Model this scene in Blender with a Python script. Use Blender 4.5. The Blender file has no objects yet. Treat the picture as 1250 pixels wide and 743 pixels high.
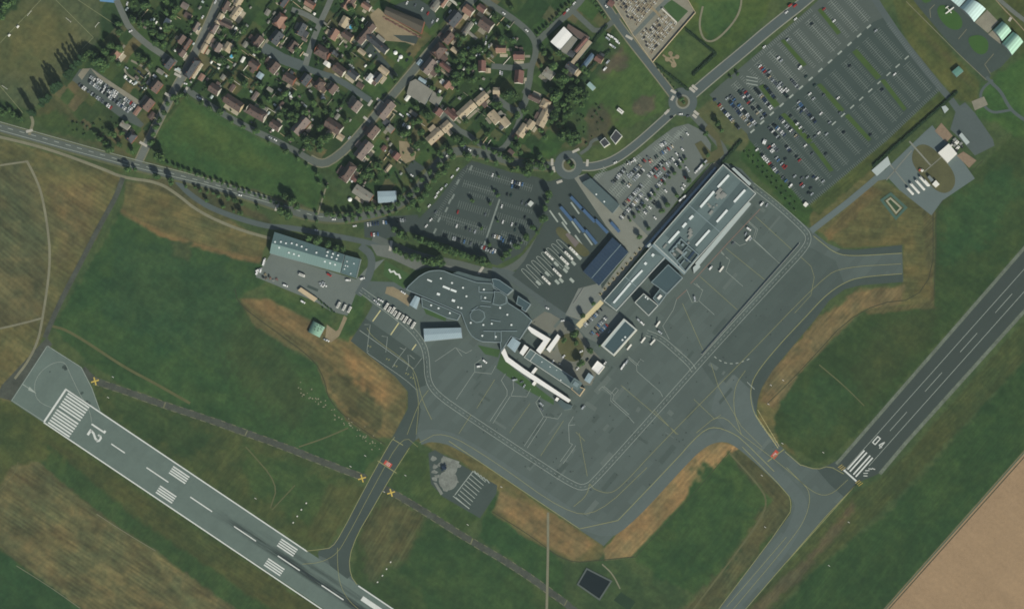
import bpy, math, random
import numpy as np
from mathutils.geometry import tessellate_polygon
from mathutils import Vector
S = 0.96                                   # metres per photo pixel
rnd = random.Random(7)
scene = bpy.context.scene
COL = scene.collection
PI = math.pi
def W(p): return ((p[0]-625)*S, (371.5-p[1])*S)
def lin(c):
    c /= 255.0
    return c/12.92 if c <= 0.04045 else ((c+0.055)/1.055)**2.4
def L3(rgb): return (lin(rgb[0]), lin(rgb[1]), lin(rgb[2]), 1.0)

# ------------------------------------------------------------------ materials
MATS = {}
def mat(name, rgb, var=0.12, s1=0.06, s2=0.9, rough=0.9, spec=0.2, stripe=None, metal=0.0, objrand=0.0, patch=0.0):
    if name in MATS: return MATS[name]
    m = bpy.data.materials.new(name); m.use_nodes = True
    nt = m.node_tree; N = nt.nodes; Lk = nt.links
    b = N['Principled BSDF']; b.inputs['Roughness'].default_value = rough
    b.inputs['Specular IOR Level'].default_value = spec; b.inputs['Metallic'].default_value = metal
    g = N.new('ShaderNodeNewGeometry')
    def noise(scale, det):
        n = N.new('ShaderNodeTexNoise'); n.inputs['Scale'].default_value = scale
        n.inputs['Detail'].default_value = det; n.inputs['Roughness'].default_value = 0.6
        Lk.new(g.outputs['Position'], n.inputs['Vector']); return n.outputs['Fac']
    def math_(op, a, bb):
        k = N.new('ShaderNodeMath'); k.operation = op
        for i, v in enumerate((a, bb)):
            if isinstance(v, (int, float)): k.inputs[i].default_value = v
            else: Lk.new(v, k.inputs[i])
        return k.outputs[0]
    f = math_('ADD', math_('MULTIPLY', math_('SUBTRACT', noise(s1, 3), 0.5), 2.6*var), 1.0)
    f = math_('ADD', f, math_('MULTIPLY', math_('SUBTRACT', noise(s2, 2), 0.5), 1.6*var))
    if patch:                              # slabs and old repairs laid in a rotated grid
        mp = N.new('ShaderNodeMapping'); mp.inputs['Rotation'].default_value = (0, 0, math.radians(-48))
        Lk.new(g.outputs['Position'], mp.inputs['Vector'])
        br = N.new('ShaderNodeTexBrick'); Lk.new(mp.outputs[0], br.inputs['Vector'])
        br.inputs['Color1'].default_value = (0.0, 0, 0, 1); br.inputs['Color2'].default_value = (1, 1, 1, 1)
        br.inputs['Mortar'].default_value = (0.1, 0.1, 0.1, 1); br.inputs['Scale'].default_value = 1.0
        br.inputs['Brick Width'].default_value = 27.0; br.inputs['Row Height'].default_value = 7.5
        br.inputs['Mortar Size'].default_value = 0.12
        rgbw = N.new('ShaderNodeRGBToBW'); Lk.new(br.outputs['Color'], rgbw.inputs[0])
        f = math_('ADD', f, math_('MULTIPLY', math_('SUBTRACT', rgbw.outputs[0], 0.5), patch))
    if stripe:                             # (world angle, period, amplitude): corrugation or board joints
        ang, per, amp = stripe
        sx = N.new('ShaderNodeSeparateXYZ'); Lk.new(g.outputs['Position'], sx.inputs[0])
        t = math_('ADD', math_('MULTIPLY', sx.outputs[0], math.cos(ang)), math_('MULTIPLY', sx.outputs[1], math.sin(ang)))
        t = math_('SINE', math_('MULTIPLY', t, 2*PI/per), 0)
        f = math_('ADD', f, math_('MULTIPLY', t, amp))
    if objrand:
        oi = N.new('ShaderNodeObjectInfo')
        f = math_('ADD', f, math_('MULTIPLY', math_('SUBTRACT', oi.outputs['Random'], 0.5), 2*objrand))
    mx = N.new('ShaderNodeVectorMath'); mx.operation = 'SCALE'
    mx.inputs[0].default_value = L3(rgb)[:3]; Lk.new(f, mx.inputs['Scale'])
    Lk.new(mx.outputs[0], b.inputs['Base Color'])
    MATS[name] = m; return m

A_D = math.radians(-33); A_U = math.radians(50)
M_apron = mat('asphalt_apron', (84, 95, 90), 0.07, 0.02, 0.35, patch=0.15)
M_dark = mat('asphalt_dark', (66, 77, 72), 0.12, 0.03, 0.3, patch=.07)
M_edge = mat('asphalt_taxiway', (90, 101, 97), 0.10, 0.03, 0.3, patch=.08)
M_rwy = mat('asphalt_runway', (98, 112, 104), 0.12, 0.05, 0.25, patch=.06)
M_rwy2 = mat('asphalt_short_runway', (62, 71, 66), 0.08, 0.03, 0.4)
M_should = mat('shoulder_concrete', (104, 112, 98), 0.45, 0.12, 0.5)
M_road = mat('asphalt_road', (90, 97, 90), 0.13, 0.05, 0.4)
M_road2 = mat('asphalt_lane', (104, 109, 102), 0.15, 0.05, 0.4)
M_roadd = mat('asphalt_new', (82, 92, 90), 0.1, 0.05, 0.4)
M_path = mat('gravel_path', (124, 122, 100), 0.22, 0.06, 0.5)
M_paved = mat('concrete_paving', (127, 129, 118), 0.14, 0.06, 0.5)
M_yard = mat('yard_concrete', (104, 112, 106), 0.12, 0.04, 0.4)
M_lotl = mat('asphalt_lot_pale', (80, 89, 83), 0.1, 0.03, 0.4)
M_lotd = mat('asphalt_lot_dark', (64, 76, 71), 0.1, 0.03, 0.4)
M_lotw = mat('asphalt_lot_west', (63, 73, 69), 0.12, 0.03, 0.4)
M_lotc = mat('asphalt_lot_middle', (102, 109, 103), 0.12, 0.03, 0.4)
M_old = mat('asphalt_weathered', (74, 78, 69), 0.42, 0.07, 0.35)
M_depot = mat('asphalt_depot', (98, 110, 108), 0.09, 0.03, 0.4)
M_white = mat('paint_white', (208, 211, 204), 0.10, 0.2, 1.5)
M_whiteo = mat('paint_worn', (158, 166, 156), 0.16, 0.2, 1.5)
M_whitef = mat('paint_faded', (148, 156, 147), 0.2, 0.2, 1.5)
M_yel = mat('paint_yellow', (196, 172, 84), 0.15, 0.2, 1.5)
M_yelf = mat('paint_yellow_faded', (142, 142, 98), 0.2, 0.2, 1.5)
M_redp = mat('paint_red', (184, 78, 62), 0.12, 0.2, 1.5)
M_redf = mat('paint_red_faded', (140, 112, 98), 0.15, 0.2, 1.5)
M_sand = mat('sandy_ground', (138, 126, 100), 0.25, 0.08, 0.5)
M_gravt = mat('tan_gravel', (134, 130, 114), 0.25, 0.1, 0.6)
M_grassv = mat('lawn_green', (62, 88, 50), 0.2, 0.05, 0.5)
M_grassd = mat('grass_dry_island', (86, 86, 58), 0.25, 0.06, 0.5)
M_wallw = mat('render_white', (205, 200, 185), 0.08)
M_wallb = mat('render_beige', (190, 172, 140), 0.1)
M_wallg = mat('cladding_grey', (120, 128, 128), 0.06)
M_wallbr = mat('brick_wall', (140, 90, 70), 0.12)
M_roofs = {
 'brown': mat('tile_brown', (94, 80, 74), 0.2, 0.12, 1.2, stripe=(A_D, 1.3, .04), objrand=.12),
 'pink': mat('tile_pinkish', (114, 103, 97), 0.2, 0.12, 1.2, stripe=(A_D, 1.3, .04), objrand=.12),
 'orange': mat('tile_orange', (134, 106, 92), 0.2, 0.12, 1.2, stripe=(A_D, 1.3, .04), objrand=.1),
 'red': mat('tile_red', (112, 83, 76), 0.2, 0.12, 1.2, objrand=.1),
 'slate': mat('slate_dark', (70, 73, 76), 0.2, 0.12, 1.2, objrand=.12),
 'beige': mat('tile_beige', (166, 152, 128), 0.14, 0.12, 1.2, stripe=(A_D, 1.6, .03), objrand=.06),
 'grey': mat('fibre_cement_grey', (128, 126, 116), 0.2, 0.1, 1.0, stripe=(A_D, 1.8, .05), objrand=.1),
 'bluegrey': mat('sheet_blue_grey', (150, 168, 174), 0.08, 0.1, 1.0, rough=.5, stripe=(A_D, 2.2, .05)),
 'white': mat('sheet_white', (222, 220, 210), 0.06, 0.1, 1.0, rough=.6),
 'blue': mat('sheet_blue', (86, 106, 124), 0.08, 0.1, 1.0, rough=.5),
 'teal': mat('sheet_teal', (150, 176, 172), 0.08, 0.1, 1.0, rough=.5),
}
M_bitu = mat('bitumen_roof', (74, 87, 85), 0.14, 0.06, 0.5, patch=.10)
M_bitu2 = mat('bitumen_roof_bluish', (66, 84, 88), 0.08, 0.06, 0.5)
M_bitg = mat('membrane_roof_grey', (98, 114, 113), 0.10, 0.05, 0.4, patch=.08)
M_bitd = mat('membrane_roof_dark', (80, 95, 95), 0.10, 0.05, 0.4, patch=.08)
M_par = mat('parapet_metal', (126, 142, 144), 0.06, rough=.5)
M_parw = mat('parapet_white', (190, 194, 186), 0.06)
M_sky = mat('skylight_panel', (222, 228, 224), 0.05, rough=.35)
M_canopy = mat('canopy_metal_pale', (172, 182, 178), 0.05, rough=.5)
M_hallA = mat('hall_sheet_shaded', (90, 112, 112), 0.06, 0.05, .5, rough=.5, stripe=(math.radians(-17), 3.0, .03))  # shaded tone of the hall sheet, reused on the flat annex
M_hallB = mat('hall_sheet_sunlit', (114, 138, 133), 0.06, 0.05, .5, rough=.5, stripe=(math.radians(-17), 3.0, .03))  # sunlit tone of the same hall sheet
M_glassb = mat('solar_blue', (46, 62, 80), 0.10, 0.08, .8, rough=.3, spec=.5, stripe=(A_U, 4.0, .05))
M_shelter = mat('shelter_blue', (72, 98, 128), 0.08, rough=.4)
M_wroof = mat('membrane_white', (234, 232, 226), 0.03)
M_green = mat('hangar_sheet_green', (126, 160, 138), 0.08, 0.1, .6, rough=.5)
M_hang = mat('hangar_sheet_pale', (186, 210, 204), 0.05, 0.1, .6, rough=.45, stripe=(math.radians(-41), 3.4, .10))
M_hangg = mat('hangar_sheet_mint', (164, 200, 178), 0.05, 0.1, .6, rough=.45, stripe=(math.radians(-41), 3.6, .14))
M_tank = mat('tank_white', (226, 224, 214), 0.04, rough=.4)
M_metal = mat('equipment_grey', (136, 138, 132), 0.15)
M_black = mat('rubber_black', (30, 32, 34), 0.1)
M_glass = mat('window_dark', (38, 48, 54), 0.05, rough=.2, spec=.5)
M_trunk = mat('bark', (92, 80, 66), 0.2)
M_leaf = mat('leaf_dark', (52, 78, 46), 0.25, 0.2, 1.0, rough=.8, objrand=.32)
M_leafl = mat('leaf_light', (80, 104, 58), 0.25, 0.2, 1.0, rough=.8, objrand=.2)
M_leafp = mat('leaf_poplar', (44, 68, 42), 0.2, 0.2, 1.0, rough=.8, objrand=.15)
M_hedge = mat('hedge_leaf', (40, 60, 37), 0.25, 0.2, 1.0, objrand=.15)
M_pool = mat('pool_water', (86, 176, 212), 0.05, rough=.15, spec=.5)
M_pond = mat('pond_liner_water', (27, 36, 39), 0.06, rough=.5, spec=.1)
M_tent = mat('canvas_white', (236, 236, 230), 0.03)
CARC = {'white': (232, 232, 228), 'silver': (170, 176, 178), 'grey': (96, 102, 106), 'black': (28, 32, 36),
        'dark blue': (40, 54, 84), 'red': (160, 44, 40), 'blue': (74, 110, 152), 'beige': (176, 164, 138), 'dark green': (38, 60, 52), 'yellow': (206, 170, 60)}
M_car = {k: mat('car_paint_'+k.replace(' ', '_'), v, 0.02, rough=.35, spec=.5) for k, v in CARC.items()}

# ------------------------------------------------------------------ mesh helpers
def area(p): return sum(p[i][0]*p[(i+1) % len(p)][1]-p[(i+1) % len(p)][0]*p[i][1] for i in range(len(p)))/2
def ccw(p): return list(p) if area(p) > 0 else list(reversed(p))
def offset(p, d):                          # inset (d > 0) of a CCW polygon
    n = len(p); out = []
    for i in range(n):
        a, b, c = p[i-1], p[i], p[(i+1) % n]
        d1 = (b[0]-a[0], b[1]-a[1]); d2 = (c[0]-b[0], c[1]-b[1])
        l1 = math.hypot(*d1) or 1; l2 = math.hypot(*d2) or 1
        n1 = (-d1[1]/l1, d1[0]/l1); n2 = (-d2[1]/l2, d2[0]/l2)
        bx, by = n1[0]+n2[0], n1[1]+n2[1]; q = max(bx*bx+by*by, .5)
        out.append((b[0]+2*bx/q*d, b[1]+2*by/q*d))
    return out
def chaikin(p, n=2, closed=False):
    for _ in range(n):
        q = [] if closed else [p[0]]
        m = len(p) if closed else len(p)-1
        for i in range(m):
            a, b = p[i], p[(i+1) % len(p)]
            q.append((.75*a[0]+.25*b[0], .75*a[1]+.25*b[1])); q.append((.25*a[0]+.75*b[0], .25*a[1]+.75*b[1]))
        if not closed: q.append(p[-1])
        p = q
    return p
def side(p, d):                            # polyline moved sideways by d
    out = []
    for i in range(len(p)):
        a = p[max(i-1, 0)]; c = p[min(i+1, len(p)-1)]
        dx, dy = c[0]-a[0], c[1]-a[1]; l = math.hypot(dx, dy) or 1
        out.append((p[i][0]-dy/l*d, p[i][1]+dx/l*d))
    return out
class MB:
    def __init__(s): s.v = []; s.f = []; s.m = []
    def add(s, vs, fs, m=0):
        o = len(s.v); s.v += vs; s.f += [tuple(o+i for i in f) for f in fs]; s.m += [m]*len(fs)
    def poly(s, p, z, m=0):
        p = ccw(p)
        tri = tessellate_polygon([[Vector((a[0], a[1], 0)) for a in p]])
        fs = []
        for t in tri:
            if area([p[i] for i in t]) < 0: t = (t[0], t[2], t[1])
            fs.append(tuple(t))
        s.add([(a[0], a[1], z) for a in p], fs, m)
    def strip(s, pts, w, z, m=0):
        l = side(pts, w/2); r = side(pts, -w/2); n = len(pts)
        s.add([(a[0], a[1], z) for a in r]+[(a[0], a[1], z) for a in l], [(i, i+1, n+i+1, n+i) for i in range(n-1)], m)
    def walls(s, p, z0, z1, m=0):
        p = ccw(p); n = len(p)
        s.add([(a[0], a[1], z0) for a in p]+[(a[0], a[1], z1) for a in p], [(i, (i+1) % n, n+(i+1) % n, n+i) for i in range(n)], m)
    def ring(s, p, q, z, m=0):
        n = len(p)
        s.add([(a[0], a[1], z) for a in p]+[(a[0], a[1], z) for a in q], [(i, (i+1) % n, n+(i+1) % n, n+i) for i in range(n)], m)
    def prism(s, p, z0, z1, m=0):
        s.walls(p, z0, z1, m); s.poly(p, z1, m)
    def box(s, cx, cy, z0, lx, ly, h, a=0, m=0, t=1.0):   # t: top scale
        c, q = math.cos(a), math.sin(a); vs = []
        for z, k in ((z0, 1), (z0+h, t)):
            for ux, uy in ((-1, -1), (1, -1), (1, 1), (-1, 1)):
                x, y = ux*lx/2*k, uy*ly/2*k
                vs.append((cx+x*c-y*q, cy+x*q+y*c, z))
        s.add(vs, [(3, 2, 1, 0), (4, 5, 6, 7), (0, 1, 5, 4), (1, 2, 6, 5), (2, 3, 7, 6), (3, 0, 4, 7)], m)
    def disc(s, cx, cy, r, z, n=24, m=0, ry=None, a=0):
        s.poly([(cx+r*math.cos(2*PI*i/n)*math.cos(a)-(ry or r)*math.sin(2*PI*i/n)*math.sin(a), cy+r*math.cos(2*PI*i/n)*math.sin(a)+(ry or r)*math.sin(2*PI*i/n)*math.cos(a)) for i in range(n)], z, m)
    def cyl(s, cx, cy, z0, r, h, n=12, m=0, r2=None):
        r2 = r if r2 is None else r2
        s.add([(cx+r*math.cos(2*PI*i/n), cy+r*math.sin(2*PI*i/n), z0) for i in range(n)]+[(cx+r2*math.cos(2*PI*i/n), cy+r2*math.sin(2*PI*i/n), z0+h) for i in range(n)],
              [(i, (i+1) % n, n+(i+1) % n, n+i) for i in range(n)]+[tuple(range(n, 2*n))], m)
    def mesh(s, name, mats, off=(0, 0, 0)):
        me = bpy.data.meshes.new(name)
        me.from_pydata([(a-off[0], b-off[1], c-off[2]) for a, b, c in s.v], [], s.f)
        for k in (mats if isinstance(mats, (list, tuple)) else [mats]): me.materials.append(k)
        me.polygons.foreach_set('material_index', s.m); me.update(); return me
    def build(s, name, mats, parent=None, off=(0, 0, 0)):
        o = bpy.data.objects.new(name, s.mesh(name, mats, off)); COL.objects.link(o)
        if parent: o.parent = parent
        return o
LABELS = {}
def tag(o, label, cat, group=None, kind=None):
    o['label'] = label; o['category'] = cat
    if group: o['group'] = group
    if kind: o['kind'] = kind
    if len(label.split()) > 16: label = label.replace('from the left', 'from left'); o['label'] = label
    LABELS.setdefault(label, []).append(o.name); return o
def root(name, xy, label, cat, group=None, rot=0, z=0):
    o = bpy.data.objects.new(name, None); COL.objects.link(o); o.empty_display_size = 1
    o.location = (xy[0], xy[1], z); o.rotation_euler = (0, 0, rot); return tag(o, label, cat, group)
def ORD(n):
    a = 'zeroth first second third fourth fifth sixth seventh eighth ninth tenth eleventh twelfth thirteenth fourteenth fifteenth sixteenth seventeenth eighteenth nineteenth'.split()
    t = {2: 'twent', 3: 'thirt', 4: 'fort', 5: 'fift', 6: 'sixt', 7: 'sevent'}
    if n < 20: return a[n]
    return t[n//10]+'ieth' if n % 10 == 0 else t[n//10]+'y-'+a[n % 10]
def struct(name, mb, m, label, cat='ground'):
    return tag(mb.build(name, m), label, cat, kind='structure')
def flat(name, polys, m, z, label, cat='ground'):
    mb = MB()
    for p in polys: mb.poly([W(a) for a in p], z)
    return struct(name, mb, m, label, cat)
RZ = [0]
def road(name, pts, w, m, label, sm=2, z=None, cat='road', verge=None):
    p = [W(a) for a in (chaikin(pts, sm) if sm else pts)]
    if z is None:
        RZ[0] += 1; z = .10+.012*(RZ[0] % 18)
    mb = MB(); mb.strip(p, w*S, z)
    if verge:
        v = MB(); v.strip(p, (w+verge[1])*S, z-.05); struct('pavement', v, verge[0], 'pale footway along the '+label, 'pavement')
    return struct(name, mb, m, label, cat)
def inpoly(x, y, p):
    r = False; j = len(p)-1
    for i in range(len(p)):
        if (p[i][1] > y) != (p[j][1] > y) and x < (p[j][0]-p[i][0])*(y-p[i][1])/(p[j][1]-p[i][1])+p[i][0]: r = not r
        j = i
    return r
# ------------------------------------------------------------------ ground: one sheet, grass tones stored per vertex
VIL = [(120,-60),(760,-60),(735,0),(760,60),(720,105),(720,180),(640,190),(560,180),(500,235),(470,255),(430,225),(390,205),(230,115),(165,195),(130,190),(60,110),(120,60)]
SL = 33.9                                  # image slope of the main runway in degrees
REG = [  # polygon, colour, softness, mowing lines (image angle, width, strength)
 ([(-150,168),(0,168),(130,206),(150,216),(120,285),(85,352),(50,415),(15,490),(-30,560),(-200,560)], (94,92,56), 4, (33, 5, .20)),
 ([(-150,210),(35,200),(56,250),(62,310),(52,390),(-150,420)], (90,88,57), 14, (40, 5, .22)),
 ([(60,225),(120,225),(110,280),(70,330),(62,260)], (102,92,58), 22, (33, 5, .2)),
 ([(120,-60),(260,-60),(228,82),(168,195),(100,160),(60,110),(118,60)], (58,74,44), 5, None),
 (VIL, (52,72,42), 6, None),
 ([(155,222),(205,226),(245,244),(300,280),(328,292),(318,318),(290,316),(200,290),(148,262)], (96,92,56), 3, (18, 4, .16)),
 ([(150,258),(200,284),(290,310),(318,314),(316,322),(288,318),(196,294)], (112,96,60), 5, (18, 4, .15)),
 ([(146,262),(200,290),(290,317),(330,326),(325,345),(290,365),(305,395),(350,425),(388,445),(400,480),(425,512),(470,545),(440,582),(350,543),(250,508),(150,470),(110,445),(65,400),(95,350)], (44,74,44), 4, None),
 ([(200,300),(300,330),(290,390),(330,470),(240,440),(120,380),(150,300)], (42,72,46), 25, None),
 ([(210,296),(235,296),(232,318),(212,312)], (70,80,52), 6, None),
 ([(300,380),(350,430),(380,480),(360,520),(300,480),(270,430)], (58,76,46), 25, None),
 ([(292,364),(328,364),(372,388),(405,402),(430,408),(470,440),(498,474),(497,505),(478,535),(455,535),(422,512),(400,480),(386,442),(350,422),(310,396)], (100,92,57), 4, (35, 5, .2)),
 ([(296,366),(330,366),(380,395),(392,425),(350,405)], (118,99,62), 7, (35, 5, .15)),
 ([(420,425),(470,450),(492,480),(470,500),(430,470)], (126,104,64), 12, (35, 6, .25)),
 ([(405,450),(440,470),(470,505),(460,525),(425,505),(405,480)], (78,78,48), 10, (35, 5, .2)),
 ([(320,345),(400,375),(408,400),(372,385),(325,362)], (52,78,46), 5, None),
 ([(430,360),(450,358),(442,390),(426,418),(405,410),(412,395)], (50,78,46), 4, None),
 ([(103,450),(150,480),(250,512),(350,548),(440,588),(425,620),(400,665),(376,668),(240,580),(125,502)], (66,78,46), 4, None),
 ([(300,545),(400,580),(430,600),(380,640),(300,600)], (52,76,44), 14, None),
 ([(125,475),(200,500),(260,530),(230,560),(150,515)], (60,78,46), 12, (26, 4, .12)),
 ([(400,590),(448,592),(428,630),(400,666),(375,655)], (74,80,48), 10, (120, 5, .14)),
 ([(-60,470),(14,490),(60,520),(410,760),(-60,760)], (70,80,46), 6, None),
 ([(60,545),(200,640),(360,760),(290,760),(120,635),(50,570)], (46,72,42), 8, None),
 ([(14,568),(45,562),(118,622),(190,672),(300,752),(110,760),(0,668),(-40,640)], (96,92,58), 5, (SL, 4.5, .26)),
 ([(0,672),(100,742),(120,760),(-100,760),(-100,640)], (40,70,42), 3, None),
 ([(-100,560),(12,566),(-20,640),(-100,640)], (74,82,48), 8, None),
 ([(60,540),(110,560),(260,660),(390,743),(330,743),(150,620)], (72,78,46), 6, (SL, 4, .14)),
 ([(436,655),(470,600),(480,605),(640,705),(700,745),(500,760),(432,712)], (58,76,44), 6, None),
 ([(440,650),(468,600),(520,628),(500,680),(450,710)], (80,82,50), 12, (120, 4, .2)),
 ([(520,640),(640,705),(660,760),(540,760),(490,700)], (44,72,42), 14, None),
 ([(480,580),(500,548),(520,552),(528,580),(545,605),(590,632),(560,650),(480,600)], (62,80,46), 5, None),
 ([(600,600),(640,640),(690,690),(705,710),(690,730),(585,655),(590,630)], (42,72,42), 4, None),
 ([(505,534),(534,532),(600,572),(660,616),(735,664),(738,672),(730,684),(700,686),(640,655),(600,625),(612,602),(560,562),(528,548)], (104,96,57), 3, (33, 4, .12)),
 ([(610,600),(665,622),(730,664),(700,682),(650,655),(605,622)], (124,104,66), 6, (33, 5, .15)),
 ([(690,690),(738,684),(800,680),(850,745),(690,760)], (52,74,46), 8, None),
 ([(737,670),(780,620),(834,565),(858,545),(878,538),(906,545),(880,565),(770,680),(740,683)], (132,112,72), 3, (-48, 5, .14)),
 ([(890,550),(925,585),(960,610),(962,628),(880,743),(800,700),(770,682)], (46,74,42), 5, None),
 ([(905,545),(963,603),(964,626),(945,655),(930,640),(940,610),(890,555)], (78,80,50), 6, (45, 4, .15)),
 ([(930,620),(955,630),(880,743),(830,745),(900,670)], (84,84,52), 8, (-55, 4, .15)),
 ([(860,560),(920,620),(880,690),(800,700)], (42,72,42), 16, None),
 ([(1030,610),(1070,585),(1110,550),(1260,380),(1260,430),(1100,600),(930,760),(905,750)], (68,78,46), 5, (-48, 4, .12)),
 ([(985,680),(1040,610),(1045,625),(980,700),(930,750),(915,743)], (92,84,56), 7, (-50, 3, .15)),
 ([(1090,620),(1260,430),(1260,548),(1077,745),(940,760),(1000,690)], (42,70,40), 6, None),
 ([(985,255),(1060,205),(1125,250),(1140,290),(1138,370),(1055,378),(975,455),(945,510),(975,560),(925,525),(923,480),(1000,385),(1102,346),(1102,299),(1030,303),(990,278)], (96,92,54), 3, (5, 4, .15)),
 ([(995,392),(1050,352),(1103,350),(1100,372),(1050,380),(990,440),(945,500),(925,490),(940,452)], (118,102,66), 6, (-48, 4, .18)),
 ([(1005,285),(1060,225),(1075,235),(1010,298)], (112,96,58), 6, (-45, 4, .12)),
 ([(1140,220),(1200,200),(1250,150),(1260,290),(1200,355),(1140,425),(1040,535),(1000,565),(950,540),(945,510),(975,458),(1055,380),(1140,372)], (56,74,42), 4, None),
 ([(1150,250),(1230,200),(1250,230),(1200,300),(1150,330)], (44,74,44), 12, None),
 ([(955,490),(1000,455),(1050,470),(1010,530),(970,535)], (48,74,44), 12, None),
 ([(1080,390),(1140,380),(1130,420),(1060,490),(1040,450)], (64,76,44), 20, None),
 ([(1125,240),(1140,215),(1160,225),(1142,250),(1140,375),(1060,385),(1055,378),(1135,368)], (92,86,52), 4, (-45, 3, .15)),
 ([(-60,-60),(118,-60),(150,20),(85,85),(40,135),(-60,100)], (86,90,58), 4, (-50, 7, .09)),
 ([(-60,20),(60,0),(90,40),(40,100),(-60,80)], (88,90,54), 25, None),
 ([(-60,-60),(40,-60),(20,10),(-60,60)], (48,66,40), 5, None),
 ([(40,138),(80,98),(95,105),(135,135),(165,165),(160,190),(60,162)], (78,80,48), 5, None),
 ([(60,110),(84,100),(100,120),(85,135)], (112,100,62), 9, None),
 ([(40,142),(70,135),(130,175),(60,160)], (54,76,44), 6, None),
 ([(-60,100),(30,135),(35,150),(-60,145)], (48,70,42), 5, None),
 ([(228,118),(300,160),(385,205),(395,222),(385,262),(345,248),(270,224),(190,200),(195,160)], (48,78,44), 3, None),
 ([(222,122),(300,168),(340,210),(280,200),(215,170)], (62,86,46), 14, None),
 ([(395,222),(440,250),(440,258),(388,260)], (66,82,48), 4, None),
 ([(160,222),(230,245),(330,272),(322,262),(250,228),(205,214)], (78,78,50), 4, None),
 ([(0,162),(150,205),(150,212),(130,205),(0,166)], (70,80,48), 3, None),
 ([(-40,140),(75,168),(160,192),(250,214),(380,254),(380,262),(250,226),(0,164),(-40,160)], (84,84,56), 4, None),
 ([(735,55),(765,50),(815,108),(812,135),(735,170),(690,180),(720,130),(712,100)], (58,84,46), 5, None),
 ([(692,150),(735,130),(755,145),(740,170),(700,180)], (80,76,52), 12, None),
 ([(785,118),(800,118),(800,135),(778,142),(770,132)], (92,85,62), 6, None),
 ([(735,60),(760,55),(765,75),(745,95),(728,90)], (92,84,62), 12, None),
 ([(760,-60),(960,-60),(935,20),(870,85),(838,108),(800,78),(850,15)], (62,84,44), 4, None),
 ([(838,35),(875,65),(838,100),(812,95),(802,78)], (60,82,48), 4, None),
 ([(850,0),(905,0),(890,40),(865,50),(855,30)], (52,82,46), 5, None),
 ([(1075,-40),(1110,-40),(1150,50),(1195,100),(1195,130),(1165,120),(1110,60)], (80,86,48), 4, (48, 4, .08)),
 ([(1110,20),(1160,70),(1190,105),(1170,90)], (92,88,50), 8, None),
 ([(1190,-60),(1400,-60),(1400,140),(1250,110),(1245,60)], (70,80,44), 4, None),
 ([(1200,105),(1250,70),(1300,150),(1250,170),(1190,140)], (52,84,44), 8, None),
 ([(985,250),(1150,112),(1166,114),(1072,200),(1000,262)], (70,80,44), 3, (-40, 4, .12)),
 ([(905,172),(920,165),(992,255),(985,280),(905,195)], (44,72,38), 3, None),
 ([(845,140),(870,120),(920,168),(905,185),(880,175)], (92,92,56), 4, None),
 ([(715,185),(745,175),(780,165),(745,195),(715,200)], (70,86,50), 4, None),
 ([(620,180),(672,172),(690,182),(660,196),(625,195)], (52,84,44), 4, None),
 ([(585,150),(618,152),(620,172),(604,184),(578,172)], (56,84,44), 2, None),
 ([(435,175),(470,170),(500,205),(470,240),(430,225)], (52,76,44), 5, None),
 ([(655,45),(612,12),(622,-40),(700,-40),(700,2)], (58,84,46), 2, None),
 ([(705,12),(725,-12),(742,22),(727,38)], (68,86,48), 2, None),
]
gx = np.concatenate([[-25000,-6000,-2000,-700,-300], np.arange(-110,1360,1.5), [1500,2000,3500,8000,26000]])
gy = np.concatenate([[-25000,-6000,-2000,-700,-250], np.arange(-70,815,1.5), [1000,1500,3000,8000,26000]])
X, Y = np.meshgrid(gx, gy)
def vnoise(x, y, s, seed):
    r = np.random.RandomState(seed).rand(128, 128)
    u = x/s+37.3*seed; v = y/s+11.7*seed
    i = np.floor(u).astype(int); j = np.floor(v).astype(int)
    fu = u-i; fv = v-j; fu = fu*fu*(3-2*fu); fv = fv*fv*(3-2*fv)
    g = lambda a, b: r[b % 128, a % 128]
    return (g(i, j)*(1-fu)+g(i+1, j)*fu)*(1-fv)+(g(i, j+1)*(1-fu)+g(i+1, j+1)*fu)*fv
def sdist(poly, x, y):
    d = np.full(x.shape, 1e9); ins = np.zeros(x.shape, bool); n = len(poly)
    for k in range(n):
        ax, ay = poly[k]; bx, by = poly[(k+1) % n]
        ex, ey = bx-ax, by-ay; t = np.clip(((x-ax)*ex+(y-ay)*ey)/(ex*ex+ey*ey+1e-9), 0, 1)
        d = np.minimum(d, np.hypot(x-ax-t*ex, y-ay-t*ey))
        if ay != by:
            c = ((ay > y) != (by > y)) & (x < (bx-ax)*(y-ay)/(by-ay)+ax); ins ^= c
    return np.where(ins, -d, d)
n1 = vnoise(X, Y, 5, 1)-.5; n2 = vnoise(X, Y, 14, 2)-.5; n3 = vnoise(X, Y, 60, 3)-.5; n4 = vnoise(X, Y, 2.3, 4)-.5; n5 = vnoise(X, Y, 26, 5)-.5
C = np.zeros(X.shape+(3,)); C[:] = (67, 83, 51)
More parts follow.
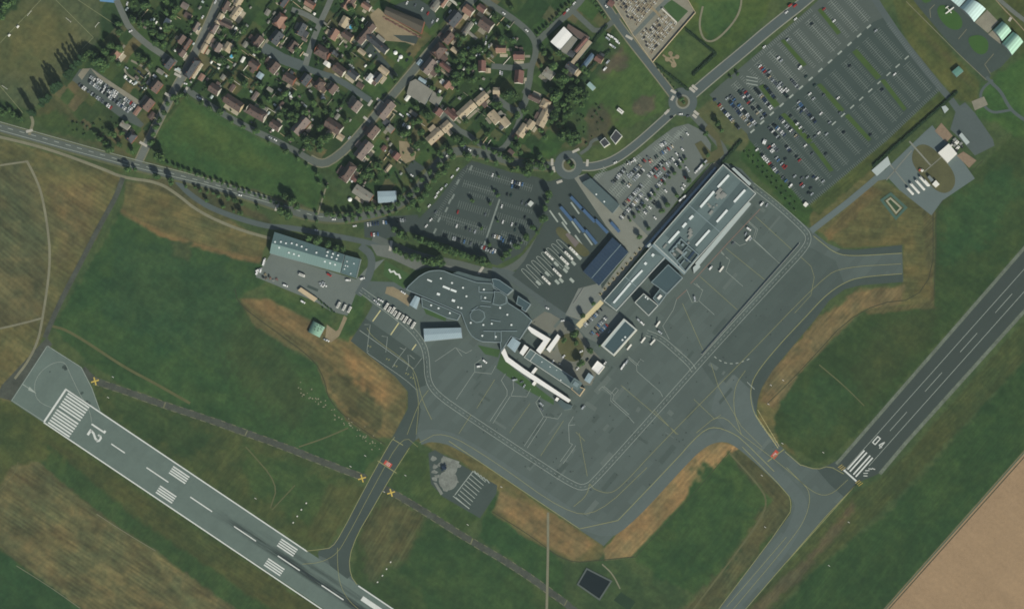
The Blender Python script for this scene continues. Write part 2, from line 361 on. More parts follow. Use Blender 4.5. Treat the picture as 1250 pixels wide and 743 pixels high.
for poly, rgb, soft, mow in REG:
    xs = [p[0] for p in poly]; ys = [p[1] for p in poly]; mg = soft*2+4
    ix = slice(np.searchsorted(gx, min(xs)-mg), np.searchsorted(gx, max(xs)+mg)); iy = slice(np.searchsorted(gy, min(ys)-mg), np.searchsorted(gy, max(ys)+mg))
    x = X[iy, ix]; y = Y[iy, ix]
    if x.size == 0: continue
    sd = sdist(poly, x, y)+(n1[iy, ix]*.7+n2[iy, ix]*.6)*soft*1.2
    a = np.clip(.5-sd/soft, 0, 1); a = a*a*(3-2*a)
    if rgb[1]-rgb[0] > 18: rgb = (rgb[0]+10, rgb[1]+5, rgb[2]+2)
    elif rgb[0] > rgb[1]-6 and rgb[0] < 140: rgb = (rgb[0]-3, rgb[1]-1, rgb[2]+3)
    c = np.zeros(x.shape+(3,)); c[:] = rgb
    mow = mow or (SL if len(poly) % 2 else -52, 3.4, .085)
    if mow:
        an, wd, am = mow; ca, sa = math.cos(math.radians(an)), math.sin(math.radians(an))
        u = x*ca+y*sa; v = -x*sa+y*ca
        st = (vnoise(u, v*14/wd, 14*2.5, 9)-.5)*.9+.45*np.sin(v*2*PI/wd+2*n3[iy, ix])*(.4+n5[iy, ix])+(vnoise(u/6, v, 2.2, 8)-.5)*1.1
        c *= (1+am*st)[..., None]
        c[..., 0] *= 1+am*.25*(vnoise(u, v*5, 40, 6)-.5)
    C[iy, ix] = C[iy, ix]*(1-a[..., None])+c*a[..., None]
# garden plots of the village: small lots of lawn, beds, bare soil
sd = sdist(VIL, X, Y); t = math.radians(38)
u = X*math.cos(t)+Y*math.sin(t)+3*n2; v = -X*math.sin(t)+Y*math.cos(t)+3*n5
ci = np.floor(u/13).astype(int); cj = np.floor(v/17).astype(int)
pr = np.random.RandomState(5).randint(0, 10, (64, 64))[cj % 64, ci % 64]
pal = np.array([(48,70,40),(60,86,46),(42,62,38),(54,80,44),(74,84,50),(46,68,40),(88,86,58),(60,78,46),(44,66,40),(100,92,66)], float)
mk = (np.clip(-sd/5, 0, 1)*.75)[..., None]; C = C*(1-mk)+pal[pr]*mk
gr = np.clip(1+.11*n1+.09*n2+.05*n3+.14*n4+.06*n5, .5, 1.6)
dry = np.clip(n2+n3+.6*n1, -.6, .6)
C *= gr[..., None]; C[..., 0] *= 1+.13*dry; C[..., 1] *= 1+.03*dry
sd = sdist([(1077,745),(1250,550),(1500,268),(1500,1000),(860,990)], X, Y); a = np.clip(.5-sd/1.5, 0, 1)[..., None]
u = X*.662-Y*.749; so = 1+.05*n3+.035*n5+.03*n4+.05*(vnoise(u, X*.01, 3.2, 7)-.5)
C = C*(1-a)+np.array((157,132,102))*so[..., None]*a
C = np.clip(C, 0, 255)/255.0; C = np.where(C <= .04045, C/12.92, ((C+.055)/1.055)**2.4)
ny, nx = X.shape
me = bpy.data.meshes.new('ground'); V = np.stack([(X-625)*S, (371.5-Y)*S, np.zeros(X.shape)], -1).reshape(-1, 3)
idx = np.arange(ny*nx).reshape(ny, nx)
F = np.stack([idx[1:, :-1], idx[1:, 1:], idx[:-1, 1:], idx[:-1, :-1]], -1).reshape(-1, 4)
me.vertices.add(len(V)); me.vertices.foreach_set('co', V.ravel().astype(np.float32))
me.loops.add(F.size); me.loops.foreach_set('vertex_index', F.ravel().astype(np.int32))
me.polygons.add(len(F)); me.polygons.foreach_set('loop_start', np.arange(0, F.size, 4, dtype=np.int32)); me.polygons.foreach_set('loop_total', np.full(len(F), 4, np.int32))
me.update(calc_edges=True)
at = me.color_attributes.new('grass_tone', 'FLOAT_COLOR', 'POINT')
at.data.foreach_set('color', np.concatenate([C.reshape(-1, 3), np.ones((ny*nx, 1))], 1).ravel().astype(np.float32))
gm = bpy.data.materials.new('grassland'); gm.use_nodes = True; nt = gm.node_tree; N = nt.nodes
bs = N['Principled BSDF']; bs.inputs['Roughness'].default_value = .95; bs.inputs['Specular IOR Level'].default_value = .1
ca = N.new('ShaderNodeVertexColor'); ca.layer_name = 'grass_tone'; ge = N.new('ShaderNodeNewGeometry')
acc = None
for sc_, k in ((.9, .26), (.25, .16), (.05, .08)):
    nn = N.new('ShaderNodeTexNoise'); nn.inputs['Scale'].default_value = sc_; nn.inputs['Detail'].default_value = 3; nt.links.new(ge.outputs['Position'], nn.inputs['Vector'])
    q = N.new('ShaderNodeMath'); q.operation = 'MULTIPLY_ADD'; nt.links.new(nn.outputs['Fac'], q.inputs[0]); q.inputs[1].default_value = 2*k
    if acc is None: q.inputs[2].default_value = 1-.50
    else: nt.links.new(acc, q.inputs[2])
    acc = q.outputs[0]
vm = N.new('ShaderNodeVectorMath'); vm.operation = 'SCALE'; nt.links.new(ca.outputs['Color'], vm.inputs[0]); nt.links.new(acc, vm.inputs['Scale'])
nt.links.new(vm.outputs[0], bs.inputs['Base Color'])
me.materials.append(gm); go = bpy.data.objects.new('ground', me); COL.objects.link(go)
tag(go, 'grass and dry hay fields stretching around the airfield and village', 'ground', kind='structure')
def pdist0(x, y, p): return min(math.dist((x, y), ((p[i][0]+p[i-1][0])/2, (p[i][1]+p[i-1][1])/2)) if math.dist(p[i], p[i-1]) < 30 else abs((p[i][0]-p[i-1][0])*(p[i-1][1]-y)-(p[i-1][0]-x)*(p[i][1]-p[i-1][1]))/math.dist(p[i], p[i-1]) for i in range(len(p)))
# ------------------------------------------------------------------ airfield pavements
APRON = [(446,388),(455,372),(437,352),(452,343),(500,345),(640,330),(700,300),(760,340),(800,300),(878,196),(905,206),(925,228),(960,256),(993,283),(1010,297),(1026,304),(1045,305),(1101,299),(1102.5,344),(1051,348),(1031,353),(1012,367),(994,391),(964,427),(943,452),(930,473),(925,488),(923,503),(928,519),(948,539),(962,553),(978,567),(997,572),(1012,567),(1024,560),(1046,589),(1009,629),(911,743),(880,780),(845,780),(877.6,743),(965,627),(967,614),(963,601),(906,544),(893,538.6),(872,536),(855,543),(834,563),(737,666),(549,539),(534,531),(518,530),(507,537),(498,547),(478,579),(452,625),(435,653),(427,679),(428,702),(436,713),(389,690),(389,672),(403,667),(415,653),(429,627),(446,593),(477,538),(498,498),(498,478),(482,459),(428,416)]
flat('apron', [APRON], M_apron, .05, 'wide grey asphalt apron and taxiways in front of the terminals', 'apron')
def rw(x, o): return (x, 475+(x-80.5)*.672+o)
flat('runway', [[(57,422),(99.7,448),(112.5,473),(122.7,502),(378,674),(403,690),(436,712),(600,823),(600,880),(396,743),(289,672),(54,516),(13,489)]], M_rwy, .07, 'long pale grey main runway crossing the lower left, numbered 12', 'runway')
flat('runway', [[(1024,563),(1042,539),(1210,350),(1250,303),(1330,212),(1330,285),(1250,378),(1105,539),(1072,578),(1046,589)]], M_rwy2, .08, 'short dark asphalt runway rising to the right edge, numbered 04', 'runway')
mb = MB(); mb.strip([W((1021,566)), W((1210,349)), W((1330,211))], 3.8, .10)
mb.strip([W((1074,578)), W((1106,540)), W((1251,379)), W((1330,287))], 4.2, .10)
struct('runway_shoulder', mb, M_should, 'pale crumbling concrete shoulders along the short dark runway', 'shoulder')
# darker and paler pavement stretches
ov = MB()
for p in ([(1026,304),(1045,305),(1101,299),(1101,309),(1036,313.5),(1020,308)], [(1102,344),(1051,348),(1031,353),(1012,367),(994,391),(964,427),(943,452),(930,473),(925,488),(923,503),(918,500),(914,478),(921,458),(948,424),(985,385),(1008,360),(1030,345),(1050,338),(1102,334)],
          [(415,653),(429,627),(446,593),(477,538),(498,498),(498,478),(482,459),(505,470),(514,500),(507,537),(498,547),(478,579),(452,625),(435,653),(427,679),(428,702),(424,706),(403,690),(400,682),(388,677),(389,672),(403,667)],
          [(428,416),(446,388),(520,440),(520,470),(498,478),(482,459)],
          [(997,572),(1012,567),(1024,560),(1046,589),(1030,606),(1012,590)]):
    ov.poly([W(a) for a in p], .088+len(ov.v)*.0002)
struct('dark_asphalt', ov, M_dark, 'darker newer asphalt strips on the apron edge and link taxiway', 'asphalt')
flat('asphalt_bay', [[(855,445),(900,395),(985,300),(1020,318),(1030,345),(985,385),(948,424),(921,458),(914,476),(888,455),(872,470)]], mat('asphalt_bay_dark', (75,86,81), .1, .03, .3, patch=.1), .0875, 'slightly darker holding bay beside the apron service road', 'asphalt')
ov = MB()
ov.strip([W(a) for a in chaikin([(512,535),(528,530),(560,538),(640,590),(735,655),(770,630),(835,558),(858,537),(880,530),(900,535),(945,575),(975,605),(980,620),(960,665),(885,750)], 2)], 15, .10)
ov.poly([W(a) for a in [(892,453),(916,475),(922,505),(945,538),(925,548),(885,524),(868,500),(876,468)]], .11)
struct('taxiway', ov, M_edge, 'paler bluish taxiway band wrapping the lower apron edge', 'taxiway')
flat('turning_pad', [[(2,470),(57,412),(64,420),(14,489),(-4,484)]], M_old, .05, 'weathered grey stopway strip behind the runway threshold', 'stopway')
def worn_band(pts, w, label):
    r = random.Random(len(label)); p = chaikin(pts, 2); q = []
    for i in range(len(p)-1):
        for k in range(6): q.append((p[i][0]+(p[i+1][0]-p[i][0])*k/6, p[i][1]+(p[i+1][1]-p[i][1])*k/6))
    l = [a for a in side([W(a) for a in q], w/2)]; rr = [a for a in side([W(a) for a in q], -w/2)]
    j = lambda a: (a[0]+r.uniform(-.6, .6), a[1]+r.uniform(-.6, .6))
    mb = MB(); l = [j(a) for a in l]; rr = [j(a) for a in rr]; n = len(l)
    mb.add([(a[0], a[1], .06) for a in rr]+[(a[0], a[1], .06) for a in l], [(i, i+1, n+i+1, n+i) for i in range(n-1)])
    struct('old_taxiway', mb, M_old, label, 'taxiway')
worn_band([(101,450),(115,465),(150,476),(200,494),(250,510),(300,528),(350,546),(400,566),(448,584)], 8.0, 'closed weathered taxiway strip with yellow crosses above the main runway')
worn_band([(470,596),(485,604),(520,625),(575,660),(630,692),(690,735),(720,760)], 8.0, 'closed weathered taxiway strip running to the bottom edge')
# tyre rubber on the touchdown zone
M_rub = bpy.data.materials.new('tyre_rubber'); M_rub.use_nodes = True
nt = M_rub.node_tree; N = nt.nodes; b = N['Principled BSDF']; b.inputs['Base Color'].default_value = L3((40,50,50)); b.inputs['Roughness'].default_value = .9
ge = N.new('ShaderNodeNewGeometry'); mp = N.new('ShaderNodeMapping'); mp.inputs['Rotation'].default_value = (0, 0, math.radians(33.9)); nt.links.new(ge.outputs['Position'], mp.inputs['Vector'])
m2 = N.new('ShaderNodeMapping'); m2.inputs['Scale'].default_value = (.03, .55, 1); nt.links.new(mp.outputs[0], m2.inputs['Vector'])
nz = N.new('ShaderNodeTexNoise'); nz.inputs['Scale'].default_value = 1; nz.inputs['Detail'].default_value = 3; nt.links.new(m2.outputs[0], nz.inputs['Vector'])
at_ = N.new('ShaderNodeVertexColor'); at_.layer_name = 'wear'; mm = N.new('ShaderNodeMath'); mm.operation = 'MULTIPLY'
mr = N.new('ShaderNodeMapRange'); mr.inputs[1].default_value = .28; mr.inputs[2].default_value = .58; nt.links.new(nz.outputs['Fac'], mr.inputs[0])
nt.links.new(mr.outputs[0], mm.inputs[0]); nt.links.new(at_.outputs['Color'], mm.inputs[1]); nt.links.new(mm.outputs[0], b.inputs['Alpha'])
def rubber(x0, x1, off, wid, amt):
    n, k = 24, 7; mb = MB(); vs = []; al = []
    for i in range(n+1):
        t = i/n; x = x0+(x1-x0)*t; y = 475+(x-80.5)*.672+off
        for j in range(k+1):
            u = (j/k-.5)*wid; a = W((x-.557*u, y+.83*u)); vs.append((a[0], a[1], .085)); al.append(max(0, min(1, 5*t))*(math.sin(PI*j/k)**1.2)*amt*(.35+.65*min(1, 1.6*t)))
    fs = [(i*(k+1)+j+1, i*(k+1)+j, (i+1)*(k+1)+j, (i+1)*(k+1)+j+1) for i in range(n) for j in range(k)]
    mb.add(vs, fs); me = mb.mesh('tyre_marks', M_rub); c = me.color_attributes.new('wear', 'FLOAT_COLOR', 'POINT')
    c.data.foreach_set('color', np.array([[a, a, a, 1] for a in al], np.float32).ravel())
    return me
for args, lb in (((250,470,27,13,.95), 'dark tyre rubber streaks on the main runway touchdown zone'), ((300,470,14,8,.35), 'faint tyre rubber streaks above the runway centreline')):
    o = bpy.data.objects.new('tyre_marks', rubber(*args)); COL.objects.link(o); tag(o, lb, 'tyre marks', kind='structure')
ar = random.Random(8)
for tone_, mm, n in (('darker', mat('asphalt_patch_dark', (74, 85, 80), .1), 26), ('paler', mat('asphalt_patch_pale', (96, 106, 100), .1), 26)):
    mb = MB(); k = 0
    while k < n:
        x, y = ar.uniform(520, 970), ar.uniform(250, 640)
        if not inpoly(x, y, APRON) or pdist0(x, y, APRON) < 14: continue
        c = W((x, y)); L_, B_ = ar.uniform(4, 26), ar.uniform(1.5, 7); an = ar.choice([A_U, A_D, A_U])
        mb.poly([(c[0]+a*L_/2*math.cos(an)-b*B_/2*math.sin(an), c[1]+a*L_/2*math.sin(an)+b*B_/2*math.cos(an)) for a, b in ((-1, -1), (1, -1), (1, 1), (-1, 1))], .118+.0012*k); k += 1
    struct('asphalt_patch', mb, mm, tone_+' rectangular repair patches scattered over the apron', 'patch')
mb = MB(); k = 0
while k < 150:
    x, y = ar.uniform(520, 960), ar.uniform(250, 600)
    if not inpoly(x, y, APRON) or pdist0(x, y, APRON) < 10: continue
    mb.disc(*W((x, y)), ar.uniform(.5, 1.5), .15+.0001*k, 8, ry=ar.uniform(.3, 1.2), a=ar.uniform(0, 3)); k += 1
struct('oil_stain', mb, mat('oil_stain_dark', (60, 69, 66), .15), 'small dark oil spots on the aircraft stands', 'stain')
# ------------------------------------------------------------------ markings
def lines(name, items, m, label, w=.7, z=.16, cat='marking'):
    mb = MB()
    for it in items:
        ww = w
        if isinstance(it, dict): ww = it.get('w', w); p = it['p']; d = it.get('d'); cv = it.get('c', 0); cl = 0
        else: p, d, cv = it, None, 0
        if cv: p = chaikin(p, cv)
        q = [W(a) for a in p]
        if not d: mb.strip(q, ww, z)
        else:
            on, off = d; L = [0]
            for i in range(len(q)-1): L.append(L[-1]+math.dist(q[i], q[i+1]))
            def at(t):
                for i in range(len(q)-1):
                    if L[i+1] >= t: k = (t-L[i])/(L[i+1]-L[i] or 1); return (q[i][0]+(q[i+1][0]-q[i][0])*k, q[i][1]+(q[i+1][1]-q[i][1])*k)
                return q[-1]
            t = 0
            while t < L[-1]: mb.strip([at(t), at(min(t+on, L[-1]))], ww, z); t += on+off
    return struct(name, mb, m, label, cat)
H = (.83, .557); R = (-.557, .83)          # along and across the main runway
def hp(o, u, v): return (o[0]+H[0]*u+R[0]*v, o[1]+H[1]*u+R[1]*v)
def rect(o, u0, u1, v0, v1): return [hp(o, u0, v0), hp(o, u1, v0), hp(o, u1, v1), hp(o, u0, v1)]
mb = MB(); T = (80.5, 475)
WID = 48.5
def rq(u0, u1, v0, v1): mb.poly([W(a) for a in rect(T, u0, u1, v0, v1)], .15)
rq(-1, 355, -.75, .75); rq(430, 560, -.75, .75); rq(0, 480, WID-.75, WID+.75); rq(-1.2, 1.2, .9, WID-.9)
for k in range(6):
    for b0 in (1.9, 25.8): rq(4.5, 36, b0+k*3.75, b0+k*3.75+2.0)
rq(83, 103, 23.6, 25.0)
for k in range(7): rq(134.7+k*64.4, 167+k*64.4, 23.6, 25.0)
u0 = 173
for s0 in (173, 332):
    for b0 in (4.2, 32.9):
        for k in range(4): rq(s0-12, s0+12, b0+k*3.0, b0+k*3.0+1.7)
rq(442, 510, 7.0, 13.0); rq(442, 510, 35.5, 41.5)
# the number 12, read from the threshold
rq(49.5, 69.5, 16.6, 18.6); rq(66.8, 69.5, 15.0, 16.6)
def stroke(pts, w):
    q = [W(hp(T, a, b)) for a, b in pts]; mb.strip(q, w*S, .153)
stroke([(53,23.4),(53,31.4)], 3.0); stroke([(53.5,24.4),(58,25.8),(63,29.6),(66.6,30.6)], 2.6); stroke([(66,31.6),(68.6,29.4),(68.6,25.4),(66,23.6)], 2.6); stroke([(66.6,24.6),(63.6,24.0)], 2.0)
struct('runway_marking', mb, M_white, 'white threshold bars, number 12 and dashes on the main runway', 'marking')
lines('runway_marking', [[(57.5,422.5),(14.5,488.5),(55,515)], [(58,422),(99,448),(112,473),(122,501)], {'p': [(27.5,468.6),(36,474.2)], 'w': 1.0}, {'p': [(85,508),(70,500),(45,490),(41,470),(48,455),(60,445),(72,441),(80,443),(85,455),(97,480),(110,502),(112,515)], 'c': 2, 'w': .45}], M_whitef, 'faded turning loop and edge lines on the threshold pad', .7, .13)
mb = MB(); mb.poly([W(a) for a in [(36,471.8),(44.5,480),(34.5,475.8)]], .14); struct('runway_marking', mb, M_whiteo, 'white arrow head pointing to the main runway threshold', 'marking')
mb = MB()
for x, y, r in ((78.5,447.5,3.2), (80.5,450,2.6), (100,479.5,2.4), (106,490,2.2), (109,492,2.0), (61,453.5,1.3)): mb.disc(*W((x, y)), r*S, .12, 10, ry=r*.7*S, a=.6)
struct('asphalt_stain', mb, M_dark, 'small dark repair stains on the runway turning pad', 'stain')
# short runway 04
A4 = (1037.7, 580); U4 = (.666, -.746); V4 = (.746, .666)
def h4(u, v): return (A4[0]+U4[0]*u+V4[0]*v, A4[1]+U4[1]*u+V4[1]*v)
mb = MB(); my = MB()
def r4(u0, u1, v0, v1, b=None, z=.15): (b or mb).poly([W(h4(u0, v0)), W(h4(u1, v0)), W(h4(u1, v1)), W(h4(u0, v1))], z)
r4(-1, 1, -10.4, 10.4); mw = MB(); r4(1, 420, -9.3, -8.75, mw); r4(24, 420, 9.0, 9.55, mw)
for v in (-7.3, -3.4, 2.2, 6.1): r4(3.5, 34.5, v-.9, v+.9)
for k in range(9): r4(73+k*64.4, 104+k*64.4, -.25, .35, mw)
struct('runway_marking', mw, M_whiteo, 'thin white edge lines and dashes along the short dark runway', 'marking')
def s4(pts, w): mb.strip([W(h4(a, b)) for a, b in pts], w*S, .153)
s4([(48,-6.4),(58.6,-6.4)], 1.3); s4([(48,-2.4),(58.6,-2.4)], 1.3); s4([(48.5,-6),(48.5,-2.6)], 1.3); s4([(58.1,-6),(58.1,-2.6)], 1.3)
s4([(48.5,4.6),(58.5,4.6)], 1.2); s4([(51.2,1.4),(51.2,6.4)], 1.2); s4([(51.6,1.8),(58.6,4.4)], 1.2)
for k, (a, b) in enumerate(((26,14.5), (23.5,11.5), (19.5,10.2), (15.5,10.8), (12.5,12.8))): s4([(a-2.0*math.cos(1.2-.55*k)-.8, b-.4), (a+2.2*math.sin(.4+.3*k)-1, b+3.4)], .9)
struct('runway_marking', mb, M_white, 'white stripes, number 04 and dashes on the short dark runway', 'marking')
for k in range(3):
    for v0, sg in ((-17.6, 1), (11.0, 1)): my.strip([W(h4(-2.6+k*.0, v0+k*2.5+.2)), W(h4(3.6, v0+k*2.5+1.6))], .55, .15)
struct('runway_marking', my, M_yel, 'yellow chevron hatching beside the short runway threshold bar', 'marking')
# apron service road, stands and taxi lines
SR = chaikin([(440,354),(475,379),(503,402),(517,420),(521,437),(522,465),(534,482),(570,507),(650,560),(702,593.5),(716,594.5),(728,584),(800,504),(880,414),(955,333),(983,303),(988,290),(982,280),(950,251),(918,226)], 2)
SR2 = chaikin([(789,406),(806,412),(822,426),(842,444),(847,452)], 2)
lines('apron_marking', [side(SR, 3.4), side(SR, -3.4), side(SR2, 3.2), side(SR2, -3.2), {'p': SR, 'd': (2.6, 3.0), 'w': .32}, {'p': SR2, 'd': (2.6, 3.0), 'w': .32}], M_whiteo, 'white bordered service road looping round the apron', .48, .17)
lines('apron_marking', [{'p': [(976,296.5),(856,432)], 'w': 1.2}], M_whiteo, 'long white boundary line beside the apron service road', 1.2, .19)
ST = []
for a, b, n in (((557,487),(579.5,453.5),0), ((598,514),(619,482),1), ((640,544),(663.5,508.5),1), ((684,563),(699,542),1)):
    ST.append([a, b])
    if n: ST.append([(a[0]+3.6, a[1]+2.4), (b[0]+4.0, b[1]+1.2)])
ST += [[(579.5,453.5),(579.5,444),(588,438),(587,436)], [(580,454),(600,456),(605,446)], [(617,456),(612,464),(619,476),(619,483)], [(626,459),(627,475),(624,482)], [(624,483),(643,484),(648,474)],
       [(660,483),(654,491),(663.5,508.5)], [(664,508),(681,511),(686,504)], [(700,508),(694,518),(695,540),(699,542)], [(694,519),(702,518)], [(531,441),(556,424),(569,431),(576,427)], [(557,425),(564,434.5)],
       [(731,476),(735,471.5),(746,481),(745.5,489),(768,509),(774,516)], [(737,471),(749,481),(748,488),(768,506)], [(746,480),(752,473),(755,475.5),(749,483)],
       [(767,437),(777,446),(777.5,453),(806,478),(809,484)], [(767,435),(780,446)], [(777,446),(782,438),(786,441)],
       [(914,272),(923,280),(919,292),(953,323)], [(914,270),(925,280),(921,293),(951,321)], [(880,308),(891,317.5),(886,331),(907,349.5)], [(880,306),(888,316)], [(847,346),(858,354),(853,367),(872,384)], [(850,346),(857,354)], [(838,353),(845,369),(852,368)], [(826,365),(822,378),(809,398),(817,414)], [(894,293),(903,300),(911,297)]]
lines('apron_marking', ST, M_whitef, 'faded white aircraft stand outlines across the apron', .5, .16)
YL = [[(604,463),(582,498)], [(647,492),(622,528)], [(688,513),(660,556)], [(714,538),(703,527)], [(707,528),(717,581)], [(758,470),(791,498),(828,530)], [(922,264),(967,305)], [(886,303),(933,341)], [(854,337),(900,378)], [(833,370),(858,427)], [(868,444),(877,472),(905,520),(930,545)], [(798,500),(826,530)],
      [(847,487),(872,511),(880,506)], [(977,313),(990,325),(994,338),(990,360),(970,382)], [(560,529),(575,506)]]
lines('apron_marking', YL, M_yelf, 'thin faded yellow lead-in lines on the aircraft stands', .42, .18)
TL = [{'p': [(993,288),(1004,297),(1018,308),(1036,313),(1101,309)], 'c': 2}, {'p': [(1101,334),(1050,338),(1030,345),(1008,360),(985,385),(948,424),(921,458),(916,475),(917,493),(924,512),(948,540)], 'c': 2},
      {'p': [(548,538),(640,600),(730,660),(827,559),(845,538),(862,523),(875,521),(892,527),(905,535),(945,575)], 'c': 1}, {'p': [(960,686),(1046,590)]}, {'p': [(877,743),(964,628),(966,614),(962,602),(906,545)], 'c': 1},
      {'p': [(978,567),(997,573),(1012,568),(1030,578)], 'c': 1}, {'p': [(910,743),(1008,630),(1046,590)]}, {'p': [(958,551),(978,568)]}, {'p': [(374,672),(392,670),(405,668),(416,652),(446,594),(476,540),(482,533)], 'c': 1}, {'p': [(436,713),(428,702),(426,680),(436,652),(452,625),(478,580),(500,546)], 'c': 1}]
lines('taxi_marking', TL, M_yelf, 'pale yellow edge lines along the taxiway borders', .75, .18)
TC = [{'p': [(1100,322),(1030,326),(1005,338),(900,447),(800,548),(762,590),(745,603),(725,597),(720,590)], 'c': 2}, {'p': [(510,545),(492,530),(458,590),(424,655),(411,676),(392,686),(369,688)], 'c': 2}, {'p': [(412,668),(412,690),(415,713),(425,732),(440,745)], 'c': 2}, {'p': [(497,530),(512,490),(523,476)], 'c': 2},
      {'p': [(448,400),(455,412),(495,440),(508,455),(514,485),(527,512)], 'c': 2}, {'p': [(508,530),(512,488),(504,455)], 'c': 2}, {'p': [(905,530),(945,560),(975,585),(990,600),(985,630),(965,660),(885,755)], 'c': 2}, {'p': [(960,570),(990,600),(1012,606),(1035,585)], 'c': 2}, {'p': [(905,530),(895,500),(897,470),(910,452)], 'c': 2}, {'p': [(850,528),(880,503),(905,530)], 'c': 2},
      {'p': [(512,540),(540,525),(600,560),(690,625),(730,628),(790,570)], 'c': 2}, {'p': [(720,590),(716,605),(700,618)], 'c': 2}, {'p': [(970,735),(1005,640),(1035,600)], 'c': 1} if 0 else {'p': [(887,740),(960,655)]}]
lines('taxi_marking', TC, M_yelf, 'thin yellow taxi centre lines curving over the apron', .5, .20)
lines('taxi_marking', [{'p': [(872,435),(880,441),(890,444),(902,443),(917,437)], 'c': 2, 'd': (3.2, 3.6), 'w': 1.0}, {'p': [(921,475),(912,466)], 'w': .7}], M_whiteo, 'curved dashed white line at the apron corner', 1.0, .2)
lines('apron_marking', [[(928,255),(889,296),(880,306),(843,346)], [(826,365),(838,354)]], M_redf, 'faint red limit line along the terminal face', .7, .2)
HL = [{'p': [(439,403),(505,450),(515,437)], 'w': .6}, {'p': [(450,428),(447,430),(463,441),(495,463),(508,475)], 'c': 1}, [(445,396),(452,396),(450,411),(448,428)], [(466,410),(473,411),(471,430)], [(496,424),(484,440),(479,448)], [(488,424),(494,427)], [(498,433),(499,445),(496,452)], [(500,433),(506,438)]]
lines('helipad_marking', HL, M_whitef, 'pale guide lines on the light aircraft parking below the coach row', .5, .17)
mb = MB()
for x, y in ((451,422.5), (473.5,438.5), (483,446.5), (497,456), (503,461)):
    for dx, dy in ((-1.6, -.6), (1.1, .5)):
        a = W((x+dx, y+dy)); mb.box(a[0], a[1], .16, .7, 2.2, .01, A_D); mb.box(a[0]+.7, a[1]+.2, .16, .6, 1.2, .012, A_U)
struct('helipad_marking', mb, M_yelf, 'small yellow stand numbers on the light aircraft parking', 'marking')
lines('footway_marking', [[(464.6,378.6),(455,392)], [(486.8,394),(477,408.5)], [(508,420),(503,427)]], mat('walkway_cream', (196,190,140), .1), 'three cream walkway strips crossing the grass by the service road', 1.3, .2)
mb = MB()
for a, b in (((530,590),(548,558)),):
    pass
for k in range(9): mb.strip([W((556.5+2.6*k, 606.5-4.0*k+.2)), W((572+2.6*k, 620-4.0*k))], .75, .17)
mb.strip([W((553,605)), W((573,620.5))], 1.0, .175); mb.strip([W((555,604)), W((577.5,574.5))], .9, .178)
for k in range(5): mb.strip([W((579+3.7*k, 574+2.6*k)), W((582.5+3.7*k, 578.8+2.6*k))], .9, .172)
struct('pad_marking', mb, M_whiteo, 'ladder of white stripes on the fire training ground', 'marking')
mb = MB()
for k in range(9): mb.strip([W((922.5+k*2.9, 506+k*4.2)), W((929+k*2.6, 518+k*3.6))], .75, .16); mb.strip([W((925+k*2.9, 500+k*4.8)), W((929.5+k*2.7, 508+k*4.6))], .6, .163)
struct('shoulder_marking', mb, mat('paint_cream', (178,170,122), .15), 'cream diagonal hatching on the verge beside the taxiway throat', 'marking')
for x, y, lb in ((116,465,'yellow closure cross near the runway turning pad'), (442,583.5,'yellow closure cross left of the link taxiway'), (477.5,601,'yellow closure cross right of the link taxiway')):
    mb = MB(); c = W((x, y))
    mb.box(c[0], c[1], .12, 1.5, 9.5, .015, .78-.5); mb.box(c[0], c[1], .14, 1.5, 9.5, .015, .78+1.07)
    struct('closure_cross', mb, M_yel, lb, 'marking')
mb = MB(); c = W((473.5,566)); mb.box(c[0], c[1], .16, 9.5, 5.2, .02, A_D)
c2 = W((946,554.5)); mb.box(c2[0], c2[1], .16, 10, 5.8, .02, A_U)
struct('holding_sign', mb, M_redp, 'two red painted holding point panels on the taxiways', 'marking')
def glyph(c, ang, cells, s):
    mb = MB()
    for gx_, gy_, lx, ly in cells: mb.box(c[0]+(gx_*math.cos(ang)-gy_*math.sin(ang))*s, c[1]+(gx_*math.sin(ang)+gy_*math.cos(ang))*s, .19, lx*s, ly*s, .01, ang)
    return mb
DG = {'1': [(0,0,.5,4)], '2': [(0,1.75,2.4,.55),(.95,.9,.5,1.6),(0,0,2.4,.5),(-.95,-.9,.5,1.6),(0,-1.75,2.4,.55)], '0': [(-.95,0,.5,4),(.95,0,.5,4),(0,1.75,1.6,.5),(0,-1.75,1.6,.5)], '4': [(.5,0,.55,4),(-.4,-.3,1.6,.5),(-.9,.9,.5,2)], '3': [(0,1.75,2.2,.5),(.95,0,.5,4),(0,0,1.8,.5),(0,-1.75,2.2,.5)]}
def num(s): return [(x+(i-(len(s)-1)/2)*3.2, y, a, b) for i, ch in enumerate(s) for x, y, a, b in DG[ch]]
struct('holding_sign', glyph(c, A_D, num('30'), .95), M_white, 'white number 30 on the red panel near the main runway', 'marking')
struct('holding_sign', glyph(c2, A_U, num('04'), .8), M_white, 'white number 04 on the red panel of the right taxiway', 'marking')
lines('taxi_marking', [{'p': [(461,562),(484,577)], 'w': 1.0}, {'p': [(937,563),(957,548)], 'w': 1.2}, {'p': [(480,536),(492,543)], 'w': .9}], M_yelf, 'yellow holding point bars across both taxiways', 1.0, .2)

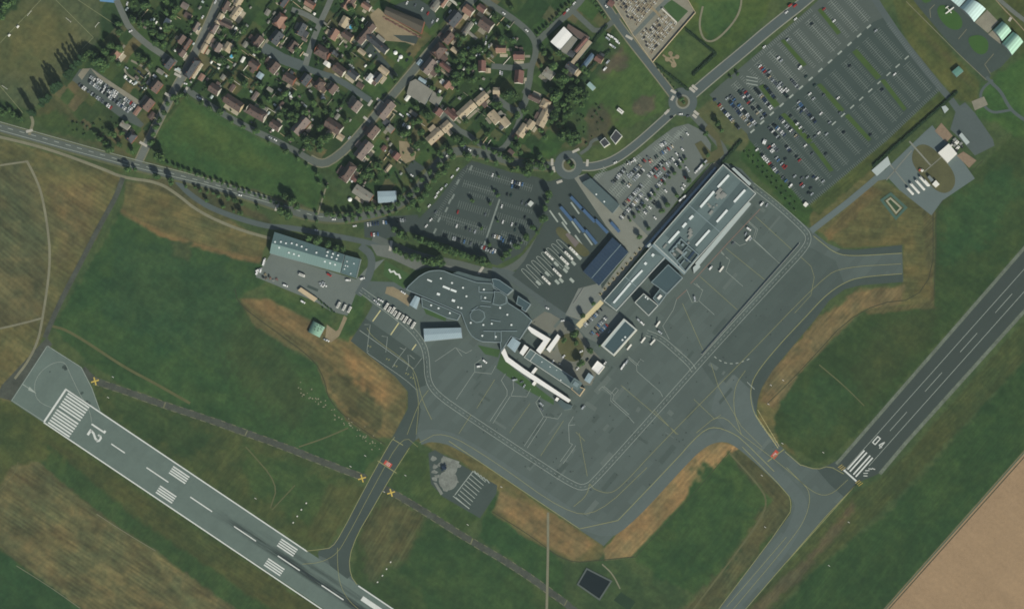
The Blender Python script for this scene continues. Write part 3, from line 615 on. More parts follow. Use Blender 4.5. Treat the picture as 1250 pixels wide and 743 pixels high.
# ------------------------------------------------------------------ roads, paths, car parks
road('road', [(-60,138),(0,156),(75,177),(160,201),(250,223),(320,244),(355,257),(385,265),(420,267),(455,262),(485,251),(505,236),(520,219),(533,200),(545,188),(560,184),(580,185),(610,193),(640,201),(680,203)], 10, M_road, 'main road running along the north side of the airfield', 2, .20, verge=(mat('verge_worn', (92,96,68), .25, .1, .6), 5))
lines('road_marking', [side(chaikin([(-60,131),(0,149),(75,170),(160,194),(250,217),(330,241)], 1), 0), side([(-60,141),(0,159),(75,180),(160,203),(250,225),(330,248)], 0), {'p': [(-60,136),(0,154),(75,175),(160,199),(250,222),(330,245),(385,264),(420,267)], 'd': (6, 8), 'w': .6}], M_whiteo, 'white edge and centre lines on the main road', .5, .25)
road('track', [(-60,155),(0,167),(60,182),(125,206),(150,217),(192,222),(215,236),(243,259),(290,280),(330,291)], 3.6, M_path, 'pale gravel track south of the main road', 2, .10)
road('road', [(216,221),(232,238),(262,257),(325,277),(350,277),(400,286),(455,297),(475,304)], 6.5, M_roadd, 'service road curving past the blue freight hall', 2)
road('road', [(455,290),(480,300),(520,315),(560,322),(590,331),(612,334),(640,318),(660,290),(685,255),(702,222)], 9, M_road, 'terminal approach road above the curved terminal')
road('road', [(600,332),(630,338),(655,358),(676,378),(695,387),(715,382),(730,368)], 13, M_roadd, 'forecourt road between the coach bays and the terminals')
road('road', [(440,300),(455,312),(452,335),(437,360)], 9, M_roadd, 'gate road between the freight yard and the terminal garden')
road('village_street', [(168,200),(182,170),(214,108),(230,82),(252,35),(272,-12),(290,-60)], 8.5, M_road2, 'leftmost village street rising to the top edge', 1, verge=(M_path, 3))
road('village_street', [(226,108),(262,133),(300,155),(350,178),(385,199)], 7.5, M_road, 'village street above the green hay field', 1)
road('village_street', [(378,194),(390,200),(402,198),(425,180),(455,145),(500,92),(555,27),(580,-5),(620,-60)], 8.6, M_road, 'long diagonal village street', 1, verge=(M_path, 3))
road('village_street', [(321,58),(345,72),(372,82)], 13, M_roadd, 'wide grey dead-end bay of the short village street', 0)
road('village_street', [(366,80),(385,88),(412,96),(452,123)], 7.5, M_roadd, 'short village street joining the long diagonal street', 1)
road('village_street', [(373,80),(380,55),(390,30),(403,2),(420,-40)], 7, M_road2, 'narrow village lane in the middle of the houses', 1)
road('village_street', [(356,12),(372,17),(390,28)], 6.5, M_road2, 'side lane by the orange-roofed houses', 1)
road('village_street', [(570,-20),(590,0),(625,22),(645,38),(654,52),(654,68),(648,82),(646,105),(640,115)], 7.5, M_road, 'village lane passing the school roundel', 2)
road('village_street', [(600,81),(625,83),(650,80)], 7, M_road, 'short stub lane between the red-roofed houses', 0)
road('village_street', [(645,100),(642,125),(632,138),(616,128),(606,120)], 8, M_road, 'cul-de-sac head by the row houses', 2)
road('village_street', [(637,125),(634,150),(622,172),(612,184),(598,183),(583,174),(570,163),(548,155),(538,148)], 6.5, M_road, 'loop lane around the triangular green', 2)
road('village_street', [(536,135),(548,150),(560,160)], 9, M_road, 'small yard between the row houses', 0)
road('village_street', [(655,52),(678,30),(700,12),(725,-20)], 8, M_road, 'lane beside the school lawn', 1)
road('village_street', [(700,14),(715,28),(728,40),(745,30),(757,18)], 6.5, M_road, 'lane around the lawn behind the school', 1)
road('road', [(720,-20),(738,5),(762,40),(800,88),(822,117)], 8, M_roadd, 'road from the cemetery down to the upper roundabout', 1, verge=(M_path, 3))
road('road', [(843,117),(872,92),(905,65),(940,35),(985,0),(1030,-40)], 11, M_roadd, 'road rising along the big car park', 1, verge=(mat('kerb_pale', (140,140,126), .15), 2.6))
road('road', [(822,136),(800,156),(775,178),(750,196),(725,204),(708,203)], 8.5, M_roadd, 'road linking the two roundabouts', 2, verge=(mat('kerb_pale', (140,140,126), .15), 2.6))
road('road', [(844,138),(865,160),(882,180),(886,190),(876,200)], 9, M_road, 'road dropping from the upper roundabout to the terminal gate', 2)
road('road', [(708,188),(720,180),(722,172),(735,168)], 4, M_road, 'lane behind the lower roundabout', 1)
road('road', [(1052,-30),(1068,0),(1100,48),(1140,98),(1168,130),(1176,150)], 8, M_roadd, 'perimeter road right of the big car park', 1)
road('road', [(990,282),(1035,247),(1065,222),(1080,208)], 7.5, M_depot, 'straight road from the apron to the fuel depot', 0)
road('track', [(-40,208),(0,202),(34,197)], 2.4, M_path, 'thin pale path leaving the left edge')
road('track', [(33,197),(44,218),(52,240),(60,290),(61,320),(58,350),(52,388),(47,415),(35,440),(18,462)], 3.0, M_path, 'pale winding path through the left hay field')
road('track', [(-40,408),(0,401),(30,394),(52,388)], 2.4, M_path, 'thin dry path from the left edge to the winding path')
road('track', [(150,217),(142,240),(122,275),(100,318),(82,352),(66,385),(55,412)], 6, M_old, 'grey perimeter track left of the green airfield')
road('track', [(64,398),(80,402),(110,420),(150,447),(190,468),(232,492)], 3.2, mat('dry_track', (92, 92, 60), .25), 'faint dry track across the green airfield', 2, .03)
road('track', [(38,142),(41,150),(37,160),(36,165)], 3.5, M_path, 'short field access by the main road')
road('track', [(669,625),(669,650),(669,670),(668,720),(667,760)], 3, M_path, 'pale straight track below the apron')
road('track', [(735,688),(748,700),(757,718)], 1.6, M_path, 'curved white path beside the pond')
road('track', [(400,223),(396,235),(388,262)], 2, M_path, 'footpath from the village to the main road')
road('track', [(858,8),(853,30),(858,48),(868,52),(880,45),(898,25),(905,8),(905,-10)], 2.4, M_path, 'worn loop path on the lawn by the cemetery')
road('track', [(1200,-20),(1225,5),(1250,25),(1300,60)], 5, M_road2, 'grey lane at the upper right corner')
road('track', [(1206,-12),(1222,8),(1240,26),(1256,44)], 1.4, M_sand, 'thin sandy footpath behind the hangars')
road('taxi_lane', [(1104,-20),(1130,12),(1160,48),(1195,84),(1207,96)], 9, M_dark, 'narrow taxi lane below the flying club hangars', 1)
road('taxi_lane', [(1204,94),(1211,102),(1222,112),(1230,128),(1238,138),(1256,150)], 4, M_roadd, 'curling taxi lane right of the engine test pad', 2)
road('taxi_lane', [(1212,98),(1200,107),(1196,118),(1202,131),(1212,138),(1225,136),(1236,134)], 3.2, M_roadd, 'loop lane around the small green oval', 2)
lines('track_marking', [{'p': [(1106,2),(1170,66),(1204,98)]}, [(1141,6),(1135,12),(1136,22)], [(1180,36),(1170,48)], [(1213,66),(1202,79),(1209,90)]], M_path, 'pale kerb lines along the flying club taxi lane', .8, .33)
flat('hangar_apron', [[(1115,-20),(1150,-20),(1190,27),(1206,42),(1223,54),(1235,68),(1222,82),(1205,92),(1180,66),(1140,20)]], M_dark, .06, 'dark asphalt apron in front of the flying club hangars', 'apron')
flat('grass_island', [chaikin([(1143,10),(1152,5),(1172,18),(1176,32),(1168,38),(1156,34),(1146,22)], 2, True), chaikin([(1180,46),(1196,42),(1207,50),(1206,64),(1196,68),(1186,60)], 2, True), chaikin([(1122,-10),(1134,-8),(1138,2),(1126,5)], 2, True)], mat('grass_bright', (60,92,42), .15, .08, .6), .3, 'bright green grass islands in the hangar apron', 'grass')
flat('concrete_pad', [[(1190,27.5),(1205,12.5),(1219,27),(1206,41)], [(1206,42),(1211.5,37.5),(1223,51),(1221,54)]], M_gravt, .31, 'pale concrete pads between the flying club hangars', 'concrete')
# roundabouts
for cx, cy, lb in ((833.5,124.5,'upper'), (694.5,201.5,'lower')):
    mb = MB(); c = W((cx, cy)); mb.disc(c[0], c[1], 17.5*S, .33, 40); struct('roundabout', mb, M_roadd, lb+' roundabout ring of grey asphalt', 'road')
    mb = MB(); mb.disc(c[0], c[1], 8.8*S, .45, 32); mb.walls([(c[0]+8.8*S*math.cos(k*PI/16), c[1]+8.8*S*math.sin(k*PI/16)) for k in range(32)], .3, .45); struct('roundabout_apron', mb, M_paved, 'pale concrete rim of the '+lb+' roundabout island', 'kerb')
    mb = MB(); mb.disc(c[0], c[1], 6.6*S, .55, 28); struct('roundabout_island', mb, M_grassd, 'dry planted centre of the '+lb+' roundabout', 'island')
# crossings and splitter islands
CW = [(36,160,8,15),(175,176,10,-30),(217,92,9,-28),(217,87,9,-28),(205,116,8,-28),(227,110,7,60),(338,253,9,72),(452,126,8,55),(464,123.5,10,-38),(448,146,10,-38),(554,3,11,-38),(373.5,67,6,-20),(768,46,9,-30),(703,184,9,25),(717,199,8,85),(674,198,8,90),(676,207,7,100),(683,222,7,20),(822,112,7,-30),(821,120,6,60),(845,110,8,-40),(848,107,8,-40),(814,137,7,45),(850,138,7,-40),(848,142,6,-40),(1233,24,5,60),(477,300,12,80),(587,330,10,55)]
mb = MB()
for x, y, l, a in CW:
    c = W((x, y)); mb.box(c[0], c[1], .34, l, 3.0, .02, math.radians(a))
struct('crossing_marking', mb, mat('crossing_paint', (176,172,160), .15, .8, 2.0), 'worn white pedestrian crossings on the streets', 'marking')
# car parks
BIGL = [(866,116),(880,103),(905,82),(940,52),(975,22),(1005,-5),(1050,-40),(1078,22),(1068,27),(998,92),(914,165),(893,146)]
BIGD = [(1066,27),(1083,20),(1152,106),(1082,172),(985,252),(914,170),(912,164),(998,91)]
flat('car_park', [BIGL], M_lotl, .06, 'paler upper half of the big car park at the upper right', 'car park')
flat('car_park', [BIGD], M_lotd, .07, 'dark newer half of the big car park at the upper right', 'car park')
P1 = [(576,196),(623,210),(655,216),(670,222),(668,262),(655,284),(636,309),(607,324),(590,319),(560,304),(528,292),(496,282),(490,272),(512,266),(533,245),(562,208)]
flat('car_park', [P1], M_lotw, .06, 'dark fan-shaped car park left of the bus station', 'car park')
flat('car_park', [[(444,268),(478,264),(510,262),(512,272),(500,282),(470,292),(445,290)]], M_lotw, .07, 'small car park beside the main road bend', 'car park')
P2 = [(727,213),(745,208),(770,196),(800,172),(822,156),(840,151),(858,160),(868,176),(866,200),(836,232),(793,290),(757,262),(722,219)]
flat('car_park', [P2], M_lotc, .06, 'pale crowded car park above the long terminal', 'car park')
flat('forecourt', [[(700,216),(716,212),(795,292),(736,370),(712,392),(690,384),(735,352),(768,308),(740,276)]], M_paved, .23, 'pale paved walkway between bus stands and terminal', 'paving')
flat('forecourt', [[(868,200),(878,196),(882,203),(815,278),(800,296),(790,290),(840,235)]], M_gravt, .08, 'tan footpath strip along the long terminal roof', 'paving')
flat('bus_station', [[(668,222),(700,214),(742,275),(766,307),(735,352),(690,382),(655,358),(625,336),(640,318),(665,270)]], M_lotw, .14, 'dark asphalt bus station with coach bays', 'bus station')
flat('forecourt', [[(706,352),(733,345),(738,366),(712,390),(690,384)]], mat('setts_grey', (118,123,116), .1), .33, 'grey paved square at the head of the coach bays', 'paving')
flat('staff_car_park', [[(707,402),(737,372),(752,380),(762,389),(735,421),(716,412)]], M_lotc, .18, 'small staff car park between the white-edged buildings', 'car park')
flat('walkway', [[(703,396),(733,366),(737,370),(708,401)]], mat('paving_cream', (206,192,150), .08), .36, 'cream paved walkway left of the staff car park', 'paving')
flat('freight_yard', [[(331,309),(435,341),(452,322),(470,316),(437,352),(424,385),(404,380),(385,368),(312,338)]], M_yard, .10, 'pale concrete freight yard below the blue hall', 'yard')
flat('yard', [[(452,298),(478,300),(512,315),(560,327),(600,336),(600,340),(548,330),(520,326),(508,330),(478,316),(460,312)]], M_road2, .16, 'grey forecourt corner left of the curved terminal', 'paving')
flat('sandy_patch', [[(472,350),(480,350),(502,362),(499,374),(484,364),(470,358)], [(399,396),(410,404),(413,402),(420,385),(424,388),(414,410),(404,418),(397,412)]], M_sand, .12, 'sandy bare patches beside the annex and green hangar', 'sand')
flat('lawn', [[(470,318),(497,333),(506,342),(493,352),(468,336)], [(517,376),(545,386),(544,392),(520,383)], [(612,430),(625,448),(676,488),(676,494),(640,474),(606,449)], [(583,421),(611,427),(608,436),(592,432)]], M_grassv, .14, 'narrow lawns along the terminal buildings', 'lawn')
flat('plaza', [[(640,398),(665,380),(690,388),(706,402),(722,425),(735,440),(722,470),(700,470),(650,428),(676,428),(684,410)]], mat('plaza_gravel', (112,113,102), .12), .12, 'tan paved court behind the control tower block', 'paving')
mb = MB(); c = W((697,424)); mb.disc(c[0], c[1], 15*S, .2, 32, ry=18*S, a=.6); struct('lawn_circle', mb, M_grassd, 'dry round lawn in the court behind the control tower', 'lawn')
flat('dealer_yard', [[(97,85),(112,83),(175,128),(166,142),(176,152),(172,156),(150,146),(137,136),(88,98)]], M_lotl, .12, 'asphalt yard crammed with cars near the village', 'yard')
flat('sandy_patch', [[(95,92),(101,84),(110,84),(104,92),(100,98)], [(110,83),(120,90),(175,126),(166,128),(120,95)]], M_gravt, .15, 'pale gravel ends of the crammed car yard', 'gravel')
road('track', [(152,84),(154,90),(170,102),(180,102),(185,92),(176,82),(160,74)], 2.5, M_gravt, 'gravel ring around parked cars behind the village street')
road('village_street', [(142,0),(150,18),(158,35),(180,55),(200,68),(215,78)], 7.5, M_road2, 'lane from the sports field to the leftmost street', 1)
flat('sports_court', [[(118,-20),(145,-20),(142,4),(122,2)]], mat('court_blue', (98,140,176), .15), .1, 'blue sports court corner at the top edge', 'court')
flat('cemetery_ground', [[(747,3),(757,-40),(822,-30),(849,16),(797,76),(772,42)]], M_gravt, .08, 'tan gravel cemetery ground', 'ground')
flat('cemetery_lawn', [[(809,8),(820,0),(840,14),(827,28)]], M_grassv, .14, 'small green lawn inside the cemetery', 'lawn')
road('cemetery_path', [(818,-3),(797,18),(776,40),(772,44)], 5, M_lotc, 'grey path crossing the cemetery', 0)
road('cemetery_path', [(790,5),(800,14),(812,26)], 3, M_sand, 'sandy cross path in the cemetery', 0)
mb = MB()
for x, y, r in ((818.5,65.5,2.8), (826.5,69.7,2.8), (814.5,72.5,3.0), (822.5,79.5,3.4)): mb.disc(*W((x, y)), r*S, .1+.01*x % .1, 18)
mb.strip([W((809,67)), W((815,72)), W((823,79))], 2.2, .3); mb.strip([W((818,66)), W((824,78))], 2.4, .31); mb.strip([W((815,72)), W((826,70))], 2.4, .32)
struct('playground', mb, M_sand, 'sandy clover-shaped play area on the lawn below the cemetery', 'playground')
flat('fire_training_pad', [[(523,553),(531,549),(607,592),(606,602),(586,632),(541,606),(526,590)]], M_dark, .06, 'dark asphalt fire training ground below the apron', 'pad')
mb = MB(); c = W((547,586)); mb.disc(c[0], c[1], 11.5*S, .11, 28, ry=12*S); mb.poly([W(a) for a in [(537,566),(541,556),(561,563),(557,576),(548,580)]], .1); mb.poly([W(a) for a in [(529,588),(533,589),(541,602),(538,604)]], .105)
fr = random.Random(2)
for k in range(26):
    x, y = fr.uniform(527, 562), fr.uniform(556, 600)
    if inpoly(x, y, [(528,556),(560,564),(562,590),(548,600),(530,592)]): mb.poly([W((x+fr.uniform(2, 5)*math.cos(q), y+fr.uniform(1.5, 4)*math.sin(q))) for q in (0, .9, 1.8, 2.7, 3.6, 4.5, 5.4)], .114+.0015*k)
struct('fire_training_pad', mb, mat('concrete_mottled', (120,124,116), .45, .12, .5), 'pale concrete disc on the fire training ground', 'pad')
flat('fuel_depot_pad', [[(1066,222),(1082,206),(1130,160),(1138,153),(1150,168),(1163,180),(1183,208),(1190,218),(1150,245),(1137,263),(1098,232),(1085,218)]], M_depot, .12, 'bluish grey asphalt pad of the fuel depot', 'pad')
flat('engine_test_pad', [[(1168,132),(1178,125),(1190,138),(1212,170),(1214,178),(1190,190),(1178,176),(1160,158)]], M_roadd, .13, 'dark asphalt pad above the fuel depot', 'pad')
mb = MB(); c = W((1140,207)); mb.poly([W(a) for a in chaikin([(1112,195),(1116,180),(1128,175),(1142,183),(1164,208),(1167,225),(1158,236),(1145,235),(1130,220),(1120,210)], 2, True)], .2); struct('grass_oval', mb, M_grassd, 'dry grass oval inside the fuel depot', 'grass')
lines('depot_marking', [{'p': [(1110,172.5),(1136,202)], 'w': 1.8}, {'p': [(1082,220),(1113,184)], 'w': 1.2}, {'p': [(1084,198),(1107,226)], 'w': 1.2}, {'p': [(1128,210),(1149,192)], 'w': 1.0}], M_paved, 'pale concrete strips crossing the fuel depot pad', 1.2, .3)
flat('gravel_bed', [[(1141,160),(1149,150),(1163,166),(1155,174)], [(1168,190),(1176,185),(1192,196),(1183,205)]], mat('gravel_orange', (134,116,96), .25, .3, 1.5), .31, 'orange gravel beds beside the fuel depot equipment', 'gravel')
flat('concrete_pad', [[(1186,124),(1201,118),(1206,128),(1190,135)]], M_gravt, .3, 'small concrete pad by the green oval', 'concrete')
flat('lot_verge', [[(848,176),(856,172),(868,186),(876,182),(874,172),(860,158),(866,150),(878,165),(884,188),(876,196),(862,200)]], M_grassd, .30, 'dry planted islands at the car park exit', 'island')
mb = MB()
for p in ((606,335),): pass
for p in ([(953,50),(957,48),(985,79),(980,82)], [(998,13),(1002,10),(1027,40),(1022,43)], [(926,106),(932,103),(952,128),(945,132)], [(1001,84),(1006,82)], [(1040,64),(1046,60),(1076,94),(1070,98)], [(1074,98),(1080,97),(1107,133),(1103,136)], [(953,140),(958,138),(992,172),(987,176)], [(997,104),(1002,102),(1031,134),(1026,138)], [(1031,142),(1036,139),(1064,170),(1060,173)], [(988,176),(993,174),(1018,208),(1013,210)]):
    if len(p) == 4: mb.poly([W(a) for a in p], .33)
struct('grass_strip', mb, mat('grass_strip_green', (66,88,42), .2), 'long green planted strips between rows of the big car park', 'grass')
# ditches, drains and rubble on the airfield grass
M_drain = mat('drain_dark', (58, 62, 44), .25, .1, .8); M_lightgr = mat('worn_grass', (96, 96, 66), .25, .08, .5)
for pts_, w, m, lb in (([(936,493),(975,455),(1050,372),(1139,363),(1139,240),(1137,265)][:5], 1.0, M_drain, 'dark drain line along the dry verge of the right airfield'), ([(601,624),(650,655),(692,687),(735,683),(775,679),(800,650),(880,565),(902,547)][:5], .9, M_drain, 'dark drain line below the brown triangle'), ([(775,680),(840,610),(893,548)], .7, M_drain, 'dark drain line beside the brown strip'), ([(287,352),(290,370),(330,400),(382,437),(396,462),(401,488),(425,512),(470,542)], 1.0, M_drain, 'dark drain line around the brown band of the left airfield'), ([(1140,362),(1143,300),(1142,255),(1165,228),(1200,196)], .8, M_drain, 'dark drain line right of the brown stub verge'),
    ([(890,552),(925,590),(938,612),(925,640),(845,745)], 2.0, M_lightgr, 'worn pale strip round the right grass triangle'), ([(300,545),(340,590),(330,620)], 1.4, M_lightgr, 'faint worn strip above the main runway'), ([(397,578),(350,560),(360,592),(332,622)][2:], 1.2, M_lightgr, 'short worn strip above the main runway'), ([(1000,445),(1030,470),(1055,495)], 1.2, M_lightgr, 'faint worn strip left of the short runway'), ([(22,563),(20,575),(0,598)], .9, M_lightgr, 'pale boundary line at the lower left'), ([(118,627),(150,648),(190,672)], .8, M_path, 'thin pale line along the lower left hay strip'), ([(20,690),(60,715),(98,742)], .7, M_path, 'thin pale line beside the lower left green corner'), ([(365,545),(395,535),(425,522)], 1.6, M_lightgr, 'pale worn spur above the closed strip'), ([(1079,745),(1252,550)], 1.6, mat('field_track', (80,96,78), .15), 'grassy track bordering the bare brown field'), ([(1083,745),(1256,551)], 1.2, M_drain, 'dark ditch bordering the bare brown field')):
    road('drain' if m in (M_drain,) else 'track', pts_, w, m, lb, 2, .03+.002*(len(lb) % 9), 'drain' if m is M_drain else 'track')
for pp_ in ([(115,465),(150,476),(200,494),(250,510),(300,528),(350,546),(400,566),(440,581)], [(485,604),(520,625),(575,660),(630,692),(690,735)]):
    lines('pavement_edge', [{'p': side(chaikin(pp_, 2), 3.9), 'd': (7, 5)}, {'p': side(chaikin(pp_, 2), -3.9), 'd': (5, 8)}, {'p': [pp_[2], (pp_[2][0]+1.6, pp_[2][1]+.6)], 'w': 7.4}, {'p': [pp_[4], (pp_[4][0]+1.2, pp_[4][1]+.6)], 'w': 7.4}], mat('edge_crumble', (112,112,86), .35, .2, .8), 'crumbling pale edges of the closed strip '+('above the main runway' if pp_[0][0] < 200 else 'at the bottom edge'), .8, .09, 'edge')
rb = random.Random(4); mb = MB()
for k in range(60):
    t = rb.random(); x = 362+100*t+rb.gauss(0, 4); y = 472+72*t+rb.gauss(0, 4)
    c = W((x, y)); mb.disc(c[0], c[1], rb.uniform(.5, 1.1), .12+.001*k, 7, ry=rb.uniform(.4, .9), a=rb.uniform(0, 3))
for k in range(14): c = W((475+rb.gauss(0, 30), 505+rb.gauss(0, 26))); 
struct('rubble', mb, mat('rubble_pale', (142,138,114), .2), 'line of pale scattered stones left of the link taxiway', 'rubble')['kind'] = 'stuff'
# ------------------------------------------------------------------ stall lines
D1 = (.663, .749); N1 = (.749, -.663)
def comb(p0, p1, pitch, half, mb, z, keep=None, spine=True, one=0, w=.33):
    L = math.dist(p0, p1); n = int(L/pitch); dx, dy = (p1[0]-p0[0])/L, (p1[1]-p0[1])/L; nx_, ny_ = dy, -dx; run = None
    for i in range(n+1):
        x, y = p0[0]+dx*pitch*i, p0[1]+dy*pitch*i
        ok = keep is None or keep(x, y)
        if ok:
            a, b = (-half, half) if not one else ((0, half) if one > 0 else (-half, 0))
            mb.strip([W((x+nx_*a, y+ny_*a)), W((x+nx_*b, y+ny_*b))], w, z)
            if run is None: run = (x, y)
        if (not ok or i == n) and run is not None:
            e = (x, y)
            if spine and run != e: mb.strip([W(run), W(e)], w*1.15, z+.012)
            run = None
def segd(x, y, a, b):
    ex, ey = b[0]-a[0], b[1]-a[1]; t = max(0, min(1, ((x-a[0])*ex+(y-a[1])*ey)/(ex*ex+ey*ey)))
    return math.hypot(x-a[0]-t*ex, y-a[1]-t*ey)
def pdist(x, y, p): return min(segd(x, y, p[i], p[(i+1) % len(p)]) for i in range(len(p)))
WK = [((1066,28),(912,166)), ((1112,66),(1012,156))]
def keep_big(poly, marg):
    return lambda x, y: inpoly(x, y, poly) and pdist(x, y, poly) > marg and all(segd(x, y, a, b) > 5 for a, b in WK)
mb = MB()
for n in (603, 641, 661, 702, 721, 758, 776): comb((n*.749+.663*(-40-.0), n*-.663+.749*(-40)) if 0 else (N1[0]*n+D1[0]*300, N1[1]*n+D1[1]*300), (N1[0]*n+D1[0]*1000, N1[1]*n+D1[1]*1000), 2.75, 5.2, mb, .20, keep_big(BIGD, 9))
for n in (622, 683, 738):
    for o, s_ in ((-4.2, -1), (4.2, 1)): comb((N1[0]*(n+o)+D1[0]*300, N1[1]*(n+o)+D1[1]*300), (N1[0]*(n+o)+D1[0]*1000, N1[1]*(n+o)+D1[1]*1000), 2.75, 5.2, mb, .22, keep_big(BIGD, 9), False, s_)
comb((988,252), (1082,173), 2.75, 5, mb, .24, None, False, 1); comb((1082,173), (1150,108), 2.75, 5, mb, .24, None, False, 1); comb((1086,28), (1148,104), 2.75, 5, mb, .24, None, False, -1); comb((920,178), (980,248), 2.75, 5, mb, .24, None, False, 1)
struct('stall_marking', mb, mat('stall_faded', (124,133,126), .2, .2, 1.5), 'white stall lines on the dark half of the big car park', 'marking')
mb = MB()
for n in (603, 641, 661, 702, 721, 758, 776): comb((N1[0]*n+D1[0]*200, N1[1]*n+D1[1]*200), (N1[0]*n+D1[0]*1000, N1[1]*n+D1[1]*1000), 2.75, 5.2, mb, .20, keep_big(BIGL, 8))
for n in (622, 683, 738):
    for o, s_ in ((-4.2, -1), (4.2, 1)): comb((N1[0]*(n+o)+D1[0]*200, N1[1]*(n+o)+D1[1]*200), (N1[0]*(n+o)+D1[0]*1000, N1[1]*(n+o)+D1[1]*1000), 2.75, 5.2, mb, .22, keep_big(BIGL, 8), False, s_)
comb((918,72), (990,10), 2.75, 4.6, mb, .24, None, False, -1)
for k in range(3): mb.strip([W((911,93.5+4.2*k)), W((925,96+4.2*k))], 1.1, .26)
struct('stall_marking', mb, M_whitef, 'white stall lines on the paler half of the big car park', 'marking')
mb = MB()
for a, b in ((WK[0][0], WK[0][1]), WK[1]):
    n = int(math.dist(a, b)/16)
    for k in range(n+1):
        t = (k+.25)/(n+1); t2 = t+6.5/math.dist(a, b); f = lambda t: W((a[0]+(b[0]-a[0])*t, a[1]+(b[1]-a[1])*t))
        mb.strip([f(t), f(t2)], 2.0 if a[0] < 1100 else 1.5, .30)
struct('walkway_marking', mb, M_whiteo, 'pale dashed pedestrian strips crossing the big car park', 'marking')
DP = (.957, .29); NP = (-.29, .957)
mb = MB()
for m, x0, x1, one in ((32,570,650,0), (50,566,606,0), (62,572,650,1), (76,560,650,0), (96,533,594,0), (96,612,645,0), (104,545,592,1), (116,540,596,0), (104,612,632,0)):
    a = lambda x: (x, (m+.29*x)/.957)
    comb(a(x0), a(x1), 2.75, 4.6, mb, .2, lambda x, y: segd(x, y, (609,240), (590,302)) > 3, m in (96,50,32), one)
comb((527,268), (566,206), 2.75, 4.6, mb, .22, None, False, -1); mb.strip([W((610,243)), W((590,302))], 2.0, .25)
for x, y in ((545,256), (549,246), (553,240), (536,268), (531,282), (575,205), (559,222)): mb.strip([W((x-1.5, y+3)), W((x+1.5, y-3))], 2.2, .26)
struct('stall_marking', mb, mat('stall_faded', (124,133,126), .2, .2, 1.5), 'faded white stall lines on the fan-shaped car park', 'marking')
mb = MB(); DU = (.667, -.745)
for x0, y0, n, h in ((745,236,13,4.6), (752,240,12,4.6), (724,222,9,3.5), (757,210,7,4.2), (776,198,4,4), (800,184,10,4.6), (796,204,10,4.6), (826,168,7,3.8), (815,178,9,3.8), (757,268,17,4.6), (762,255,18,4.6), (792,216,12,4.6), (783,264,16,4.6)):
    comb((x0, y0), (x0+DU[0]*n*2.75, y0+DU[1]*n*2.75), 2.75, h, mb, .2, None, True)
struct('stall_marking', mb, M_whiteo, 'white stall lines on the crowded car park above the terminal', 'marking')
# coach bays and bus stand hatching
mb = MB()
for k in range(8):
    x, y = 680-4.6*k*1.33, 296-(-4.6)*k*1.1
    a = (x, y); b = (x+20, y+20); c = (x+3.5+20, y-3.4+20); d = (x+3.5, y-3.4)
    mb.strip([W(p) for p in chaikin([b, a, (a[0]-1, a[1]-3.2), d, c], 2)], .5, .22)
for x, y in ((685,342), (668,334), (679,322), (692,326), (700,321), (707,314), (690,330), (657,345), (680,344), (698,342)): mb.strip([W((x-2.2, y-2.2)), W((x+2.4, y+2.4))], 3.2, .24)
for x, y in ((683,262), (699,272), (714,287), (672,259), (687,273), (703,289), (698,249)):
    mb.strip([W((x-1, y-2)), W((x+9, y+12))], 1.8, .24)
struct('coach_bay_marking', mb, M_whiteo, 'looped white coach bay outlines and hatching at the bus station', 'marking')
flat('coach_island', [chaikin([(678,279),(684,276),(694,284),(720,306),(719,312),(711,314),(695,300),(680,287)], 1, True)], M_grassd, .34, 'planted island between the coach bays', 'island')
flat('paving', [[(690,286),(694,284),(707,296),(702,302)]], mat('setts_pinkish', (112,104,100), .1), .37, 'pinkish paved strip on the coach bay island', 'paving')
# ------------------------------------------------------------------ large buildings
def inset_poly(p, d): return offset(ccw(p), d)
def bname(o): return o.location
def flatroof(name, poly, h, wall, roof, par, label, cat='building', pw=.75, ph=.6):
    p = ccw([W(a) for a in poly]); cx = sum(a[0] for a in p)/len(p); cy = sum(a[1] for a in p)/len(p)
    r = root(name, (cx, cy), label, cat); off = (cx, cy, 0)
    mb = MB(); mb.walls(p, 0, h); mb.build('wall', wall, r, off)
    q = offset(p, pw); mb = MB(); mb.poly(q, h-ph); rf = mb.build('roof', roof, r, off)
    mb = MB(); mb.ring(p, q, h); n = len(q)
    mb.add([(a[0], a[1], h-ph) for a in q]+[(a[0], a[1], h) for a in q], [((i+1) % n, i, n+i, n+(i+1) % n) for i in range(n)])
    mb.build('parapet', par, r, off)
    return r, rf, off
def boxes(name, parent, off, items, m, z0, h):     # each an own part: (x, y, length px, width px, image angle)
    for x, y, l, w, a in items:
        c = W((x, y)); mb = MB(); mb.box(c[0], c[1], z0, l*S, w*S, h, -math.radians(a)); mb.build(name, m, parent, off)
def bar(x0, y0, x1, y1, w): return ((x0+x1)/2, (y0+y1)/2, math.dist((x0, y0), (x1, y1)), w, math.degrees(math.atan2(y1-y0, x1-x0)))
T1 = [(496.6,354),(499,350),(505.6,343.7),(512,338),(519.7,333.4),(525,331.4),(531,330.5),(537,330.3),(542.7,331),(551.7,334.7),(582.4,345),(601,346.3),(604,352),(619,362),(621,370),(639,381.5),(650,391.5),(644,401),(635,415),(624.5,411.3),(612.2,430),(611,418.5),(600,418),(589,417.5),(581,414),(576,410),(571.5,403),(567.5,393),(563.8,382.7),(549,376.4),(525,366),(505.6,358)]
t1, rf, off = flatroof('terminal_building', T1, 7, M_wallg, M_bitu, M_par, 'curved dark flat-roofed terminal with white domes and pale parapet', 'terminal')
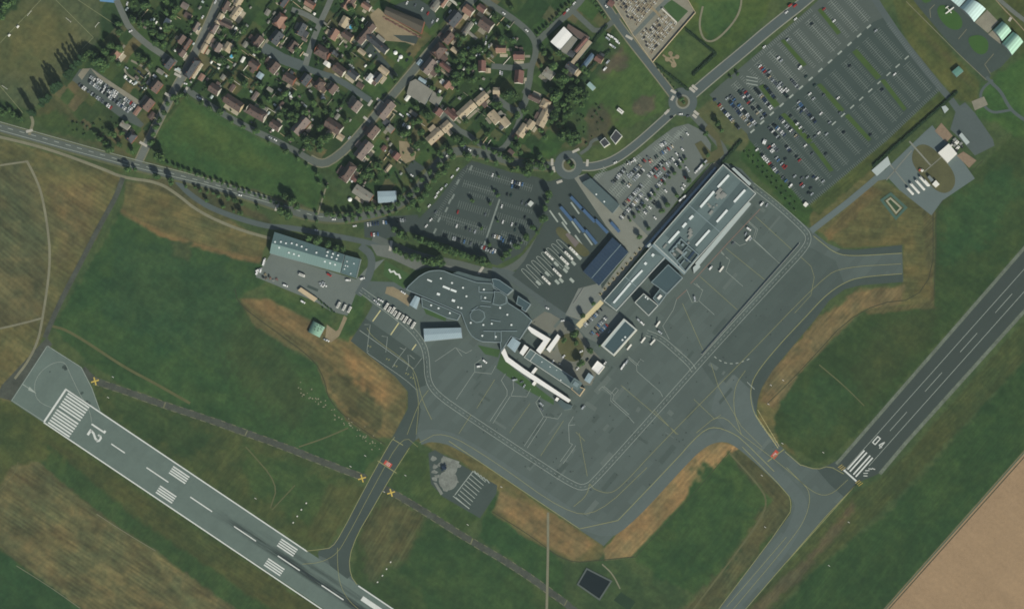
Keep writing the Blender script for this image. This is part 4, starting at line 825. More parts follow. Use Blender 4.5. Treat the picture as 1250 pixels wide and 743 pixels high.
boxes('skylight', t1, off, [(x, y, 2, 2, 20) for x, y in ((539,340.5),(552.6,346),(566,351.8),(570.2,362.2),(591.4,354),(593,364),(609.5,366.7),(620,384.6),(625,397),(601,395.5),(590.7,397),(575.4,394.5),(611.2,376.3),(589.5,410.2),(606,411.5),(560,375.5),(564,376.5))], M_sky, 6.4, .9)
boxes('rooflight', t1, off, [bar(541.5,350,550,353.5,2.4), bar(551,354,558,356.6,2.4), (536,359.6,3.8,2.8,20), (554.3,367.4,4,2.8,20), bar(522.5,341.8,528,344.2,1.8)], M_sky, 6.4, .8)
for nm, p, h0, h1 in (('roof_drum', [(583.7+9.6*math.cos(a*PI/4+.2), 386+8.6*math.sin(a*PI/4+.2)) for a in range(8)], 6.4, 7.5), ('roof_lobe', [(604,356),(612,357),(619,362),(619,371),(611,374),(602,372),(604,362)], 6.4, 8.2)):
    p = ccw([W(a) for a in p]); mb = MB(); mb.walls(p, h0, h1, 1); mb.ring(p, offset(p, .7), h1, 1); mb.poly(offset(p, .7), h1-.05, 0); mb.build(nm, [M_bitu, M_par], t1, off)
mb = MB()
for a, b in (((585.5,350),(585.5,357)), ((585.5,357.3),(604,357.6)), ((588,361),(588,366)), ((588,367.5),(600,369)), ((587,373.6),(600,375)), ((576,380),(584,375)), ((612,404.4),(632,404.6)), ((600,391),(612,393)), ((591,404.5),(612.5,405)), ((605,404.8),(605,415)), ((612.5,404.5),(612.5,418))):
    q = W(a), W(b); mb = MB(); mb.strip(q, .9, 7.25); mb.walls([(q[0][0], q[0][1]), (q[1][0], q[1][1])], 6.3, 7.25); mb.build('roof_kerb', M_par, t1, off)
flatroof('terminal_wing', [(601.2,341.2),(605,340.8),(610.6,342.4),(627.5,354.2),(619.8,361.2),(603.5,350.6)], 9, M_wallg, M_bitu2, M_par, 'raised angled wing with pale edge at the upper corner of the curved terminal')
flatroof('front_canopy', [(552.5,334.6),(560,331.6),(580,337.5),(600.8,341.4),(600.8,345.6),(582.6,344.4)], 6, M_wallg, M_bitd, M_bitd, 'low dark canopy along the upper face of the curved terminal')
t1b, rf, off = flatroof('low_annex', [(515,363.5),(548.5,377.6),(563,384),(559,391.5),(545,388),(516,375)], 5.5, M_wallg, M_bitu, M_par, 'low dark annex below the curved terminal roof')
boxes('skylight', t1b, off, [(527,373,2,2,20), (536,376.6,2,2,20), (549.8,382.5,2,2,20)], M_sky, 5, .9)
flatroof('kiosk_building', [(633,361.5),(648.6,371.7),(642,381.4),(637,378),(638,375.6),(630.7,371.5)], 7, M_wallg, M_bitu2, M_par, 'small dark L-shaped block right of the curved terminal')
def simple_roof(name, poly, h, roof, label, cat='building', wall=None, rise=0.0, ov=0.0):
    p = ccw([W(a) for a in poly]); cx = sum(a[0] for a in p)/len(p); cy = sum(a[1] for a in p)/len(p); r = root(name, (cx, cy), label, cat); off = (cx, cy, 0)
    mb = MB(); mb.walls(p, 0, h-.3); mb.build('wall', wall or M_wallg, r, off)
    q = offset(p, -ov) if ov else p; mb = MB()
    if rise and len(q) == 4:
        a = max(range(4), key=lambda i: math.dist(q[i], q[(i+1) % 4])); q = q[a:]+q[:a]
        m1 = ((q[0][0]+q[3][0])/2, (q[0][1]+q[3][1])/2, h+rise); m2 = ((q[1][0]+q[2][0])/2, (q[1][1]+q[2][1])/2, h+rise); v = [(a[0], a[1], h) for a in q]+[m1, m2]
        mb.add(v, [(0,1,5,4), (2,3,4,5), (3,0,4), (1,2,5)]); mb.walls(q, h-.3, h)
    else: mb.prism(q, h-.3, h)
    mb.build('roof', roof, r, off); return r, off
simple_roof('grey_store', [(507.5,361),(513.7,364),(509,377.8),(500.5,372.5)], 6, M_roofs['bluegrey'], 'small pale grey ribbed store against the curved terminal', rise=.6)
simple_roof('service_hall', [(518,401.5),(563.6,400.3),(565,412.6),(519,417)], 7, M_roofs['bluegrey'], 'long pale blue-grey hall at the lower left of the curved terminal', rise=.9)
# long terminal
T2N = [(737,367.6),(797,299.2),(813,314),(752.7,380)]; T2W = [(798,298),(882.7,201.5),(923,237),(836,334)]
t2, rf, off = flatroof('terminal_building', T2W, 7, M_wallg, M_bitg, M_parw, 'long grey terminal with rows of white skylight strips on its roof', 'terminal')
Q = lambda s, x, y, x0, y0: (x0+x/s, y0+y/s); z8 = lambda x, y: Q(7.8125, x, y, 820, 190); z7 = lambda x, y: Q(7.8125, x, y, 730, 280)
SKL = [bar(*z8(545,195), *z8(440,310), 2.7), bar(*z8(405,350), *z8(275,500), 2.7), bar(*z8(700,335), *z8(595,450), 2.7), bar(*z8(530,525), *z8(430,640), 2.7), bar(*z8(205,580), *z8(170,615), 2.9), bar(*z8(140,650), *z8(105,690), 2.9), bar(*z7(1065,15), *z7(935,160), 2.7), bar(*z7(775,25), *z7(675,135), 2.7)]
boxes('skylight', t2, off, SKL, M_sky, 6.3, 1.1)
mb = MB(); a = z8(650,235); b = z8(230,720); c = z8(115,830); w0 = W(a); 
for p in ([a, z8(735,312), z8(520,560), z8(340,690)],): pass
mb.poly([W(q) for q in [(905.5,221.5),(914,229.4),(846,309),(838,301.5)]], 6.46); mb.build('roof_membrane', M_bitd, t2, off); mb = MB(); mb.poly([W(q) for q in [(884,206),(891,212),(820,294),(812.5,287.5)]], 6.46); mb.build('roof_membrane', M_bitd, t2, off)
mb = MB(); q = [W(z8(165,480)), W(z8(460,735))]; mb.strip(q, 1.0, 7.1); mb.build('roof_joint', M_par, t2, off); mb = MB(); mb.strip([W(z7(525,150)), W(z7(835,425))], 4.6, 6.9); mb.build('roof_joint', M_par, t2, off)
mb = MB()
for x, y, l, w, h in ((450,350,9,4,1.6), (480,375,6,3,1.2), (500,385,5,5,1.6), (440,400,5,4,1.4), (465,395,4,7,1.5), (375,550,6,3,1.5), (365,490,3,3,1.2), (350,470,2,3,1.0), (430,480,2,2,1), (400,500,2,2,1)): c = W(z8(x, y)); mb = MB(); mb.box(c[0], c[1], 6.3, l, w, h, A_U); mb.build('roof_unit', M_metal, t2, off)
for x, y, l, w, h in ((880,40,6,3,1.6), (880,75,7,2.5,1.5), (640,165,6,2,1.2), (880,15,4,3,1.4), (860,140,4,2,1.3)): c = W(z7(x, y)); mb = MB(); mb.box(c[0], c[1], 6.3, l, w, h, A_U); mb.build('roof_unit', M_metal, t2, off)
t2n, rf, off = flatroof('terminal_wing', T2N, 6, M_wallg, M_bitd, M_parw, 'narrow lower-left wing of the long terminal with one white skylight line', 'terminal')
boxes('skylight', t2n, off, [bar(*z7(425,395), *z7(320,505), 2.2), bar(*z7(314,514), *z7(150,705), 2.2), (*z7(525,250), 3.4, 3, -48), (*z7(455,330), 3.2, 3, -48)], M_sky, 5.4, 1.0)
mb = MB(); mb.poly([W(q) for q in [(791.5,307.5),(811,314.5),(753,378),(745.5,372)]], 5.44); mb.build('roof_membrane', M_bitg, t2n, off)
mb = MB(); mb.strip([W(z7(260,455)), W(z7(370,552))], .8, 5.7); mb.build('roof_joint', M_par, t2n, off); mb = MB(); mb.strip([W(z7(650,270)), W(z7(520,395))], 1.4, 5.8); mb.build('roof_joint', M_par, t2n, off)
hv, rf, off = flatroof('plant_enclosure', [z7(795,92), z7(968,250), z7(835,415), z7(680,225)], 8.6, M_wallg, M_bitu, M_par, 'walled rooftop plant yard full of ducts on the long terminal', 'plant', 1.1, 1.6)
mb = MB()
for x, y, l, w, h, mm in ((775,135,3,2.4,2,1), (745,170,3,2.4,2,1), (715,215,3.4,2.6,2,1), (810,155,3,2.6,2.2,1), (780,215,3,10,1.6,0), (730,245,3,4,1.4,0), (830,240,7,2.2,1.6,1), (800,260,9,1,1.8,1), (850,290,1,12,1.8,1), (770,290,8,1,1.6,1), (885,260,16,2.6,.6,2), (830,200,10,1,1.7,1), (870,200,1,5,1.7,1), (800,330,10,1,1.6,1)): c = W(z7(x, y)); mb.box(c[0], c[1], 7.06, l, w, h, A_U, mm)
mb.build('duct', [M_metal, M_par, M_glassb], hv, off)
for p, h, lb in (([(917,249.5),(913.5,246.5),(848.5,322),(852.5,325.5)], 5, 'long pale metal canopy along the apron face of the long terminal'), ([(893,206.6),(896,205.2),(917,224.5),(914.5,227.5)], 5, 'short pale canopy on the upper right end of the long terminal'), ([(846,327),(852.5,321),(855,326),(847,334)], 4.5, 'pale bluish canopy by the plant yard of the long terminal'), ([(789.5,301),(793.5,297),(797,299.5),(793,303.5)], 5, 'small white porch at the waist of the long terminal')):
    simple_roof('canopy', p, h, M_canopy, lb, 'canopy', M_wallg)
gl, off = simple_roof('shade_strip', [(787,301),(789.5,303.3),(876,207),(873,204)], 4.5, M_glassb, 'long dark strip standing in for shade on the car park side of the long terminal', 'canopy', M_glass)  # dark raised strip put where the terminal's shade falls on the ground
flatroof('baggage_hall', [(816,323.4),(833.7,339.6),(814.5,359.4),(795,345.2)], 8, M_wallg, M_bitu2, M_par, 'square dark flat-roofed hall attached below the long terminal')
b4, rf, off = flatroof('office_block', [(775,369.8),(786,358.7),(804,373.3),(792,386.3)], 8, M_wallg, M_bitu, M_parw, 'dark square flat-roofed block between long terminal and apron')
boxes('skylight', b4, off, [(788.4,363.4,1.8,1.8,45), (791,365.5,1.8,1.8,45)], M_sky, 7.3, .8)
b5, rf, off = flatroof('plant_block', [(806,352.6),(814,359.8),(804.5,372.8),(797,364.6)], 7, M_wallg, M_bitd, M_par, 'small dark roof with a white cooling unit beside the apron')
boxes('cooling_unit', b5, off, [(805.5,363.2,6,3.2,-48)], M_tank, 6.4, 1.6)
b6, rf, off = flatroof('white_edged_block', [(762,389.2),(778,402.8),(749.6,434.8),(734,422.2)], 8, M_wallw, M_bitu2, M_parw, 'dark flat-roofed block with thick white edges on the apron corner', pw=1.6)
boxes('skylight', b6, off, [(760.3,415.4,2,2,-48), (763.6,412,2,2,-48)], M_sky, 7.4, .9)
mb = MB(); mb.strip([W((763,391.5)), W((737,423))], 2.6, 7.7); mb.build('roof_ledge', M_canopy, b6, off)
# white galleries and control tower block
for p, h, lb, nm in (([(612.4,430.6),(616.5,425),(621,436),(640,450),(697,488),(694,491.3),(640,457),(618,441.5)], 6, 'long bright white gallery roof bent along the apron edge', 'gallery'),
                 ([(644.6,401),(646.5,398.4),(672.6,414),(660,432.4),(655,428),(664,416),(649,406.5)], 7, 'bright white L-shaped gallery roof beside the curved terminal', 'gallery'),
                 ([(681,408),(684.7,411.4),(671.3,430.3),(667.4,426.4)], 5, 'short white canopy bar right of the L-shaped gallery', 'canopy'),
                 ([(641,421),(646,424.4),(639,434.5),(634.8,431)], 7, 'small white roof at the upper end of the control tower block', 'shelter'),
                 ([(653.8,448.2),(656.4,450),(651.5,457),(648.5,455)], 4.5, 'white link corridor between gallery and control tower block', 'corridor'),
                 ([(652.3,465),(655.2,467),(652.4,471),(649.6,469)], 4, 'stubby white porch on the apron side of the long gallery', 'porch'),
                 ([(680,484.6),(683,486.4),(680.4,490),(677.6,488)], 4, 'small white porch near the lower tip of the long gallery', 'porch')):
    simple_roof(nm, p, h, M_wroof, lb, nm, M_wallw)
simple_roof('grey_annex', [(619.4,422),(626.5,412),(636,418.4),(629,430.5)], 6.5, M_roofs['bluegrey'], 'pale grey ribbed roof between the white galleries and curved terminal', rise=.3)
simple_roof('gallery_end', [(680,491),(685,487),(690,491.5),(699,495),(697,499),(689,500.5)], 4, M_bitd, 'grey rounded end lounge at the lower tip of the white gallery')
b8, rf, off = flatroof('old_terminal', [(647.7,425.8),(703,463),(697.5,474.5),(640,436.4)], 6, M_wallg, M_bitg, M_parw, 'long grey roof block carrying the control tower shadow', pw=.7)
mb = MB(); mb.strip([W((655,430.5)), W((647.5,441))], .9, 6.05); mb.build('roof_joint', M_parw, b8, off)
boxes('skylight', b8, off, [(662,442,1.2,1.2,35), (672,448,1.2,1.2,35), (685,464,1.6,1.2,35), (680,452,1,1,35)], M_sky, 5.4, .7)
tw = root('control_tower', W((704.5,470)), 'grey square control tower casting a tall shadow on the old terminal', 'control tower'); c = W((704.5,470)); off = (c[0], c[1], 0)
mb = MB(); mb.box(c[0], c[1], 0, 8.6, 7.6, 17, A_D); mb.build('shaft', M_wallg, tw, off)
mb = MB(); mb.box(c[0], c[1], 17, 10.5, 9.6, 3.0, A_D, 0, 1.06); mb.build('cab_window', M_glass, tw, off)
mb = MB(); mb.box(c[0], c[1], 20, 11.6, 10.6, .5, A_D); mb.box(c[0], c[1], 20.5, 6, 5, .8, A_D, 1); cb = mb.build('roof', [M_bitg, M_par], tw, off)
mb = MB(); mb.cyl(c[0], c[1], 21.3, .12, 4, 6); mb.build('antenna', M_metal, cb, off)
flatroof('tower_base', [(697.5,475),(702,470),(714.5,474.5),(708,484)], 7, M_wallb, M_bitd, M_wallb, 'tan base block at the foot of the control tower')
flatroof('white_office', [(729.6,440.5),(738.6,447.5),(731,457.2),(722.4,450.2)], 7, M_wallw, M_wroof, M_wroof, 'small bright white square office on the apron corner')
simple_roof('grey_office', [(718.7,455),(725,459.7),(720,468.2),(713.4,464)], 5, M_roofs['bluegrey'], 'small pale grey cabin beside the white office', rise=.3)
# freight hall
fh = root('freight_hall', W((385,312)), 'long blue-green gabled freight hall with rooflights', 'hall'); c = W((385,312)); off = (c[0], c[1], 0)
FP = [(336.5,284),(422,311.6),(416.5,333.6),(330.7,309.9)]
mb = MB(); mb.walls([W(a) for a in FP], 0, 8); mb.build('wall', M_wallg, fh, off)
r0, r1 = (333.6,298), (419.4,322.6)
def slope(ps, zs, mm, nm):
    mb = MB(); v = [(*W(a), z) for a, z in zip(ps, zs)]
    if area([p[:2] for p in v]) < 0: v.reverse()
    mb.add(v, [tuple(range(len(v)))]); return mb.build(nm, mm, fh, off)
slope([FP[0], FP[1], r1, r0], [8, 8, 10.5, 10.5], M_hallA, 'roof'); sl = slope([r0, r1, FP[2], FP[3]], [10.5, 10.5, 8, 8], M_hallB, 'roof')  # sun-facing slope coloured paler, far slope darker: shading put into the sheet colour
mb = MB(); v = [(*W(a), z) for a, z in ((FP[1], 8), (FP[2], 8), (r1, 10.5))]; mb.add(v, [(0,1,2)]); mb.build('gable', M_wallg, fh, off); mb = MB(); v = [(*W(a), z) for a, z in ((FP[0], 8), (FP[3], 8), (r0, 10.5))]; mb.add(v, [(0,1,2)]); mb.build('gable', M_wallg, fh, off)
z3 = lambda x, y: (300+x/7.8125, 270+y/7.8125)
boxes('rooflight', fh, off, [(*z3(x, y), 1.9, 1.9, 16) for x, y in ((295,208),(350,206),(398,220),(453,220),(500,234),(548,250),(592,279),(688,309),(795,303),(845,320),(893,335),(786,338),(833,352),(880,369),(334,262),(426,309),(473,322),(520,338),(768,394),(818,408),(865,423))], M_sky, 9.2, 1.1)
fa, rf, off = flatroof('freight_annex', [(422.8,312),(441.4,317),(435.7,340),(417.2,334)], 7, M_wallg, M_hallA, M_hallA, 'blue-green flat annex at the right end of the freight hall', pw=.5, ph=.3)
boxes('rooflight', fa, off, [(*z3(x, y), 1.4, 1.4, 16) for x, y in ((975,390),(1040,410),(960,430),(980,436),(950,462),(1010,505))], M_sky, 6.7, .7)
simple_roof('store_shed', [(364,354.5),(368,351),(388,364.5),(384,368.5)], 3, M_wallb, 'long tan store shed on the lower edge of the freight yard')
flat('asphalt_patch', [[(376,347.5),(389,353),(387.5,356),(374.5,350.5)]], M_dark, .14, 'dark rectangular patch in the freight yard', 'patch')
def arch(name, poly, h, m, wall, label, n=10):     # barrel roof: poly = (start edge a-b, end edge d-c), arch spans a->d
    a, b, c_, d = [W(p) for p in poly]; cx = (a[0]+c_[0])/2; cy = (a[1]+c_[1])/2; r = root(name, (cx, cy), label, 'hangar'); off = (cx, cy, 0); mb = MB(); v = []
    for i in range(n+1):
        t = i/n; z = 2.5+(h-2.5)*math.sin(PI*t)**.8
        v += [(a[0]+(d[0]-a[0])*t, a[1]+(d[1]-a[1])*t, z), (b[0]+(c_[0]-b[0])*t, b[1]+(c_[1]-b[1])*t, z)]
    mb.add(v, [(2*i, 2*i+2, 2*i+3, 2*i+1) for i in range(n)]); me = mb.build('roof', m, r, off)
    if me.data.polygons[n//2].normal.z < 0: me.data.flip_normals()
    mb = MB(); mb.walls([a, b, c_, d], 0, 2.5); mb.add([v[2*i] for i in range(n+1)], [tuple(range(n+1))]); mb.add([v[2*i+1] for i in range(n+1)], [tuple(range(n+1))]); mb.build('wall', wall, r, off); return r, off
g1, off = arch('green_hangar', [(382.8,391.6),(376.2,405),(390.5,411.9),(397,399.5)], 6.5, M_green, M_wallg, 'pale green arched hangar on its own by the freight yard')
boxes('roof_vent', g1, off, [(*Q(7.8125, x, y, 370, 340), 1.2, .9, 25) for x, y in ((145,445),(170,455),(190,470),(125,465),(155,480),(180,490),(120,490),(150,500))], M_glass, 6.0, .8)
arch('club_hangar', [(1155,-4),(1170.8,9.4),(1181,-1.8),(1165,-16)], 6, M_hang, M_wallg, 'topmost pale hangar cut by the upper edge of the photo')
arch('club_hangar', [(1182.5,-1.5),(1171.6,9.8),(1189,27.6),(1203,11.8)], 9, M_hang, M_wallg, 'largest pale ribbed arched hangar beside the concrete pad')
arch('club_hangar', [(1223,27),(1211.8,37.8),(1223,50.8),(1234.2,38.6)], 8, M_hangg, M_wallg, 'small mint ribbed arched hangar between two others')
arch('club_hangar', [(1236,39.7),(1222.6,54),(1235.2,68),(1248.8,52)], 9, M_hangg, M_wallg, 'mint ribbed arched hangar at the lower end of the hangar row')
simple_roof('green_shed', [(1161.7,88.4),(1170,81.4),(1175.8,87.7),(1167.5,95)], 4, mat('sheet_sea_green', (96,138,124), .08), 'small sea-green shed right of the perimeter road', rise=.4)
bh, off = simple_roof('bus_hall', [(748,290.4),(767.5,308.2),(731.7,349.2),(712.3,332)], 6, M_glassb, 'large dark blue panelled canopy at the bus station', 'canopy', M_wallg)
mb = MB(); mb.strip([W((758.5,299)), W((722.5,340.3))], .7, 6.12); mb.build('ridge', M_par, bh, off)
sc, off = simple_roof('lot_canopy', [(710.6,224),(721.5,218.2),(756.6,250.8),(748,261.2)], 6, M_bitd, 'dark grey-green canopy roof beside the bus stands', 'canopy')
boxes('rooflight', sc, off, [(728.3,238.2,1.8,1.8,45), (738,247,1.8,1.8,45)], M_sky, 5.9, .5)
SH = [((697,240.6),(712,257)), ((710.6,254.8),(726.5,271.4)), ((727,268.6),(742,284.6)), ((745.8,271.6),(756.4,283.5)), ((684.5,253),(698.5,269.5)), ((700.6,267.6),(713.5,283.5)), ((714.8,281.4),(728.5,298))]
for i, (a, b) in enumerate(SH):
    lb = ['upper blue bus shelter of the right-hand line', 'middle blue bus shelter of the right-hand line', 'lower blue bus shelter of the right-hand line', 'short lone blue bus shelter beside the pale car park', 'upper blue bus shelter of the left-hand line', 'middle blue bus shelter of the left-hand line', 'lower blue bus shelter of the left-hand line'][i]
    m = W(((a[0]+b[0])/2, (a[1]+b[1])/2)); L = math.dist(a, b)*S; an = math.atan2(-(b[1]-a[1]), b[0]-a[0])
    r = root('bus_shelter', m, lb, 'bus shelter', 'blue bus shelters', an)
    mb = MB(); mb.box(0, 0, 3.2, L, 3.6, .2); mb.build('roof', M_shelter, r)
    for k in (-.38, 0, .38): mb = MB(); mb.cyl(k*L, -.9, 0, .12, 3.2, 8); mb.build('post', M_metal, r)
    mb = MB(); mb.box(0, -1.2, .5, L*.85, .06, 2.2); mb.build('back_panel', M_glass, r)
simple_roof('gym_hall', [(689,34.6),(699.4,45),(683.8,63),(672.6,53)], 9, M_wroof, 'bright white gym roof in the school block', rise=.4)
simple_roof('gym_annex', [(699.8,45.2),(705,49),(692,67),(684,63.2)], 6, M_roofs['grey'], 'grey low roof beside the white gym')
simple_roof('school_canteen', [(694,30.5),(720,46.5),(716,52.5),(705,47),(692,35)], 5, M_roofs['brown'], 'brown angled school roof between the white gym and the lane')
simple_roof('school_wing', [(714.2,46.4),(718.6,49.6),(704.6,66),(700.5,62.8)], 6, M_roofs['red'], 'red-brown tiled school wing beside a beige strip roof', rise=1.5)
simple_roof('school_wing', [(719,49.8),(723,53),(700,81),(696.6,77.5)], 5, M_roofs['beige'], 'long beige flat school wing beside the red-brown wing')
simple_roof('school_pavilion', [(697,61.5),(702.6,66),(699,71.5),(692.5,67.5)], 5, M_roofs['slate'], 'dark grey small pavilion between the school wings', rise=1)
simple_roof('blue_workshop', [(722.5,65.4),(726.4,69),(713,86),(708.5,82.6)], 5, M_roofs['blue'], 'long blue workshop roof right of the school', rise=.8)
simple_roof('barn', [(472.6,9.8),(519,28),(515,42.4),(470,19)], 8, mat('barn_roof', (84,78,68), .12, .08, .6, stripe=(math.radians(-22), 2.0, .05)), 'large dark brown barn roof above the yard of stacked tiles', rise=3, wall=M_wallbr)
simple_roof('flat_workshop', [(501,101),(508,97.5),(529,111.5),(519,128.5),(497,115.6)], 5, M_roofs['grey'], 'grey flat workshop roofs beside the diagonal village street')
simple_roof('garage_block', [(529,112),(541,120),(534,131),(524,124)], 4, M_roofs['grey'], 'grey garage roof at the lower end of the flat workshops')
simple_roof('sports_hall', [(461.8,234.6),(484.6,234),(485,247.4),(462.6,248.6)], 7, M_roofs['bluegrey'], 'pale blue-grey hall on the grass above the avenue', rise=.7)
for p, lb in (([(745,168.6),(752,159),(760,166.8),(751.5,177)], 'dark square flat-roofed villa near the lower roundabout'), ([(732.2,174),(738.5,168.5),(745,176.2),(737.6,181)], 'small dark flat-roofed wing of the villa near the roundabout')):
    flatroof('villa', p, 5, M_wallw, mat('gravel_roof_dark', (62,64,68), .1), M_parw, lb, 'house', .6, .4)
# fuel depot equipment
for i, (x, y) in enumerate(((1111,233.5), (1116.5,230), (1123,226), (1127.6,221.5), (1131,223.5))):
    r = root('storage_tank', W((x, y)), ORD(i+1)+' horizontal white fuel tank from the left at the depot' if i < 4 else 'rightmost stubby white fuel tank at the depot', 'tank', 'white fuel tanks', math.radians(-48)); L = (10, 15, 15, 14, 9)[i]
    mb = MB(); n = 14
    for t in range(n): pass
    ring_ = lambda x0, rr: [(x0, rr*math.cos(2*PI*k/n), 2.2+rr*math.sin(2*PI*k/n)) for k in range(n)]
    vs = ring_(-L/2-.5, .7)+ring_(-L/2, 1.5)+ring_(L/2, 1.5)+ring_(L/2+.5, .7); mb.add(vs, [(n*j+k, n*j+n+k, n*j+n+(k+1) % n, n*j+(k+1) % n) for j in range(3) for k in range(n)]+[tuple(range(n)), tuple(range(3*n, 4*n))]); mb.build('vessel', M_tank, r)
    mb = MB(); mb.box(-L/3, 0, 0, .5, 2.4, 1.1); mb.box(L/3, 0, 0, .5, 2.4, 1.1); mb.build('cradle', M_metal, r)
    mb = MB(); mb.box(-L*.42, 0, 3.5, 1.4, 1.2, .8); mb.build('manhole', M_metal, r)
z5 = lambda x, y: (1050+x/7.8125, 150+y/7.8125)
dp, off = simple_roof('depot_building', [z5(740,292), z5(842,205), z5(920,300), z5(830,388)], 6, M_tank, 'white square depot building beside the grass oval', wall=M_wallw)
simple_roof('depot_office', [z5(720,550), z5(755,590), z5(720,620), z5(685,588)], 4, M_tank, 'small white square cabin on the edge of the grass oval', wall=M_wallw)
simple_roof('depot_shelter', [z5(940,125), z5(965,98), z5(1042,190), z5(1010,215)], 4, M_canopy, 'long pale shelter beside the depot equipment')
simple_roof('parking_deck', [z5(108,455), z5(262,320), z5(290,395), z5(160,508)], 1.0, M_canopy, 'pale ribbed loading platform left of the depot pad')
simple_roof('depot_shelter', [z5(640,520), z5(660,505), z5(700,548), z5(675,568)], 4, M_wallg, 'grey small shelter touching the row of white tanks')
simple_roof('depot_hut', [(1149,131), (1154,129.5), (1158,134), (1153,139)], 3, M_canopy, 'pale green small hut on the bank above the depot')
for i, (x, y, l, w, m) in enumerate(((900,160,4,3,M_metal), (920,190,5,4,M_tank), (880,190,3,3,M_black), (900,215,4,3,M_metal), (930,240,5,3,M_tank), (960,200,4,3,M_metal), (970,230,3,3,M_black), (920,265,4,3,M_black), (870,215,3,2,M_tank), (590,455,3,3,M_tank), (570,450,3,2,M_redp))):
    c = W(z5(x, y)); r = root('pump_unit', c, ORD(i+1)+' pump unit in the cluster of depot equipment, counted by rows' if 0 else ['grey pump unit at the top of the depot equipment cluster', 'white boxy unit in the middle of the depot equipment cluster', 'black unit on the left of the depot equipment cluster', 'grey unit just left of the cluster centre by the white building', 'white unit at the lower right of the depot equipment', 'grey unit next to the long pale shelter', 'black unit below the long pale shelter', 'black unit closest to the orange gravel bed', 'small white unit touching the white depot building', 'white unit at the upper end of the tank row', 'red unit at the upper end of the tank row'][i], 'pump unit', None, A_U)
    mb = MB(); mb.box(0, 0, 0, l, w, 1.8); mb.build('cabinet', m, r); mb = MB(); mb.cyl(l*.2, 0, 1.8, .5, .9, 10); mb.build('valve', M_metal, r)
wl = [(1074,244),(1087.5,234.6),(1108,253.4),(1093.5,269)]
mb = MB(); p = ccw([W(a) for a in wl]); q = offset(p, 3.2); mb.ring(p, q, .5); mb.walls(p, 0, .5); tag(mb.build('basin', mat('basin_liner', (72,98,86), .1)), 'green lined square basin with a pale rim below the depot road', 'basin')
mb = MB(); q2 = offset(p, 4.6); q3 = offset(p, 6.6); mb.ring(q2, q3, .62); struct('basin_kerb', mb, mat('kerb_cream', (156,154,130), .1), 'pale cream kerb around the green basin', 'kerb')
mb = MB(); mb.poly(q3, .3); struct('basin_bed', mb, mat('reed_green', (50,72,46), .35, .1, .6), 'dark weedy bed of the green basin', 'water')
pp = ccw([W(a) for a in [(704,713),(716,692.5),(747.5,708.5),(732,732.5)]]); mb = MB(); mb.ring(pp, offset(pp, 1.8), .9); mb.walls(pp, 0, .9); struct('pond_kerb', mb, mat('kerb_grey', (88,96,92), .12), 'grey rim around the dark square pond', 'kerb')
mb = MB(); mb.poly(offset(pp, 1.8), .35); struct('pond', mb, M_pond, 'dark square pond below the apron', 'pond')
pp = ccw([W(a) for a in [(749,732),(758,722),(776,734),(768,745)]]); mb = MB(); mb.poly(pp, .05); struct('ditch', mb, mat('ditch_green', (40,60,40), .3, .1, .8), 'dark overgrown hollow beside the square pond', 'hollow')
c = W((542,570.5)); r = root('fire_simulator', c, 'dark steel fire simulator on the training ground', 'simulator', None, A_D)
mb = MB(); mb.box(0, 0, 0, 6, 3.4, 3, 0, 0, .9); mb.build('hull', mat('steel_navy', (36,48,66), .1), r); mb = MB(); mb.box(0, 0, 2, 2, 9, .3); mb.build('wing', mat('steel_navy', (36,48,66)), r)
# small aeroplane on the grass
r = root('light_aircraft', W((1158.6,13)), 'white high-wing light aircraft parked on the bright grass island', 'aeroplane', None, math.radians(-52)); r.scale = (1.1, 1.1, 1.1)
mb = MB()
prev = None; n = 10; vs = []; st = [(4.0,.25,1.3), (3.5,.55,1.3), (2,.62,1.35), (.5,.6,1.4), (-1.5,.4,1.35), (-4.2,.14,1.5)]
for x, rr, zz in st: vs += [(x, rr*math.cos(2*PI*k/n), zz+rr*math.sin(2*PI*k/n)) for k in range(n)]
mb.add(vs, [(n*j+k, n*j+n+k, n*j+n+(k+1) % n, n*j+(k+1) % n) for j in range(len(st)-1) for k in range(n)]+[tuple(range(n)), tuple(range(n*(len(st)-1), n*len(st)))]); mb.build('fuselage', M_tank, r)
for s_ in (-1, 1):
    mb = MB(); mb.add([(1.6, 0, 2.02), (0, 0, 2.02), (.2, s_*5.6, 2.2), (1.3, s_*5.6, 2.2), (1.6, 0, 1.88), (0, 0, 1.88), (.2, s_*5.6, 2.1), (1.3, s_*5.6, 2.1)], [(0,1,2,3), (7,6,5,4), (0,3,7,4), (1,5,6,2), (3,2,6,7)]); mb.build('wing', M_tank, r)
mb = MB(); mb.box(-3.9, 0, 1.5, 1.0, 3.6, .1); mb.build('tailplane', M_tank, r); mb = MB(); mb.box(-4.1, 0, 1.5, 1.1, .12, 1.5, 0, 0, .7); mb.build('fin', M_tank, r)
mb = MB(); mb.box(1.9, 0, 1.6, .7, 1.0, .35); mb.build('windscreen', M_glass, r); mb = MB(); mb.box(4.05, 0, .5, .06, .18, 1.7); mb.build('propeller', M_black, r)
for x, y in ((2.8, 0), (.4, 1.1), (.4, -1.1)): mb = MB(); mb.box(x, y, 0, .5, .18, .5); mb.box(x, y*.8, .4, .1, .1, .7); mb.build('wheel', M_black, r)
